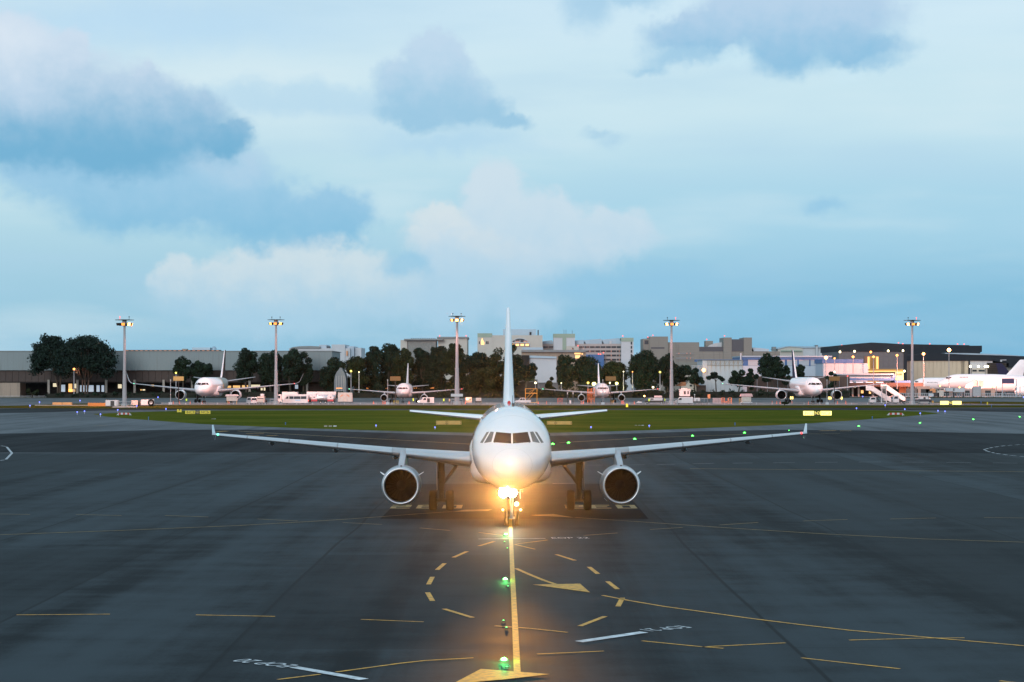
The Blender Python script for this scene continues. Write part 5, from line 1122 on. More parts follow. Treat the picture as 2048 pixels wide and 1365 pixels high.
# ---------------------------------------------------------------- floodlight masts
def lamp(loc, energy, c, r=.4, kind='POINT', name='lamp', parent=None, rot=None, size=120, blend=.6):
    l = bpy.data.lights.new(name, kind); o = bpy.data.objects.new(name, l); col.objects.link(o); o.location = loc
    l.energy = energy; l.color = c; l.shadow_soft_size = r
    if kind == 'SPOT': l.spot_size = R(size); l.spot_blend = blend
    if rot: o.rotation_euler = rot
    return o
SOD = (1.0, .38, .27)
def mast(label, px, head, foot_y, d, lit, w=1.0, energy=9000):
    """lit = indices of the burning floods, plus any given an added halo glow; 0 looks towards the runway, counted anticlockwise seen from above"""
    x, z = X(px, d), Z(head, d); r = empty('floodlight_mast', (x, d, 0), label, 'floodlight mast', 'floodlight masts along the apron')
    b = MB(); b.tube((0, 0, .9), (0, 0, z * .42), .62 * w, .44 * w, 16); b.build('pole', LPOLE, r, 0.9, world=False)
    b = MB(); b.tube((0, 0, z * .42), (0, 0, z + .6), .40 * w, .27 * w, 14); b.build('upper_pole', LPOLE, r, 0.9, world=False)
    b = MB(); b.tube((0, 0, z * .42 - .15), (0, 0, z * .42 + .2), .5 * w, n=16); b.tube((0, 0, 0), (0, 0, 1.0), .95 * w, .85 * w, 16); b.build('collar', GALV, r, 0.9, world=False)
    b = MB(); b.lathe([(z + .95, .2), (z + 1.06, 1.2), (z + 1.0, 2.35), (z + .9, 2.38), (z + .86, 1.2), (z + .8, .2)], axis='Z', n=28); b.build('head_ring', DARKMET, r, 0.8, world=False)
    b = MB(); b.tube((0, 0, z - .6), (0, 0, z + .9), .55, n=12)
    for k in range(8):
        a_ = math.pi / 4 * k; b.tube((0, 0, z + .2), (1.6 * math.sin(a_), -1.6 * math.cos(a_), z + .1), .06, n=5)
    b.build('luminaire_frame', GALV, r, 0.8, world=False)
    for s_ in (-1, 1):
        b = MB(); b.tube((s_ * 1.15, 0, z + 1.0), (s_ * 1.15, 0, z + 1.6), .05, n=5); b.lathe([(z + 1.55, .01), (z + 1.6, .13), (z + 1.8, .13), (z + 1.88, .01)], axis='Z', n=8, o=(s_ * 1.15, 0, 0))
        b.build('obstruction_light', REDB if (s_ < 0) == (px in (249, 1824)) and px not in (552, 914) else DARKMET, r, world=False)
    for k in range(8):
        a_ = math.pi / 4 * k; dv = Vector((math.sin(a_), -math.cos(a_), 0)); c_ = dv * 1.55 + Vector((0, 0, z - .05))
        f = empty('floodlight', c_, rot=0); f.parent = r
        f.rotation_euler = (0, 0, a_)
        b = MB(); b.add([(-.42, -.28, -.42), (.42, -.28, -.42), (.42, -.48, .22), (-.42, -.48, .22), (-.26, .3, -.1), (.26, .3, -.1), (.26, .22, .25), (-.26, .22, .25)], [(0, 1, 2, 3), (4, 5, 6, 7), (0, 1, 5, 4), (1, 2, 6, 5), (2, 3, 7, 6), (3, 0, 4, 7)])
        hm = b.mesh('housing', DARKMET); link('housing', hm, f)
        b = MB(); b.quad((-.40, -.31, -.41), (.40, -.31, -.41), (.40, -.49, .2), (-.40, -.49, .2)); link('lens', b.mesh('lens', (SODBIG if lit.get(k, 0) > 1 else SODIUM if lit.get(k, 0) == 1 else SODHALO) if k in lit else GLASS), f)
    cage = MB()
    for s_ in (-1, 1):
        for u in (-1.6, 0, 1.6): cage.tube((u, s_ * 1.6, 0), (u, s_ * 1.6, 1.5), .05, n=5); cage.tube((s_ * 1.6, u, 0), (s_ * 1.6, u, 1.5), .05, n=5)
        for zz in (.75, 1.45): cage.tube((-1.6, s_ * 1.6, zz), (1.6, s_ * 1.6, zz), .045, n=5); cage.tube((s_ * 1.6, -1.6, zz), (s_ * 1.6, 1.6, zz), .045, n=5)
    cage.build('guard_cage', GALV, r, world=False)
    for k in [q for q in lit if lit[q]]:
        a_ = math.pi / 4 * k
        lamp((x + 2.1 * math.sin(a_), d - 2.1 * math.cos(a_), z - .3), energy * (4.0 if k in (3, 4, 5) else .5), SOD, .4, 'SPOT', rot=(R(60 if k in (3, 4, 5) else 38), 0, a_ + math.pi), size=158, blend=.9)
    return r
m1 = mast('slim floodlight mast on a concrete foot, leftmost of the five', 249, 648, 816, 540, {1: 2, 2: 1, 3: 1, 5: 1, 0: 0}, .95, 11000)
mast('floodlight mast standing behind the white minibus', 552, 647, 808, 602, {1: 1, 7: 1, 3: 1, 5: 1, 0: 0}, .95, 9000)
mast('thickest floodlight mast, between the silver jet and the orange-lit van', 914, 640, 806, 600, {0: 2, 1: 2, 7: 1, 3: 1, 5: 1}, 1.12, 16000)
mast('floodlight mast beside the white panel van', 1343, 648, 808, 606, {1: 2, 7: 2, 3: 1, 5: 1, 0: 0}, .95, 12000)
mast('floodlight mast between the boarding stairs and the dark loader, rightmost of the five', 1824.5, 648, 810, 606, {1: 2, 7: 2, 3: 1, 5: 1, 0: 0}, .95, 14000)
b = MB(); b.lathe([(0, 3.2), (.25, 2.9), (.42, 1.3), (.42, .4)], axis='Z', n=20, o=(X(249, 540), 540, 0)); b.build('concrete_foot', CONC, m1, .8)
b = MB(); b.cbox((X(914, 600), 598.9, 2.6), (3.3, .2, .75)); b.build('notice_board', PALEW, bpy.data.objects['floodlight_mast.002'])
# lamps of the far aprons: one post each
def lamp_post(label, px, py, d, m, energy=0, c=SOD, r=.35, arm=0.0, group='lamp posts beyond the far apron', base=None):
    x, z = X(px, d), Z(py, d); o = empty('lamp_post', (x, d, 0), label, 'lamp post', group)
    b = MB(); b.tube((0, 0, 0), (0, 0, z - .2), .22, .13, 8)
    if arm: b.tube((0, 0, z - .3), (arm, 0, z + .1), .07, n=5)
    b.build('post', LPOLE, o, world=False)
    b = MB(); b.lathe([(-r, .02), (-.6 * r, .8 * r), (0, r), (.6 * r, .7 * r), (.8 * r, .02)], axis='Z', n=12, o=(arm, -.1, z)); b.build('lamp_head', m, o, 3.2, world=False)
    if energy: lamp((x + arm, d + .9, z - .2), energy, c, .3, 'SPOT', rot=(R(62), 0, 0), size=150, blend=.7)
    return o
lamp_post('tall lamp post with a blazing orange head above the jumbo nose', 1898, 700, 845, glow('sodium_lamp_blazing', (1, .44, .12), 20), 210000, c=(1, .30, .18), r=.75)
lamp_post('tall lamp post with an orange head left of the jumbo jet', 1847, 708, 850, SODBIG, 110000, c=(1, .30, .18), r=.6)
lamp_post('lamp post with a small orange head before the dark hangar', 1794, 711, 855, SODIUM, 1200, r=.5)
lamp_post('lamp post with an orange head at the yellow-lit gateway', 1747, 714, 858, SODIUM, 600, r=.45)
lamp_post('lamp post with a glaring red-orange head over the panelled box', 1652, 715.5, 890, SODBIG, 0, r=.75)
lamp_post('lamp post with a dim orange head right of the glaring red-orange one', 1669, 717, 895, SODIUM, 0, r=.35); lamp_post('lamp post with an orange head over the royal blue band', 1706, 714, 895, SODIUM, 0, r=.5)
lamp_post('slim lamp post with a pale head over the round tree', 1669, 744, 845, WLAMP, 0, r=.35); lamp_post('slim post with a red lamp on the canopy roof', 1695, 752.5, 846, REDB, 0, r=.32)
lamp_post('street lamp glowing under the far left rain tree', 148, 738.5, 806, SODIUM, 2600, r=.4); lamp_post('street lamp with a yellow head behind the orange stand board', 352, 746, 806, YLAMP, 900, c=(1, .8, .2), r=.35)
lamp_post('street lamp with a bright yellow head before the middle trees', 702, 742.5, 808, YLAMP, 1500, c=(1, .75, .3), r=.4); lamp_post('street lamp with a faint white head before the middle trees', 718, 744.5, 812, WLAMP, 0, r=.2)
lamp_post('low white lamp beside the pale warehouse tree', 1071, 766, 812, WLAMP, 2500, c=(1, .9, .7), r=.42); lamp_post('low white lamp between warehouse and dark tree', 1122.5, 766.5, 812, WLAMP, 0, r=.22)
lamp_post('low greenish flood left of the right silver jet fin', 1176, 766, 806, YLAMP, 1200, c=(1, .95, .4), r=.42); lamp_post('low glaring yellow flood behind the right silver jet tail', 1188, 768, 806, glow('yellow_lamp_glaring', (1, .85, .2), 7), 4000, c=(1, .9, .35), r=.75)
lamp_post('low pale flood just right of the right silver jet nose', 1220, 766, 806, WLAMP, 0, r=.35); lamp_post('low glaring yellow flood right of the right silver jet nose', 1233.5, 767, 806, glow('yellow_lamp_glaring', (1, .85, .2), 7), 3500, c=(1, .95, .35), r=.55)
lamp_post('slim street lamp with a white head under the domed tree', 1247, 743.5, 814, WLAMP, 0, r=.22); lamp_post('slim street lamp with a pinkish head under the domed tree', 1265, 744, 814, SODIUM, 0, r=.2)
lamp_post('street lamp with a yellow-green head inside the domed tree', 1320, 744.5, 812, YLAMP, 900, c=(.9, 1, .2), r=.4); lamp_post('low white yard lamp beyond the right silver jet wingtip', 1306, 774.8, 808, WLAMP, 800, c=(1, .85, .6), r=.4)
for px, py, lb in ((1880, 772, 'small orange lamp on a short post under the jumbo nose'), (1919, 775, 'small orange lamp on a short post left of the widebody nose'), (1953, 776, 'small orange lamp on a short post at the widebody door'), (1985, 773, 'left of two small orange lamps before the widebody belly'), (1992.5, 770.5, 'right of two small orange lamps before the widebody belly'), (2040, 770.5, 'small orange lamp before the widebody engine'), (1866, 779, 'lowest small orange lamp among the ground carts')):
    lamp_post(lb, px, py, 838, SODBIG, 3500, r=.28, group='small lamps by the white airliners')
# ---------------------------------------------------------------- railing along the apron edge
r = empty('railing', (0, 596, 0), 'long low steel railing along the front edge of the far apron', 'railing')
b = MB(); b.box(X(322, 596), -.04, .38, X(1905, 596), .04, .52); b.build('rail', GALV, r, world=False)
b = MB(); b.box(-.09, -.09, 0, .09, .09, .6); pm = b.mesh('post', GALV)
for k in range(50): link('post', pm, r, (X(340 + 31.7 * k, 596), 0, 0))
kb = MB(); kb.box(X(300, 592), 591.6, 0.0, X(1912, 592), 592.2, .14); kb.build('kerb', CONC)['kind'] = 'structure'
# ---------------------------------------------------------------- taxiway signs and edge markers
SIGN_Y = mat('sign_yellow', (.62, .50, .02), .5, var=.08); SIGN_B = mat('sign_black', (.012, .012, .012), .5); SIGN_LIT = glow('sign_lit', (1.0, .80, .22), 1.7); INK = mat('sign_ink', (.03, .028, .015), .6); INK_LIT = glow('sign_lit_ink', (1, .78, .08), 1.3); CH_LIT = glow('sign_lit_letter', (1, .80, .15), .9); CH_Y = mat('sign_letter_yellow', (.45, .36, .03), .5)
TAN = mat('sign_back_tan', (.46, .28, .07), .55, var=.1)
def sign(label, panels, d, y0, y1, z0=None):
    """panels = [(px0, px1, face, text, ink)]"""
    zb, zt = Z(y1, d), Z(y0, d); xm = X((panels[0][0] + panels[-1][1]) / 2, d); r = empty('taxiway_sign', (xm, d, 0), label, 'taxiway sign', 'taxiway signs'); gz = .3 if d < 490 else 0.04
    for px0, px1, face, text, ink in panels:
        xa, xb = X(px0, d) - xm + .03, X(px1, d) - xm - .03
        b = MB(); b.box(xa, 0, max(zb, gz), xb, .25, zt); pnl = b.build('panel', face, r, world=False, bevel=.02)
        if text:
            me = text_mesh(text, (zt - zb) * .92, .008); me.materials.clear(); me.materials.append(ink)
            xs = [v.co.x for v in me.vertices]; k = min(1.0, (xb - xa) * .84 / (max(xs) - min(xs)))
            t_ = link('lettering', me, pnl, ((xa + xb) / 2, -.015, (max(zb, gz) + zt) / 2), (R(90), 0, 0)); t_.scale = (k, 1, 1)
        for xx in (xa + .15, xb - .15):
            b = MB(); b.box(xx - .05, .06, 0, xx + .05, .16, max(zb, gz) + .02); b.build('leg', GALV, r, world=False)
    return r
def arrow(root, px, py, d, ang, s_, m):
    b = MB(); pts = [(-.5, -.09), (.1, -.09), (.1, -.3), (.5, 0), (.1, .3), (.1, .09), (-.5, .09)]
    c_, n_ = math.cos(ang), math.sin(ang); b.prism([((x * c_ - y * n_) * s_, (x * n_ + y * c_) * s_) for x, y in pts], -.03, -.012, 'XZ')
    o = b.build('arrow', m, root, world=False); o.location = (X(px, d) - root.location.x, 0, Z(py, d)); return o
s1 = sign('unlit yellow sign reading NC3 N1 NC2 on the left end of the grass', [(370, 390, SIGN_Y, ' NC3', INK), (390.3, 399, SIGN_B, 'N1', CH_Y), (399.3, 421, SIGN_Y, 'NC2 ', INK)], 424, 821.8, 829.6)
arrow(s1, 374.5, 825.5, 424, R(130), .42, INK); arrow(s1, 417, 825.5, 424, R(-50), .42, INK)
s2 = sign('glowing yellow sign reading NC3 N3 NC2 on the right end of the grass', [(1606.5, 1628.5, SIGN_LIT, ' NC3', INK_LIT), (1629, 1640.5, SIGN_B, 'N3', CH_LIT), (1641, 1663.5, SIGN_LIT, 'NC2 ', INK_LIT)], 408, 822.6, 832.3)
arrow(s2, 1611, 827.8, 408, R(-135), .5, INK_LIT); arrow(s2, 1658.5, 827.5, 408, R(45), .5, INK_LIT)
sign('glowing yellow sign on the verge at the far right', [(1880.5, 1897.5, SIGN_LIT, '', None), (1898, 1904.5, SIGN_B, 'N3', CH_LIT), (1905, 1923, SIGN_LIT, '', None)], 590, 802.6, 809.6)
def back_sign(label, px0, px1, y0, y1, d):
    r = empty('taxiway_sign', (X((px0 + px1) / 2, d), d, 0), label, 'taxiway sign', 'taxiway signs'); w = (px1 - px0) / F * d; z0, z1 = max(Z(y1, d), .33), Z(y0, d); k = w * .42 if px0 < 1000 else w * .345
    for xa, xb in ((-w / 2, -w / 2 + k - .03), (-w / 2 + k + .03, w / 2)):
        b = MB(); b.box(xa, 0, z0, xb, .3, z1); p = b.build('panel', TAN, r, world=False, bevel=.02)
        for zz in (.3, .7):
            for xx in (xa + .12, xb - .12): b = MB(); b.cbox((xx, -.02, z0 + (z1 - z0) * zz), (.14, .05, .07)); b.build('hinge', SIGN_B, p, world=False)
    for xx in (-w / 2 + .3, 0.2, w / 2 - .3): b = MB(); b.box(xx - .05, .1, 0, xx + .05, .2, z0 + .02); b.build('leg', GALV, r, world=False)
back_sign('tan back of a sign left of the taxiing jet under its tailplane', 872, 923, 842, 853.2, 325); back_sign('tan back of a sign right of the taxiing jet under its tailplane', 1094, 1144, 843, 854.2, 325)
def h_sign(label, px0, px1, y0, y1, d, m, dark):
    r = empty('marker_board', (X((px0 + px1) / 2, d), d, 0), label, 'marker board', 'yellow marker boards'); w = (px1 - px0) / F * d; z0, z1 = Z(y1, d), Z(y0, d)
    b = MB(); b.box(-w / 2, 0, z0, w / 2, .2, z1); b.build('board', m, r, world=False)
    for s_ in (0, 1): b = MB(); b.box(-w * .09, -.04, z0 + (z1 - z0) * (.68 * s_), w * .16, -.005, z0 + (z1 - z0) * (.32 + .68 * s_)); b.build('black_mark', dark, r, world=False)
    b = MB(); b.box(-.05, .05, 0, .05, .15, z0 + .02); b.build('leg', GALV, r, world=False)
h_sign('yellow board with a black-notched H beside the NC3 sign', 354, 363, 819, 827.0, 447, SIGN_Y, SIGN_B); h_sign('glowing yellow board under the right freighter left engine', 1580.5, 1586.5, 793.5, 799, 680, SIGN_LIT, SIGN_B)
h_sign('glowing yellow board just left of the right freighter right engine', 1656.5, 1663, 794, 799, 684, SIGN_LIT, INK_LIT); h_sign('glowing yellow board just right of the right freighter right engine', 1681.5, 1685, 794, 799, 684, SIGN_LIT, INK_LIT)
h_sign('single yellow board on the verge below the right silver jet', 1252, 1256, 808, 815.3, 545, glow('sign_lit_soft', (1, .72, .04), .7), SIGN_Y); h_sign('thin yellow board at the far right verge', 1974, 1976, 804.5, 810, 590, SIGN_Y, SIGN_Y)
for (px, pole, lb) in ((357, 340, 'tan stand board on a dark post before the left freighter'), (790.5, 775, 'orange-brown stand board on a post before the left silver jet'), (1221.5, 1206, 'orange-brown stand board on a post before the right silver jet'), (1669, 1655, 'orange-brown stand board on a dark post before the right freighter')):
    dd = 602; r = empty('stand_board', (X(px, dd), dd, 0), lb, 'stand board', 'stand number boards'); w = 21 / F * dd
    b = MB(); b.tube((0, .1, 0), (0, .1, Z(762, dd)), .12, n=8); b.build('post', BRNP, r, world=False)
    b = MB(); b.box(-w / 2, 0, Z(762, dd), w / 2, .25, Z(753.3, dd)); b.build('board', TAN if px == 357 else mat('board_brown', (.22, .10, .02), .6), r, world=False, bevel=.03)
    q = empty('guidance_pole', (X(pole, dd), dd + 1, 0), 'thin grey pole standing left of the ' + lb.split(' on a')[0] + {357: ' by the left freighter', 790.5: ' by the left silver jet', 1221.5: ' by the right silver jet', 1669: ' by the right freighter'}[px], 'pole', 'thin guidance poles')
    b = MB(); b.tube((0, 0, 0), (0, 0, Z(761, dd)), .07, n=6); b.build('pole', GALV, q, world=False); b = MB(); b.cbox((0, 0, Z(761, dd)), (.22, .2, .5)); b.build('cap', GALV, q, world=False); b = MB(); b.cbox((0, -.3, .3), (.9, .5, .6)); b.build('base_box', PALEW, q, world=False)
# red and white striped ground markers on the turf
for px0, px1, y0, y1, dd, lb in ((233, 263, 830, 834.4, 415, 'red and white striped marker frame on the left end of the grass'), (1774, 1809, 830, 834.6, 414, 'red and white striped marker frame on the right end of the grass')):
    r = empty('striped_marker', (X((px0 + px1) / 2, dd), dd, .2), lb, 'striped marker', 'striped markers'); w = (px1 - px0) / F * dd
    for k in range(7):
        b = MB(); xa = -w / 2 + w * k / 7; b.prism([(xa, .12), (xa + w / 7, .12), (xa + w / 7, .48), (xa, .48)] if 0 < k < 6 else ([(xa, 0), (xa + w / 7, .12), (xa + w / 7, .48)] if k == 0 else [(xa, .12), (xa + w / 7, 0), (xa, .48)]), 0, .2, 'XZ'); b.build('segment', (mat('stripe_red', (.35, .03, .02), .6) if k % 2 else PALEW), r, world=False)
    b = MB(); b.box(-w / 2 + .3, .05, -.2, -w / 2 + .4, .15, .2); b.box(w / 2 - .4, .05, -.2, w / 2 - .3, .15, .2); b.build('leg', GALV, r, world=False)
for px0, px1, yy, dd, lb in ((648, 676, 856.2, 318, 'low white block marker on the grass left of the taxiing jet'), (1270, 1290, 856.4, 321, 'low white block marker on the grass right of the taxiing jet'), (423, 432, 841.8, 372, 'low white block marker on the grass above the left wingtip')):
    r = empty('block_marker', (X((px0 + px1) / 2, dd), dd, .2), lb, 'block marker', 'low block markers'); w = (px1 - px0) / F * dd
    for k in range(3): b = MB(); b.box(-w / 2 + w * k / 3, 0, -.1, -w / 2 + w * k / 3 + w * .22, .4, .14); b.build('block', CONC if k < 2 else PALEW, r, world=False)
# ---------------------------------------------------------------- inset and edge lights
GRN = glow('green_inset', (.09, 1.0, .09), 7); GRN_GLINT = glow('green_glint', (.2, 1, .25), 2.5); BLU = glow('blue_edge', (.16, .20, 1.0), 2.6); BLUD = mat('blue_edge_off', (.02, .12, .35), .4)
VDKH = mat('inset_housing', (.03, .03, .03), .6)
GRN_HOT = glow('green_inset_hot', (.30, 1.0, .30), 9)
def inset(px, py, label, r_=.11, e_=6.0, m=None):
    x, d = G(px, py); o = empty('taxiway_light', (x, d, 0.02), label, 'taxiway light', 'green taxiway centre lights')
    b = MB(); b.lathe([(0, r_ * 1.8), (.02, r_ * 1.6), (.03, r_ * .9)], axis='Z', n=18); b.build('housing', VDKH, o, world=False)
    b = MB(); b.lathe([(.02, r_), (.02 + r_ * .5, r_ * .85), (.02 + r_ * .9, .003)], axis='Z', n=14); b.build('lens', m or GRN, o, 3.2, world=False)
    if e_: lamp((x, d - .1, .22), e_, (.14, 1, .22), .06)
inset(1008, 1324, 'largest green light in the ground beside the yellow centre line', .085, 45, GRN_HOT); inset(1010.5, 1162, 'green light in the ground left of the centre line at the curved lead-in', .085, 45, GRN_HOT); inset(1012, 1072, 'green light in the ground just in front of the nose wheels', .085, 45, GRN_HOT)
for px, py, lb in ((1007, 1244.5, 'faint green glint left of the centre line'), (1013, 1258.5, 'second faint green glint nearer the centre line'), (1016, 1175.5, 'faint green glint just below the middle green light'), (1014, 1338, 'faint green glint just below the largest green light'), (1009, 1086, 'faint green glint below the foremost white bar'), (1014.5, 1099, 'faint green glint lower below the foremost white bar')): inset(px, py, lb, .035, 0, GRN_GLINT)  # glints of the green lights, added as tiny glowing studs
for px, py, lb in ((1105.5, 890, 'green light right beside the taxiing jet cockpit'), (1137, 887.5, 'second green light right of the taxiing jet'), (1269.5, 880, 'green light above the right wing root'), (1385, 873.5, 'green light above the middle of the right wing'), (1489, 867.5, 'green light above the outer right wing'), (1578, 862, 'faint green light above the right wingtip'), (1717.5, 853.8, 'green light right of the right wingtip'), (1840, 847.5, 'green light midway to the right edge on the taxiway'), (1946.5, 840.2, 'green light below the right end of the grass'), (2039.5, 835, 'green light at the extreme right edge')):
    inset(px, py, lb, .17 if px != 1578 else .08, 5 if px != 1578 else 0)
for k, (px, py, lit_, lb) in enumerate(((60, 815.5, 1, 'blue edge light on the far left verge'), (79, 808.3, 1, 'blue edge light on the left bank below the shed'), (160, 805, 1, 'blue edge light by the orange planks'), (154.5, 829, 1, 'blue edge light at the left tip of the grass'), (169, 827.3, 1, 'blue edge light just above the left tip of the grass'), (201, 833.6, 1, 'blue edge light on the lower left rim of the grass'), (235.5, 824.5, 1, 'blue edge light above the striped left marker'), (273.5, 816.2, 1, 'blue edge light right of the first mast'), (332, 822.4, 1, 'blue edge light left of the H board'), (316, 798, 1, 'blue edge light beyond the far apron left of the freighter'),
        (870, 861, 1, 'blue edge light on the grass rim left of the taxiing jet'), (1182, 860.5, 1, 'blue edge light on the grass rim right of the taxiing jet'), (1298.5, 857.5, 1, 'blue edge light right of the low white block marker'), (752, 857, 1, 'small blue edge light by the left block marker'), (571, 851.5, 0, 'unlit blue edge light above the left wing'), (297, 839.8, 0, 'unlit blue edge light on the lower left rim of the grass'), (1470, 852, 0, 'unlit blue edge light above the right wing'), (1744.5, 839, 0, 'unlit blue edge light on the right rim of the grass'),
        (1713, 821, 1, 'blue edge light above the glowing N3 sign'), (1809.5, 823, 1, 'blue edge light above the striped right marker'), (1840.5, 831.7, 1, 'blue edge light right of the striped right marker'), (1876, 826.2, 1, 'left of two blue edge lights at the right tip of the grass'), (1890, 827.5, 1, 'right of two blue edge lights at the right tip of the grass'), (1770.5, 814.5, 1, 'blue edge light below the boarding stairs'), (1770, 798, 1, 'blue edge light shining through the boarding stairs'), (1725.5, 796.5, 1, 'blue edge light beyond the apron left of the stairs'), (1983, 814.3, 0, 'dim blue edge light at the right verge'), (1962, 807.5, 0, 'dim blue edge light by the thin yellow board'), (2047, 798, 1, 'blue edge light at the extreme right edge'))):
    x, d = G(px, min(max(py + 1.0, 797), 900)); o = empty('edge_light', (x, d, 0), lb, 'edge light', 'blue taxiway edge lights')
    b = MB(); b.tube((0, 0, 0), (0, 0, .3 + .0003 * d), .06, n=6); b.build('stem', BLUD if not lit_ else GALV, o, world=False)
    rr = (.00022 if lit_ else .00018) * d + .03
    b = MB(); b.lathe([(0, rr * .6), (rr * .5, rr), (rr * 1.6, rr * .8), (rr * 2, .01)], axis='Z', n=10, o=(0, 0, .3 + .0003 * d)); b.build('lens', BLU if lit_ else BLUD, o, 3.2, world=False)
# ---------------------------------------------------------------- vehicles
VW = mat('vehicle_white', (.52, .53, .55), .35, var=.06, coat=.4); VGL = mat('vehicle_glass', (.03, .04, .05), .1); VDK = mat('vehicle_dark', (.03, .03, .032), .6, var=.2); VOR = mat('vehicle_orange', (.62, .25, .10), .45); VRED = mat('vehicle_red', (.33, .02, .03), .4); VBE = mat('vehicle_beige', (.46, .42, .38), .6)
HEAD = glow('vehicle_headlight', (1, .92, .75), 6); TAIL = glow('vehicle_tail_light', (1, .1, .05), 2.5); AMB = glow('amber_beacon', (1, .55, .12), 30); OFFL = mat('lamp_off', (.5, .5, .48), .2)
def vput(r, b, n_, m, bevel=0.0, parent=None, smooth=0.0): return b.build(n_, m, parent or r, smooth, world=False, bevel=bevel)
def vehicle(name, label, cat, px, d, fwd, prof, wid, sides, wheels, m, group='ground vehicles on the far apron', wr=.34, windscreen=None, head=OFFL, tail=VRED):
    """prof: side outline (u forward, z up); fwd: heading in degrees (180 = towards the left); sides: window outlines on both flanks"""
    r = empty(name, (X(px, d), d, 0), label, cat, group, R(fwd))
    b = MB(); b.prism(prof, -wid / 2, wid / 2, 'XZ'); vput(r, b, 'body', m, .07)
    for poly_ in sides:
        for s_ in (-1, 1): b = MB(); b.prism(poly_, s_ * wid / 2 - .02, s_ * wid / 2 + .02, 'XZ'); vput(r, b, 'window', VGL)
    if windscreen:
        (u0, z0), (u1, z1) = windscreen; n = Vector((z1 - z0, 0, u0 - u1)).normalized() * .025; n = n if n.x > 0 else -n; w2 = wid / 2 - .14
        b = MB(); b.add([(u0 + n.x, -w2, z0 + n.z), (u0 + n.x, w2, z0 + n.z), (u1 + n.x, w2 * .92, z1 + n.z), (u1 + n.x, -w2 * .92, z1 + n.z), (u0 - n.x, -w2, z0 - n.z), (u0 - n.x, w2, z0 - n.z), (u1 - n.x, w2 * .92, z1 - n.z), (u1 - n.x, -w2 * .92, z1 - n.z)], [(0, 1, 2, 3), (7, 6, 5, 4), (0, 4, 5, 1), (1, 5, 6, 2), (2, 6, 7, 3), (3, 7, 4, 0)]); vput(r, b, 'windscreen', VGL)
    for u in wheels:
        for s_ in (-1, 1): wheel(r, (u, s_ * (wid / 2 - .14), wr), wr, .26, 'Y')
    um, un = max(p[0] for p in prof), min(p[0] for p in prof); zl = .75
    for s_ in (-1, 1):
        b = MB(); b.cbox((um - .03, s_ * (wid / 2 - .28), zl), (.14, .3, .2)); vput(r, b, 'headlight', head)
        b = MB(); b.cbox((un + .02, s_ * (wid / 2 - .16), zl + .25), (.1, .18, .4)); vput(r, b, 'tail_light', tail)
    return r
def van_prof(L, h, nose=1.0): return [(-L / 2, .32), (L / 2 - .05, .32), (L / 2, .6), (L / 2 - .08, 1.0), (L / 2 - nose * .55, 1.18), (L / 2 - nose * 1.15, h - .06), (L / 2 - nose * 1.4, h), (-L / 2 + .12, h), (-L / 2, h - .2)]
# minibus and the vehicles behind it
L = 7.5; v = vehicle('minibus', 'white minibus with long side windows facing left below the second mast', 'minibus', 590, 611, 180, van_prof(L, 2.75, 1.15), 2.1, [[(L / 2 - 2.0, 1.5), (L / 2 - 1.15, 1.5), (L / 2 - 1.55, 2.15), (L / 2 - 2.0, 2.15)], [(-3.3, 1.45), (-1.75, 1.45), (-1.75, 2.2), (-3.3, 2.2)], [(-1.65, 1.45), (0.2, 1.45), (.2, 2.2), (-1.65, 2.2)], [(.3, 1.45), (1.5, 1.45), (1.5, 2.2), (.3, 2.2)]], (2.3, -2.1), VW, windscreen=((L / 2 - .65, 1.25), (L / 2 - 1.25, 2.45)), head=HEAD, tail=TAIL)
b = MB(); b.box(-1.6, -1.06, .95, -.2, 1.06, 1.25); vput(v, b, 'side_stripe', mat('sky_blue_print', (.25, .5, .7), .5))
def truck(label, px, d, fwd, Lc, Lb, hb, body_m, name='box_truck', cat='truck', cab=VW, hcab=2.6, zb=1.0, wid=2.3):
    r = vehicle(name, label, cat, px, d, fwd, [(Lb / 2, .5), (Lb / 2 + Lc - .05, .5), (Lb / 2 + Lc, 1.3), (Lb / 2 + Lc - .25, hcab - .1), (Lb / 2 + Lc - .5, hcab), (Lb / 2, hcab)], wid, [[(Lb / 2 + .35, 1.5), (Lb / 2 + Lc - .25, 1.5), (Lb / 2 + Lc - .42, hcab - .3), (Lb / 2 + .35, hcab - .3)]], (Lb / 2 + Lc * .5, -Lb / 2 + .9), cab, wr=.45, windscreen=((Lb / 2 + Lc - .06, 1.45), (Lb / 2 + Lc - .24, hcab - .25)))
    b = MB(); b.box(-Lb / 2, -wid * .4, .55, Lb / 2, wid * .4, .95); vput(r, b, 'chassis', VDK)
    if body_m: b = MB(); b.box(-Lb / 2, -wid / 2, zb, Lb / 2 - .1, wid / 2, hb); vput(r, b, 'cargo_box', body_m, .04)
    return r
truck('white cargo truck with a pinkish box parked behind the minibus', 580, 622, 180, 1.6, 4.6, 3.35, VW)
r = vehicle('van', 'white van seen from behind left of the small high-topped truck', 'van', 503, 611, 115, van_prof(4.6, 1.95, .9), 1.75, [[(-2.0, 1.15), (1.0, 1.15), (.7, 1.7), (-2.0, 1.7)]], (1.5, -1.4), VW, windscreen=((1.85, 1.2), (1.3, 1.75)))
b = MB(); b.box(-2.33, -.7, 1.15, -2.28, .7, 1.7); vput(r, b, 'rear_window', VGL)
r = truck('small white truck with a raised cabin on its roof facing the camera', 526, 612, 262, 1.5, 3.0, 1.4, None, cab=VBE, hcab=2.15, wid=2.0); b = MB(); b.box(.2, -.45, 2.2, 1.2, .45, 2.9); vput(r, b, 'roof_cabin', VW, .05); b = MB(); b.box(-1.4, -.95, 1.0, 1.2, .95, 1.25); vput(r, b, 'flatbed', VDK)
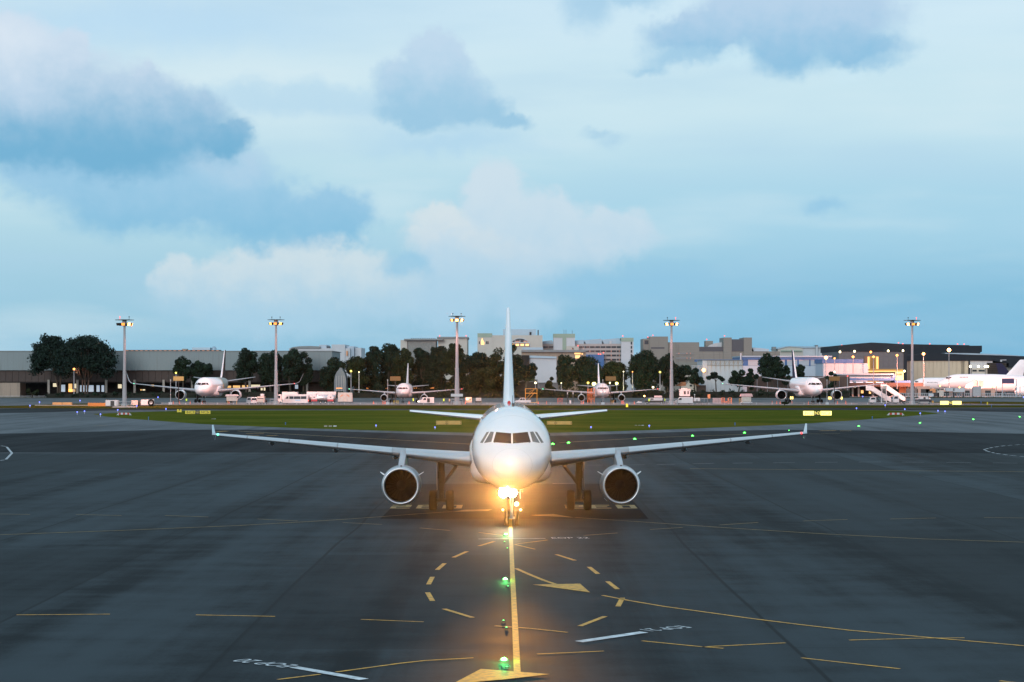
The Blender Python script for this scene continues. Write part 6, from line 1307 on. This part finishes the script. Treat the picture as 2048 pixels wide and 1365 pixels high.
# tanker: two cab-like pump units in white over dark red with a silver tank between
r = empty('fuel_truck', (X(643, 614), 614, 0), 'long silver tanker with two white and dark red pump cabins', 'fuel truck', 'ground vehicles on the far apron')
b = MB(); b.box(-4.3, .6, .8, 4.0, 2.2, 3.45); vput(r, b, 'rear_box', mat('silver_box', (.55, .52, .53), .35, .2), .08)
b = MB(); b.lathe([(-3.9, .02), (-3.8, .7), (-3.5, .95), (3.5, .95), (3.8, .7), (3.9, .02)], axis='X', n=20, o=(0, -.2, 1.75)); vput(r, b, 'tank', mat('polished_tank', (.6, .6, .62), .25, .7), smooth=.9)
for u in (-2.0, 2.6):
    b = MB(); b.box(u - .85, -1.25, 1.3, u + .85, -.1, 2.35); b.prism([(u - .6, 2.35), (u + .6, 2.35), (u + .35, 3.1), (u - .35, 3.1)], -1.1, -.3, 'XZ'); vput(r, b, 'pump_cabin', VW, .05)
    b = MB(); b.box(u - .86, -1.27, .75, u + .86, -.1, 1.3); vput(r, b, 'skirt', VRED); b = MB(); b.box(u - .1, -1.29, 1.75, u + .2, -1.25, 2.05); vput(r, b, 'gauge_window', VDK)
for u in (-3.2, -.2, 1.2, 3.4): wheel(r, (u, -.9, .45), .45, .3, 'Y')
r = empty('cargo_container', (X(690.5, 614), 614, 0), 'square grey cargo container with an arched print on a trolley', 'container', 'containers and dollies')
b = MB(); b.box(-2.0, -1.2, .65, 2.0, 1.2, 3.25); vput(r, b, 'box', mat('container_grey', (.40, .40, .38), .5, .1), .04); b = MB(); b.box(-.5, -1.24, .7, .45, -1.19, 3.0); vput(r, b, 'door', VBE)
arcp = MB(); arcp.prism([(1.35 * math.cos(math.pi * k / 10), 2.0 + .8 * math.sin(math.pi * k / 10)) for k in range(11)] + [(1.0 * math.cos(math.pi * k / 10), 2.0 + .5 * math.sin(math.pi * k / 10)) for k in range(10, -1, -1)], -1.22, -1.2, 'XZ'); vput(r, arcp, 'arched_print', mat('faded_orange_print', (.5, .22, .12), .6))
b = MB(); b.box(-2.1, -1.0, .4, 2.3, 1.0, .6); vput(r, b, 'trolley', VDK)
for u in (-1.5, 1.5): wheel(r, (u, -.9, .25), .25, .2, 'Y')
def crate_unit(label, px, d, w, h, m, name='cargo_container', gap=None, tyre=False):
    r = empty(name, (X(px, d), d, 0), label, 'container', 'containers and dollies'); b = MB(); b.box(-w / 2, -.8, .35, w / 2, .8, h); vput(r, b, 'box', m, .04)
    if gap: b = MB(); b.box(gap[0], -.84, .4, gap[1], -.79, h - .15); vput(r, b, 'open_door', VDK)
    b = MB(); b.box(-w / 2, -.7, .12, w / 2, .7, .33); vput(r, b, 'base', VDK)
    if tyre: wheel(r, (tyre, -1.0, 1.0), .85, .22, 'Y')
    return r
crate_unit('pinkish white container with a dark open door left of the first mast', 224.5, 545, 3.1, 1.75, VW, gap=(-.3, .65)); crate_unit('small white container right of the first mast', 270, 560, 1.75, 1.55, VBE); crate_unit('dark drum crate between two white containers', 280, 561, .9, 1.5, VDK); crate_unit('white container with a big black ring leaning on its front', 295.5, 560, 3.3, 1.75, VW, tyre=1.0)
r = empty('plank_barrier', (X(192, 560), 562, 0), 'row of upright orange-brown planks left of the pinkish container', 'barrier', 'orange barriers')
b = MB(); b.box(0, 0, 0, .36, .08, .85); pm = b.mesh('plank', mat('orange_plank', (.42, .17, .03), .6, var=.2))
for k in range(13): link('plank', pm, r, (-2.5 + .39 * k, 0, .05))
b = MB(); b.box(-2.5, .09, .4, 2.55, .16, .55); vput(r, b, 'rail', VDK)
r = empty('water_barrier', (X(124.5, 592), 592, 0), 'low orange barrier of two blocks on the far left verge', 'barrier', 'orange barriers')
for u in (-1.35, 1.35): b = MB(); b.prism([(-1.3, 0), (1.3, 0), (1.28, .7), (-1.28, .7)], -.25, .25, 'XZ'); o = vput(r, b, 'block', mat('orange_block', (.66, .30, .09), .5), .05); o.location.x = u
kb = MB(); kb.box(X(70, 575), 574.8, 0, X(178, 575), 575.4, .22); kb.build('kerb', CONC)['kind'] = 'structure'
# ground units by the left freighter
r = empty('canopy_cart', (X(464, 606), 606, 0), 'beige ground unit with a pinkish rounded canopy under the left freighter engine', 'cart', 'ground carts')
b = MB(); b.box(-1.45, -.7, .9, 1.45, .7, 2.2); vput(r, b, 'body', VBE, .05); b = MB(); b.prism([(-1.85, 2.2), (1.85, 2.2), (1.6, 2.75), (-1.6, 2.75)], -.95, .95, 'XZ'); vput(r, b, 'canopy', mat('pink_canvas', (.62, .50, .50), .7), .1); b = MB(); b.box(-1.4, -.6, .3, 1.4, .6, .42); [b.tube((u, v_, 0), (u, v_, .95), .05, n=5) for u in (-1.3, 1.3) for v_ in (-.55, .55)]; vput(r, b, 'frame', mat('yellow_frame', (.5, .3, .05), .6))
r = empty('canopy_cart', (X(1492.5, 606), 606, 0), 'grey ground unit with a pink pitched canopy left of the right freighter', 'cart', 'ground carts')
b = MB(); b.box(-1.3, -.7, .7, 1.3, .7, 2.1); vput(r, b, 'body', VBE, .05); b = MB(); b.prism([(-1.75, 2.15), (1.75, 2.15), (1.5, 2.95), (-1.5, 2.95)], -.95, .95, 'XZ'); vput(r, b, 'canopy', mat('pink_roof', (.62, .38, .38), .6), .05); b = MB(); b.box(-1.6, -.6, .3, 1.6, .6, .6); vput(r, b, 'chassis', VW); [wheel(r, (u, -.6, .25), .25, .2, 'Y') for u in (-1.1, 1.1)]
# white pickups, vans and carts
v = vehicle('van', 'white van with its side door open beside the left silver jet engine', 'van', 852, 610, 196, van_prof(4.3, 1.9, 1.05), 1.8, [[(.2, 1.15), (1.1, 1.15), (.8, 1.7), (.2, 1.7)]], (1.35, -1.3), VW, windscreen=((1.62, 1.15), (1.05, 1.75)), head=HEAD)
b = MB(); b.box(-.9, .88, .5, -.1, .93, 1.65); b.box(-.9, -.93, .5, -.1, -.88, 1.65); vput(v, b, 'open_door', VDK)
prof = [(-2.2, .5), (2.2, .5), (2.25, .8), (2.1, 1.0), (1.3, 1.1), (.75, 1.75), (-.55, 1.78), (-.75, 1.12), (-2.2, 1.12)]
vehicle('pickup_truck', 'white double-cab pickup driving left just right of the taxiing jet fin', 'pickup', 1046, 608, 180, prof, 1.75, [[(.1, 1.15), (1.0, 1.15), (.65, 1.65), (.1, 1.65)], [(-.5, 1.15), (0, 1.15), (0, 1.65), (-.45, 1.65)]], (1.4, -1.35), VW, wr=.37, windscreen=((1.27, 1.15), (.8, 1.7)))
v = vehicle('van', 'orange-lit van seen end-on right of the tallest mast', 'van', 937.5, 607, 270, van_prof(4.2, 1.95, .9), 1.7, [[(-1.7, 1.15), (.8, 1.15), (.6, 1.7), (-1.7, 1.7)]], (1.4, -1.3), mat('orange_lit_paint', (.66, .40, .26), .4), windscreen=((1.62, 1.18), (1.1, 1.78)))  # orange of the floodlights put into the van's body colour
r = empty('baggage_tug', (X(957, 607), 607, 0), 'small white and dark tug right of the orange-lit van', 'tug', 'ground vehicles on the far apron'); b = MB(); b.box(-.75, -.9, .95, .75, .9, 1.75); vput(r, b, 'cab', VW, .06); b = MB(); b.box(-.9, -1.2, .3, .9, 1.2, .95); vput(r, b, 'body', VDK, .08); b = MB(); b.box(-.55, -.93, 1.2, .55, -.89, 1.6); vput(r, b, 'window', VBE); [wheel(r, (u, -1.1, .3), .3, .24, 'Y') for u in (-.6, .6)]
# steel platforms and stands
r = empty('access_stair', (X(1062.5, 640), 640, 0), 'yellow tubular access stair tower behind the pickup', 'stair tower'); b = MB()
for u in (-1.7, 1.7):
    for v_ in (-1, 1): b.tube((u, v_, 0), (u, v_, 4.3), .09, n=5)
for zz in (.1, 2.9, 4.2): [b.tube((-1.7, v_, zz), (1.7, v_, zz), .07, n=5) for v_ in (-1, 1)]
b.build('frame', mat('yellow_tube', (.5, .26, .03), .5), r, world=False)
b = MB(); b.box(-1.7, -1, 2.75, 1.7, 1, 2.9); b.build('platform', mat('yellow_tube', (.5, .26, .03), .5), r, world=False); b = MB()
for k in range(8): b.cbox((-1.3 + .3 * k, 0, .4 + .35 * k), (.35, 1.2, .06))
b.tube((-1.5, -.65, .3), (1.0, -.65, 3.1), .07, n=5); b.tube((-1.5, -.65, 1.3), (1.0, -.65, 4.1), .05, n=5); b.tube((-.6, -.65, 3.2), (1.4, -.65, 4.3), .05, n=5); b.build('stair', mat('yellow_tube', (.5, .26, .03), .5), r, world=False)
r = empty('maintenance_stand', (X(1140.5, 618), 618, 0), 'dark double-leg stand with white caps under the right silver jet wing', 'stand'); b = MB()
for u in (-.8, .8): b.cbox((u, 0, 1.4), (.32, .3, 2.6))
b.box(-1.0, -.4, 0, 1.0, .4, .2); b.build('legs', VDK, r, world=False); b = MB()
for u in (-.8, .8): b.cbox((u, 0, 3.0), (.2, .2, .7))
b.build('caps', VW, r, world=False); b = MB(); b.cbox((0, -.45, .5), (.5, .1, .9)); b.build('panel', VW, r, world=False)
r = empty('equipment_rack', (X(1120, 617), 617, 0), 'red-orange steel frame left of the double-leg stand', 'rack', 'orange equipment frames'); b = MB()
def frame(b, w, h, n=2):
    for u in (-w / 2, w / 2): b.tube((u, 0, 0), (u, 0, h), .07, n=5); b.tube((u, .8, 0), (u, .8, h), .07, n=5)
    for k in range(n + 1): b.tube((-w / 2, 0, h * k / n), (w / 2, 0, h * k / n), .06, n=5)
    b.tube((-w / 2, 0, 0), (w / 2, 0, h), .05, n=5); b.tube((w / 2, 0, 0), (-w / 2, 0, h), .05, n=5)
frame(b, 1.3, 1.6); vput(r, b, 'frame', mat('frame_red', (.42, .12, .08), .6))
for k, (px, w, h, c_, lb) in enumerate(((1446, .8, 1.7, (.6, .2, .1), 'slim orange frame right of the pallet stack'), (1460, .9, 1.7, (.6, .22, .1), 'second slim orange frame before the hedge'), (1454, .6, .7, (.5, .18, .1), 'low orange frame between two slim ones'), (1483, 1.1, 1.5, (.3, .2, .06), 'brown crossed frame left of the pink-roofed unit'), (1178, .7, 4.2, (.6, .16, .04), 'tall orange frame at the right silver jet left gear'), (1186, .8, 4.4, (.6, .16, .04), 'tall orange frame beside the right silver jet nose'), (1224, .9, 1.0, (.25, .17, .05), 'brown frame under the right silver jet nose'), (792, 1.3, .95, (.4, .3, .04), 'yellow-brown chock rack under the left silver jet'))):
    r = empty('equipment_rack', (X(px, 616), 616, 0), lb, 'rack', 'orange equipment frames'); b = MB(); frame(b, w, h, 3); vput(r, b, 'frame', mat('frame_paint_%d' % k, c_, .6))
r = empty('pallet_stack', (X(1434, 612), 612, 0), 'stack of greyish crates before the hedge right of the white tug', 'pallet stack'); [vput(r, MB().box(-1.2 + .8 * i, -.5, .1 + .55 * j, -.45 + .8 * i, .5, .6 + .55 * j), 'crate', mat('pallet_grey', (.35, .28, .29), .7)) for i in range(3) for j in range(3)]
# belt loaders, van and stair trucks on the right
r = empty('belt_loader', (X(1308, 611), 611, 0), 'white belt loader with an angled conveyor and a covered cab beside the fourth mast', 'belt loader', 'ground vehicles on the far apron')
b = MB(); b.box(-2.6, -1, .45, 2.6, 1, 1.0); vput(r, b, 'chassis', VDK, .06); b = MB(); b.prism([(-1.7, 1.0), (2.3, 1.0), (2.4, 1.75), (-1.6, 1.75)], -.9, .9, 'XZ'); vput(r, b, 'body', VW, .05)
b = MB(); b.prism([(-4.8, .6), (-4.5, .5), (-2.0, 1.75), (-2.0, 2.05)], -.5, .5, 'XZ'); vput(r, b, 'conveyor', VDK); b = MB(); b.box(.1, -.95, 1.8, 2.2, .95, 2.35); vput(r, b, 'cover', mat('pink_cover', (.66, .5, .5), .6), .1); b = MB(); b.box(-1.0, -.94, 1.25, -.2, -.89, 1.6); vput(r, b, 'panel', VDK)
b = MB(); b.tube((-2.7, 0, 1.5), (-2.7, 0, 2.15), .04, n=5); vput(r, b, 'beacon_post', GALV); b = MB(); b.lathe([(2.1, .02), (2.15, .13), (2.35, .13), (2.42, .02)], axis='Z', n=8, o=(-2.7, 0, 0)); vput(r, b, 'beacon', AMB); [wheel(r, (u, -.9, .4), .4, .28, 'Y') for u in (-2.0, 2.0)]
r = empty('equipment_trolley', (X(1278, 609), 609, 0), 'small white wheeled trolley left of the belt loader', 'trolley'); b = MB(); b.prism([(-.9, .25), (.9, .25), (.6, .7), (-.3, .8)], -.4, .4, 'XZ'); vput(r, b, 'body', VW, .05); [wheel(r, (u, -.35, .2), .2, .15, 'Y') for u in (-.6, .6)]
L = 4.95; vehicle('van', 'plain white panel van facing left beside the fourth mast', 'van', 1368, 609, 180, van_prof(L, 1.98, 1.0), 1.75, [[(L / 2 - 1.75, 1.2), (L / 2 - .8, 1.2), (L / 2 - 1.15, 1.72), (L / 2 - 1.75, 1.72)]], (1.6, -1.45), VW, windscreen=((L / 2 - .58, 1.25), (L / 2 - 1.05, 1.85)))
r = empty('raised_cabin_truck', (X(1369, 622), 622, 0), 'truck with a raised square white cabin behind the panel van', 'truck', 'ground vehicles on the far apron'); b = MB(); b.box(-1.5, -1, 2.15, 1.5, 1, 4.0); vput(r, b, 'cabin', VW, .05); b = MB(); b.box(-1.6, -1.1, 3.95, 1.6, 1.1, 4.15); b.box(-1.0, -.3, 4.15, .8, .3, 4.4); vput(r, b, 'cabin_roof', mat('pink_cover', (.66, .5, .5), .6)); b = MB(); b.box(-.3, -1.04, 2.7, .3, -.99, 3.6); b.box(.75, -1.04, 2.7, 1.15, -.99, 3.6); vput(r, b, 'window', VDK); b = MB(); b.box(-2.2, -1, .5, 2.2, 1, 1.2); [b.tube((-1.2 + .01, 0, 1.2), (1.2, 0, 2.15), .08, n=5), b.tube((1.2, 0, 1.2), (-1.2, 0, 2.15), .08, n=5)]; vput(r, b, 'chassis', VDK); [wheel(r, (u, -.9, .45), .45, .3, 'Y') for u in (-1.5, 1.5)]
r = empty('baggage_tug', (X(1393.5, 609), 609, 0), 'white and black tug with a mast light right of the panel van', 'tug', 'ground vehicles on the far apron'); b = MB(); b.box(-.85, -.8, .8, .85, .8, 1.75); vput(r, b, 'body', VW, .08); b = MB(); b.box(-.95, -.9, .25, .95, .9, .78); b.box(-.1, -.83, .8, .1, -.79, 1.4); vput(r, b, 'base', VDK, .05); b = MB(); b.tube((-.6, 0, 1.7), (-.6, 0, 2.6), .05, n=5); b.cbox((-.6, 0, 2.65), (.25, .25, .3)); vput(r, b, 'mast_light', VW); [wheel(r, (u, -.8, .28), .28, .2, 'Y') for u in (-.6, .6)]
r = empty('flat_dolly', (X(1408, 610), 610, 0), 'flat dolly with a railing right of the white and black tug', 'dolly'); b = MB(); b.box(-1.1, -.7, .4, 1.1, .7, .55); vput(r, b, 'deck', VDK); b = MB(); [b.tube((u, -.6, .5), (u, -.6, 1.6), .05, n=5) for u in (-1, 0, 1)]; b.tube((-1, -.6, 1.6), (1, -.6, 1.6), .05, n=5); vput(r, b, 'railing', GALV); [wheel(r, (u, -.6, .2), .2, .15, 'Y') for u in (-.8, .8)]
r = empty('signal_post', (X(1418, 612), 612, 0), 'orange box on a post right of the flat dolly', 'post'); b = MB(); b.tube((0, 0, 0), (0, 0, 1.6), .09, n=6); vput(r, b, 'post', BRNP); b = MB(); b.box(-.35, -.2, 1.55, .35, .2, 2.75); vput(r, b, 'box', VOR, .04)
def stair_truck(label, px, d, fwd, top):
    r = vehicle('stair_truck', label, 'stair truck', px, d, fwd, [(.8, .5), (2.6, .5), (2.65, 1.2), (2.35, 2.0), (.8, 2.05)], 1.95, [[(1.1, 1.3), (2.35, 1.3), (2.2, 1.85), (1.1, 1.85)]], (1.9, -2.2), VW, wr=.4, windscreen=((2.6, 1.25), (2.38, 1.9)))
    b = MB(); b.box(-3.2, -.8, .55, .8, .8, .95); vput(r, b, 'chassis', VDK)
    b = MB(); b.prism([(-3.4, .7), (-3.0, .7), (2.2, top - .8), (3.4, top - .8), (3.4, top + .6), (2.0, top + .6), (-3.4, 1.7)], -.95, -.88, 'XZ'); b.prism([(-3.4, .7), (-3.0, .7), (2.2, top - .8), (3.4, top - .8), (3.4, top + .6), (2.0, top + .6), (-3.4, 1.7)], .88, .95, 'XZ'); vput(r, b, 'side_panel', mat('stair_pink_white', (.74, .70, .70), .5))
    b = MB()
    for k in range(14): b.cbox((-3.1 + .38 * k, 0, .8 + (top - 1.6) * k / 13), (.4, 1.7, .08))
    b.box(2.0, -.87, top - .75, 3.35, .87, top - .65); vput(r, b, 'steps', GALV)
    b = MB(); [b.tube((u, v_, .9), (u2, v_, top - .8), .07, n=5) for u, u2 in ((-.2, 2.4), (2.4, 1.2)) for v_ in (-.7, .7)]; vput(r, b, 'strut', VDK); return r
stair_truck('pale boarding stair truck with its stair rising to the left by the right freighter wingtip', 1757, 611, 180, 4.6); stair_truck('second boarding stair truck whose stair slopes down to the right', 1786, 622, 180, 4.9)
r = empty('boarding_stairs', (X(1769, 607), 607, 0), 'towed steel boarding stairs seen end-on between the stair trucks', 'stairs'); b = MB()
for s_ in (-1, 1):
    b.tube((s_ * .75 - .45, -1.5, .2), (s_ * .55 + .15, 1.5, 5.0), .1, n=6); b.tube((s_ * .75 - .45, -1.5, 1.2), (s_ * .55 + .15, 1.5, 5.9), .06, n=6); b.tube((s_ * .6 + .1, 1.5, 0), (s_ * .6 + .1, 1.5, 4.9), .08, n=6)
vput(r, b, 'rail', PALEW); b = MB()
for k in range(14): b.cbox((-.45 + .6 * k / 13, -1.5 + 3 * k / 13, .3 + 4.6 * k / 13), (1.25, .3, .06))
b.box(-.65, 1.4, 4.2, .9, 2.6, 5.1); vput(r, b, 'steps', VBE); b = MB(); b.box(-1.2, -1.2, .3, 1.3, 1.8, .45); vput(r, b, 'base', GALV); [wheel(r, (u, -1.1, .25), .25, .16) for u in (-1, 1)]
truck('white cab truck with dark chassis facing left beside the rightmost mast', 1806, 611, 180, 1.7, 2.6, 1.6, None, hcab=2.45, name='tow_truck')
r = empty('cargo_loader', (X(1847, 609), 609, 0), 'low dark cargo loader with a white cab housing right of the rightmost mast', 'cargo loader', 'ground vehicles on the far apron'); b = MB(); b.box(-2.1, -1.2, .35, 2.1, 1.2, 1.35); vput(r, b, 'body', mat('navy_body', (.02, .022, .035), .5), .06); b = MB(); b.box(-1.2, -1.0, 1.4, 1.2, 1, 2.1); b.box(-2.1, -.8, 1.35, -1.4, .8, 1.6); b.box(1.3, -.8, 1.35, 1.9, .8, 1.7); vput(r, b, 'housing', VW, .05); b = MB(); b.box(-.2, -1.04, 1.45, .4, -.99, 2.0); vput(r, b, 'window', VDK); b = MB(); b.box(-1.6, -1.24, .5, 1.3, -1.19, .65); vput(r, b, 'bumper', VW); b = MB(); b.box(2.15, -.4, .4, 2.75, .4, 1.0); vput(r, b, 'step_box', mat('yellow_tube', (.5, .26, .03), .5)); [wheel(r, (u, -1.1, .35), .35, .28, 'Y') for u in (-1.5, 1.5)]
# clutter, railings and the bridge head in front of the white airliners
r = empty('railing', (X(1930, 832), 832, 0), 'long pale slatted railing in front of the white airliners', 'railing'); b = MB()
for zz in (.25, 1.45): b.box(X(1800, 832) - r.location.x, -.05, zz, X(2080, 832) - r.location.x, .05, zz + .14)
b.build('rail', PALEW, r, world=False); b = MB(); b.box(-.08, -.05, 0, .08, .05, 1.6); pm = b.mesh('baluster', PALEW)
for k in range(80): link('baluster', pm, r, (X(1800 + 3.5 * k, 832) - r.location.x, 0, 0))
for k, (px, w, h, y0, m, lb) in enumerate(((1880.5, 2.4, 2.6, 0, VBE, 'grey cabinet before the jumbo nose'), (1900, 3.2, 1.6, 2.0, PALEW, 'white notice board left of the bright lamp post'), (1917, 4.4, 1.8, 1.7, PALEW, 'wider white notice board right of the bright lamp post'), (1953, 3.0, 4.2, 0, GALV, 'tall grey cabinet below the widebody door'), (1862, 2.0, 1.4, 0, PALEW, 'low white box among the carts'), (1872, 2.2, 1.8, 0, VDK, 'dark box among the carts'), (1934, 4.5, 3.4, 0, mat('pink_box', (.6, .4, .38), .6), 'pinkish container behind the railing'), (1846, 5.0, 4.2, 0, mat('salmon_box', (.6, .34, .26), .6), 'salmon container behind the railing'), (1860, 4.0, 3.2, 0, VOR, 'orange container behind the railing'), (1892, 5.0, 2.8, 0, mat('salmon_box', (.6, .34, .26), .6), 'long salmon container under the jumbo nose'), (1975, 5.6, 3.4, 0, mat('salmon_box', (.6, .34, .26), .6), 'salmon container right of the widebody door'), (1824, 4.4, 3.2, 0, mat('dusky_box', (.22, .15, .13), .7), 'dusky crate stack left of the railing'))):
    dd = 836 if k > 5 else 829; r = empty('ground_cart', (X(px, dd), dd, 0), lb, 'ground cart', 'ground equipment before the white airliners'); b = MB(); b.box(-w / 2, -.8, y0 + .3, w / 2, .8, y0 + h); vput(r, b, 'box', m, .06)
    b = MB(); [b.box(u * w * .42 - .08, -.6, 0, u * w * .42 + .08, .6, y0 + .32) for u in (-1, 1)]; vput(r, b, 'leg', VDK)
    if k > 5: b = MB(); b.box(-w * .2, -.84, y0 + .5, w * .2, -.79, y0 + h * .75); vput(r, b, 'door', VDK)
r = empty('boarding_bridge', (X(1961, 848), 848, 0), 'white boarding bridge head standing at the widebody door', 'boarding bridge'); b = MB(); b.box(-1.3, -1.2, 3.2, 1.3, 8, 6.6); vput(r, b, 'cabin', VW, .1); b = MB(); b.box(-1.1, -1, 1.0, 1.1, 1, 3.2); b.box(-1.4, -1.2, 0, 1.4, 1.2, .4); vput(r, b, 'lift_column', VW); b = MB(); b.box(-.9, -1.24, 3.6, .9, -1.18, 6.2); vput(r, b, 'opening', mat('bridge_shade', (.5, .42, .36), .7))
r = empty('gantry_sign', (X(2016, 834), 834, 0), 'dark purple gantry board on two legs before the widebody', 'gantry sign'); b = MB(); b.box(-2.3, -.3, 5.2, 2.3, .3, 7.2); vput(r, b, 'board', mat('purple_board', (.08, .05, .12), .5)); b = MB(); b.tube((-2.2, 0, 0), (-2.2, 0, 5.2), .18, n=6); b.tube((3.2, 0, 0), (3.2, 0, 7.0), .18, n=6); b.tube((-2.2, 0, 7.1), (3.2, 0, 7.0), .12, n=6); vput(r, b, 'leg', PALEW)
# cones
b = MB(); b.lathe([(0, .02), (.02, .26), (.06, .24), (.06, .19), (.85, .04), (.87, .002)], axis='Z', n=10); cone_me = b.mesh('traffic_cone', mat('cone_orange', (.75, .13, .04), .5), .9)
for k, (px, d, lb) in enumerate(((346.5, 612, 'left of two cones by the left freighter right engine'), (359, 613, 'cone just right of the stand board before the left freighter'), (380.5, 612, 'cone at the left freighter nose wheels'), (404.5, 614, 'cone right of the left freighter nose wheels'), (458, 616, 'cone under the beige canopy cart'), (747, 612, 'lone cone far left of the left silver jet engine'), (766, 611, 'left of two cones under the left silver jet engine'), (770, 613, 'right of two cones under the left silver jet engine'), (818, 616, 'cone right of the left silver jet nose wheels'), (931, 608, 'cone left of the orange-lit van'), (1076.5, 611, 'cone at the right foot of the yellow stair tower'), (1093, 611, 'cone left of the red-orange frame'), (1162.5, 612, 'left of two cones under the right silver jet left engine'), (1166.5, 613, 'right of two cones under the right silver jet left engine'), (1244, 613, 'left of two cones under the right silver jet right engine'), (1247.5, 612, 'right of two cones under the right silver jet right engine'), (1268.5, 610, 'cone left of the small white trolley'), (1544.5, 612, 'leftmost cone before the right freighter'), (1553.5, 614, 'second cone from the left before the right freighter'), (1560.5, 613, 'cone below the right freighter left engine'), (1584, 622, 'cone behind the right freighter left gear'), (1691.5, 612, 'lone cone right of the right freighter right engine'), (1675, 613, 'cone right of the dark stand board post'), (1617, 600, 'tiny orange marker before the right freighter nose'))):
    tag(link('traffic_cone', cone_me, None, (X(px, d), d, 0)), lb, 'traffic cone', 'orange cones around the parked jets')
# ground crew
SKIN = mat('skin', (.28, .17, .12), .6); HIVIS = glow('hi_vis_vest', (.62, .85, .08), .25); TROU = mat('dark_trousers', (.03, .03, .04), .8); HAIR = mat('dark_hair', (.01, .01, .01), .6)
def person(label, px, d, rz, pose=0.0, vest=HIVIS):
    pts = [(0, 0, .95, .15), (0, 0, 1.18, .15), (0, 0, 1.40, .17), (0, 0, 1.52, .065), (0, -.01, 1.66, .10), (0, 0, 1.76, .08),
           (-.10, 0, .88, .10), (-.11, -.03 - pose * .1, .48, .07), (-.11, pose * .1, .09, .05), (-.11, -.14 + pose * .1, .04, .045), (.10, 0, .88, .10), (.11, -.02 + pose * .1, .48, .07), (.11, -pose * .1, .09, .05), (.11, -.14 - pose * .1, .04, .045),
           (-.22, 0, 1.40, .065), (-.27, .02 - pose * .1, 1.13, .048), (-.25, -.1 - pose * .15, .90, .035), (.22, 0, 1.40, .065), (.27, .02 + pose * .1, 1.13, .048), (.25, -.1 + pose * .15, .90, .035)]
    ed = [(0, 1), (1, 2), (2, 3), (3, 4), (4, 5), (0, 6), (6, 7), (7, 8), (8, 9), (0, 10), (10, 11), (11, 12), (12, 13), (2, 14), (14, 15), (15, 16), (2, 17), (17, 18), (18, 19)]
    me = bpy.data.meshes.new('person'); me.from_pydata([p[:3] for p in pts], ed, []); me.materials.append(TROU)
    o = tag(link('person', me, None, (X(px, d), d, 0), (0, 0, rz)), label, 'person', 'ground crew on the far apron')
    sk = o.modifiers.new('skin', 'SKIN'); ss = o.modifiers.new('smooth', 'SUBSURF'); ss.levels = ss.render_levels = 1
    for i, p in enumerate(pts): me.skin_vertices[0].data[i].radius = (p[3], p[3])
    me.skin_vertices[0].data[0].use_root = True
    b = MB(); b.rings([[(w * math.cos(6.283 * k / 12), .72 * w * math.sin(6.283 * k / 12), z) for k in range(12)] for z, w in ((.86, .21), (1.05, .205), (1.25, .225), (1.42, .235), (1.49, .15))]); vput(o, b, 'vest', vest, smooth=3.2)
    b = MB(); b.lathe([(1.55, .085), (1.64, .118), (1.72, .12), (1.80, .075), (1.82, .005)], axis='Z', n=12); hd = vput(o, b, 'face', SKIN, smooth=3.2)
    b = MB(); b.lathe([(1.70, .124), (1.77, .115), (1.84, .06), (1.855, .005)], axis='Z', n=12, o=(0, .01, 0)); vput(o, b, 'hair', HAIR, smooth=3.2); return o
person('ground worker in a yellow vest at the left freighter nose wheels', 373, 611, R(20)); person('ground worker in a yellow vest by the left silver jet gear', 826.5, 613, R(-30), .6); person('ground worker in a bright yellow vest left of the tallest mast', 887.5, 608, R(160), .3)
person('ground worker in a yellow vest and blue trousers before the belt loader', 1298, 608, R(10), .3); person('ground worker in a yellow vest at the right end of the belt loader', 1329.5, 610, R(60)); person('ground worker in a pale vest inside the mast guard cage', 899, 602, R(0), .4, mat('pale_vest', (.7, .5, .35), .7))

# ---------------------------------------------------------------- haze: thin air volume added round the scene to give the nose lamp its halo
hb = MB(); hb.box(-430, -12, -1.0, 430, 1500, 42.0)
hz = hb.build('haze', None); hz['kind'] = 'stuff'
hm = bpy.data.materials.new('haze_air'); hm.use_nodes = True; ht = hm.node_tree; ht.nodes.clear()
pv = ht.nodes.new('ShaderNodeVolumePrincipled'); om = ht.nodes.new('ShaderNodeOutputMaterial')
pv.inputs['Color'].default_value = (.95, .96, .97, 1); pv.inputs['Density'].default_value = HAZE; pv.inputs['Anisotropy'].default_value = HAZE_G
ht.links.new(pv.outputs[0], om.inputs['Volume']); hz.data.materials.append(hm)
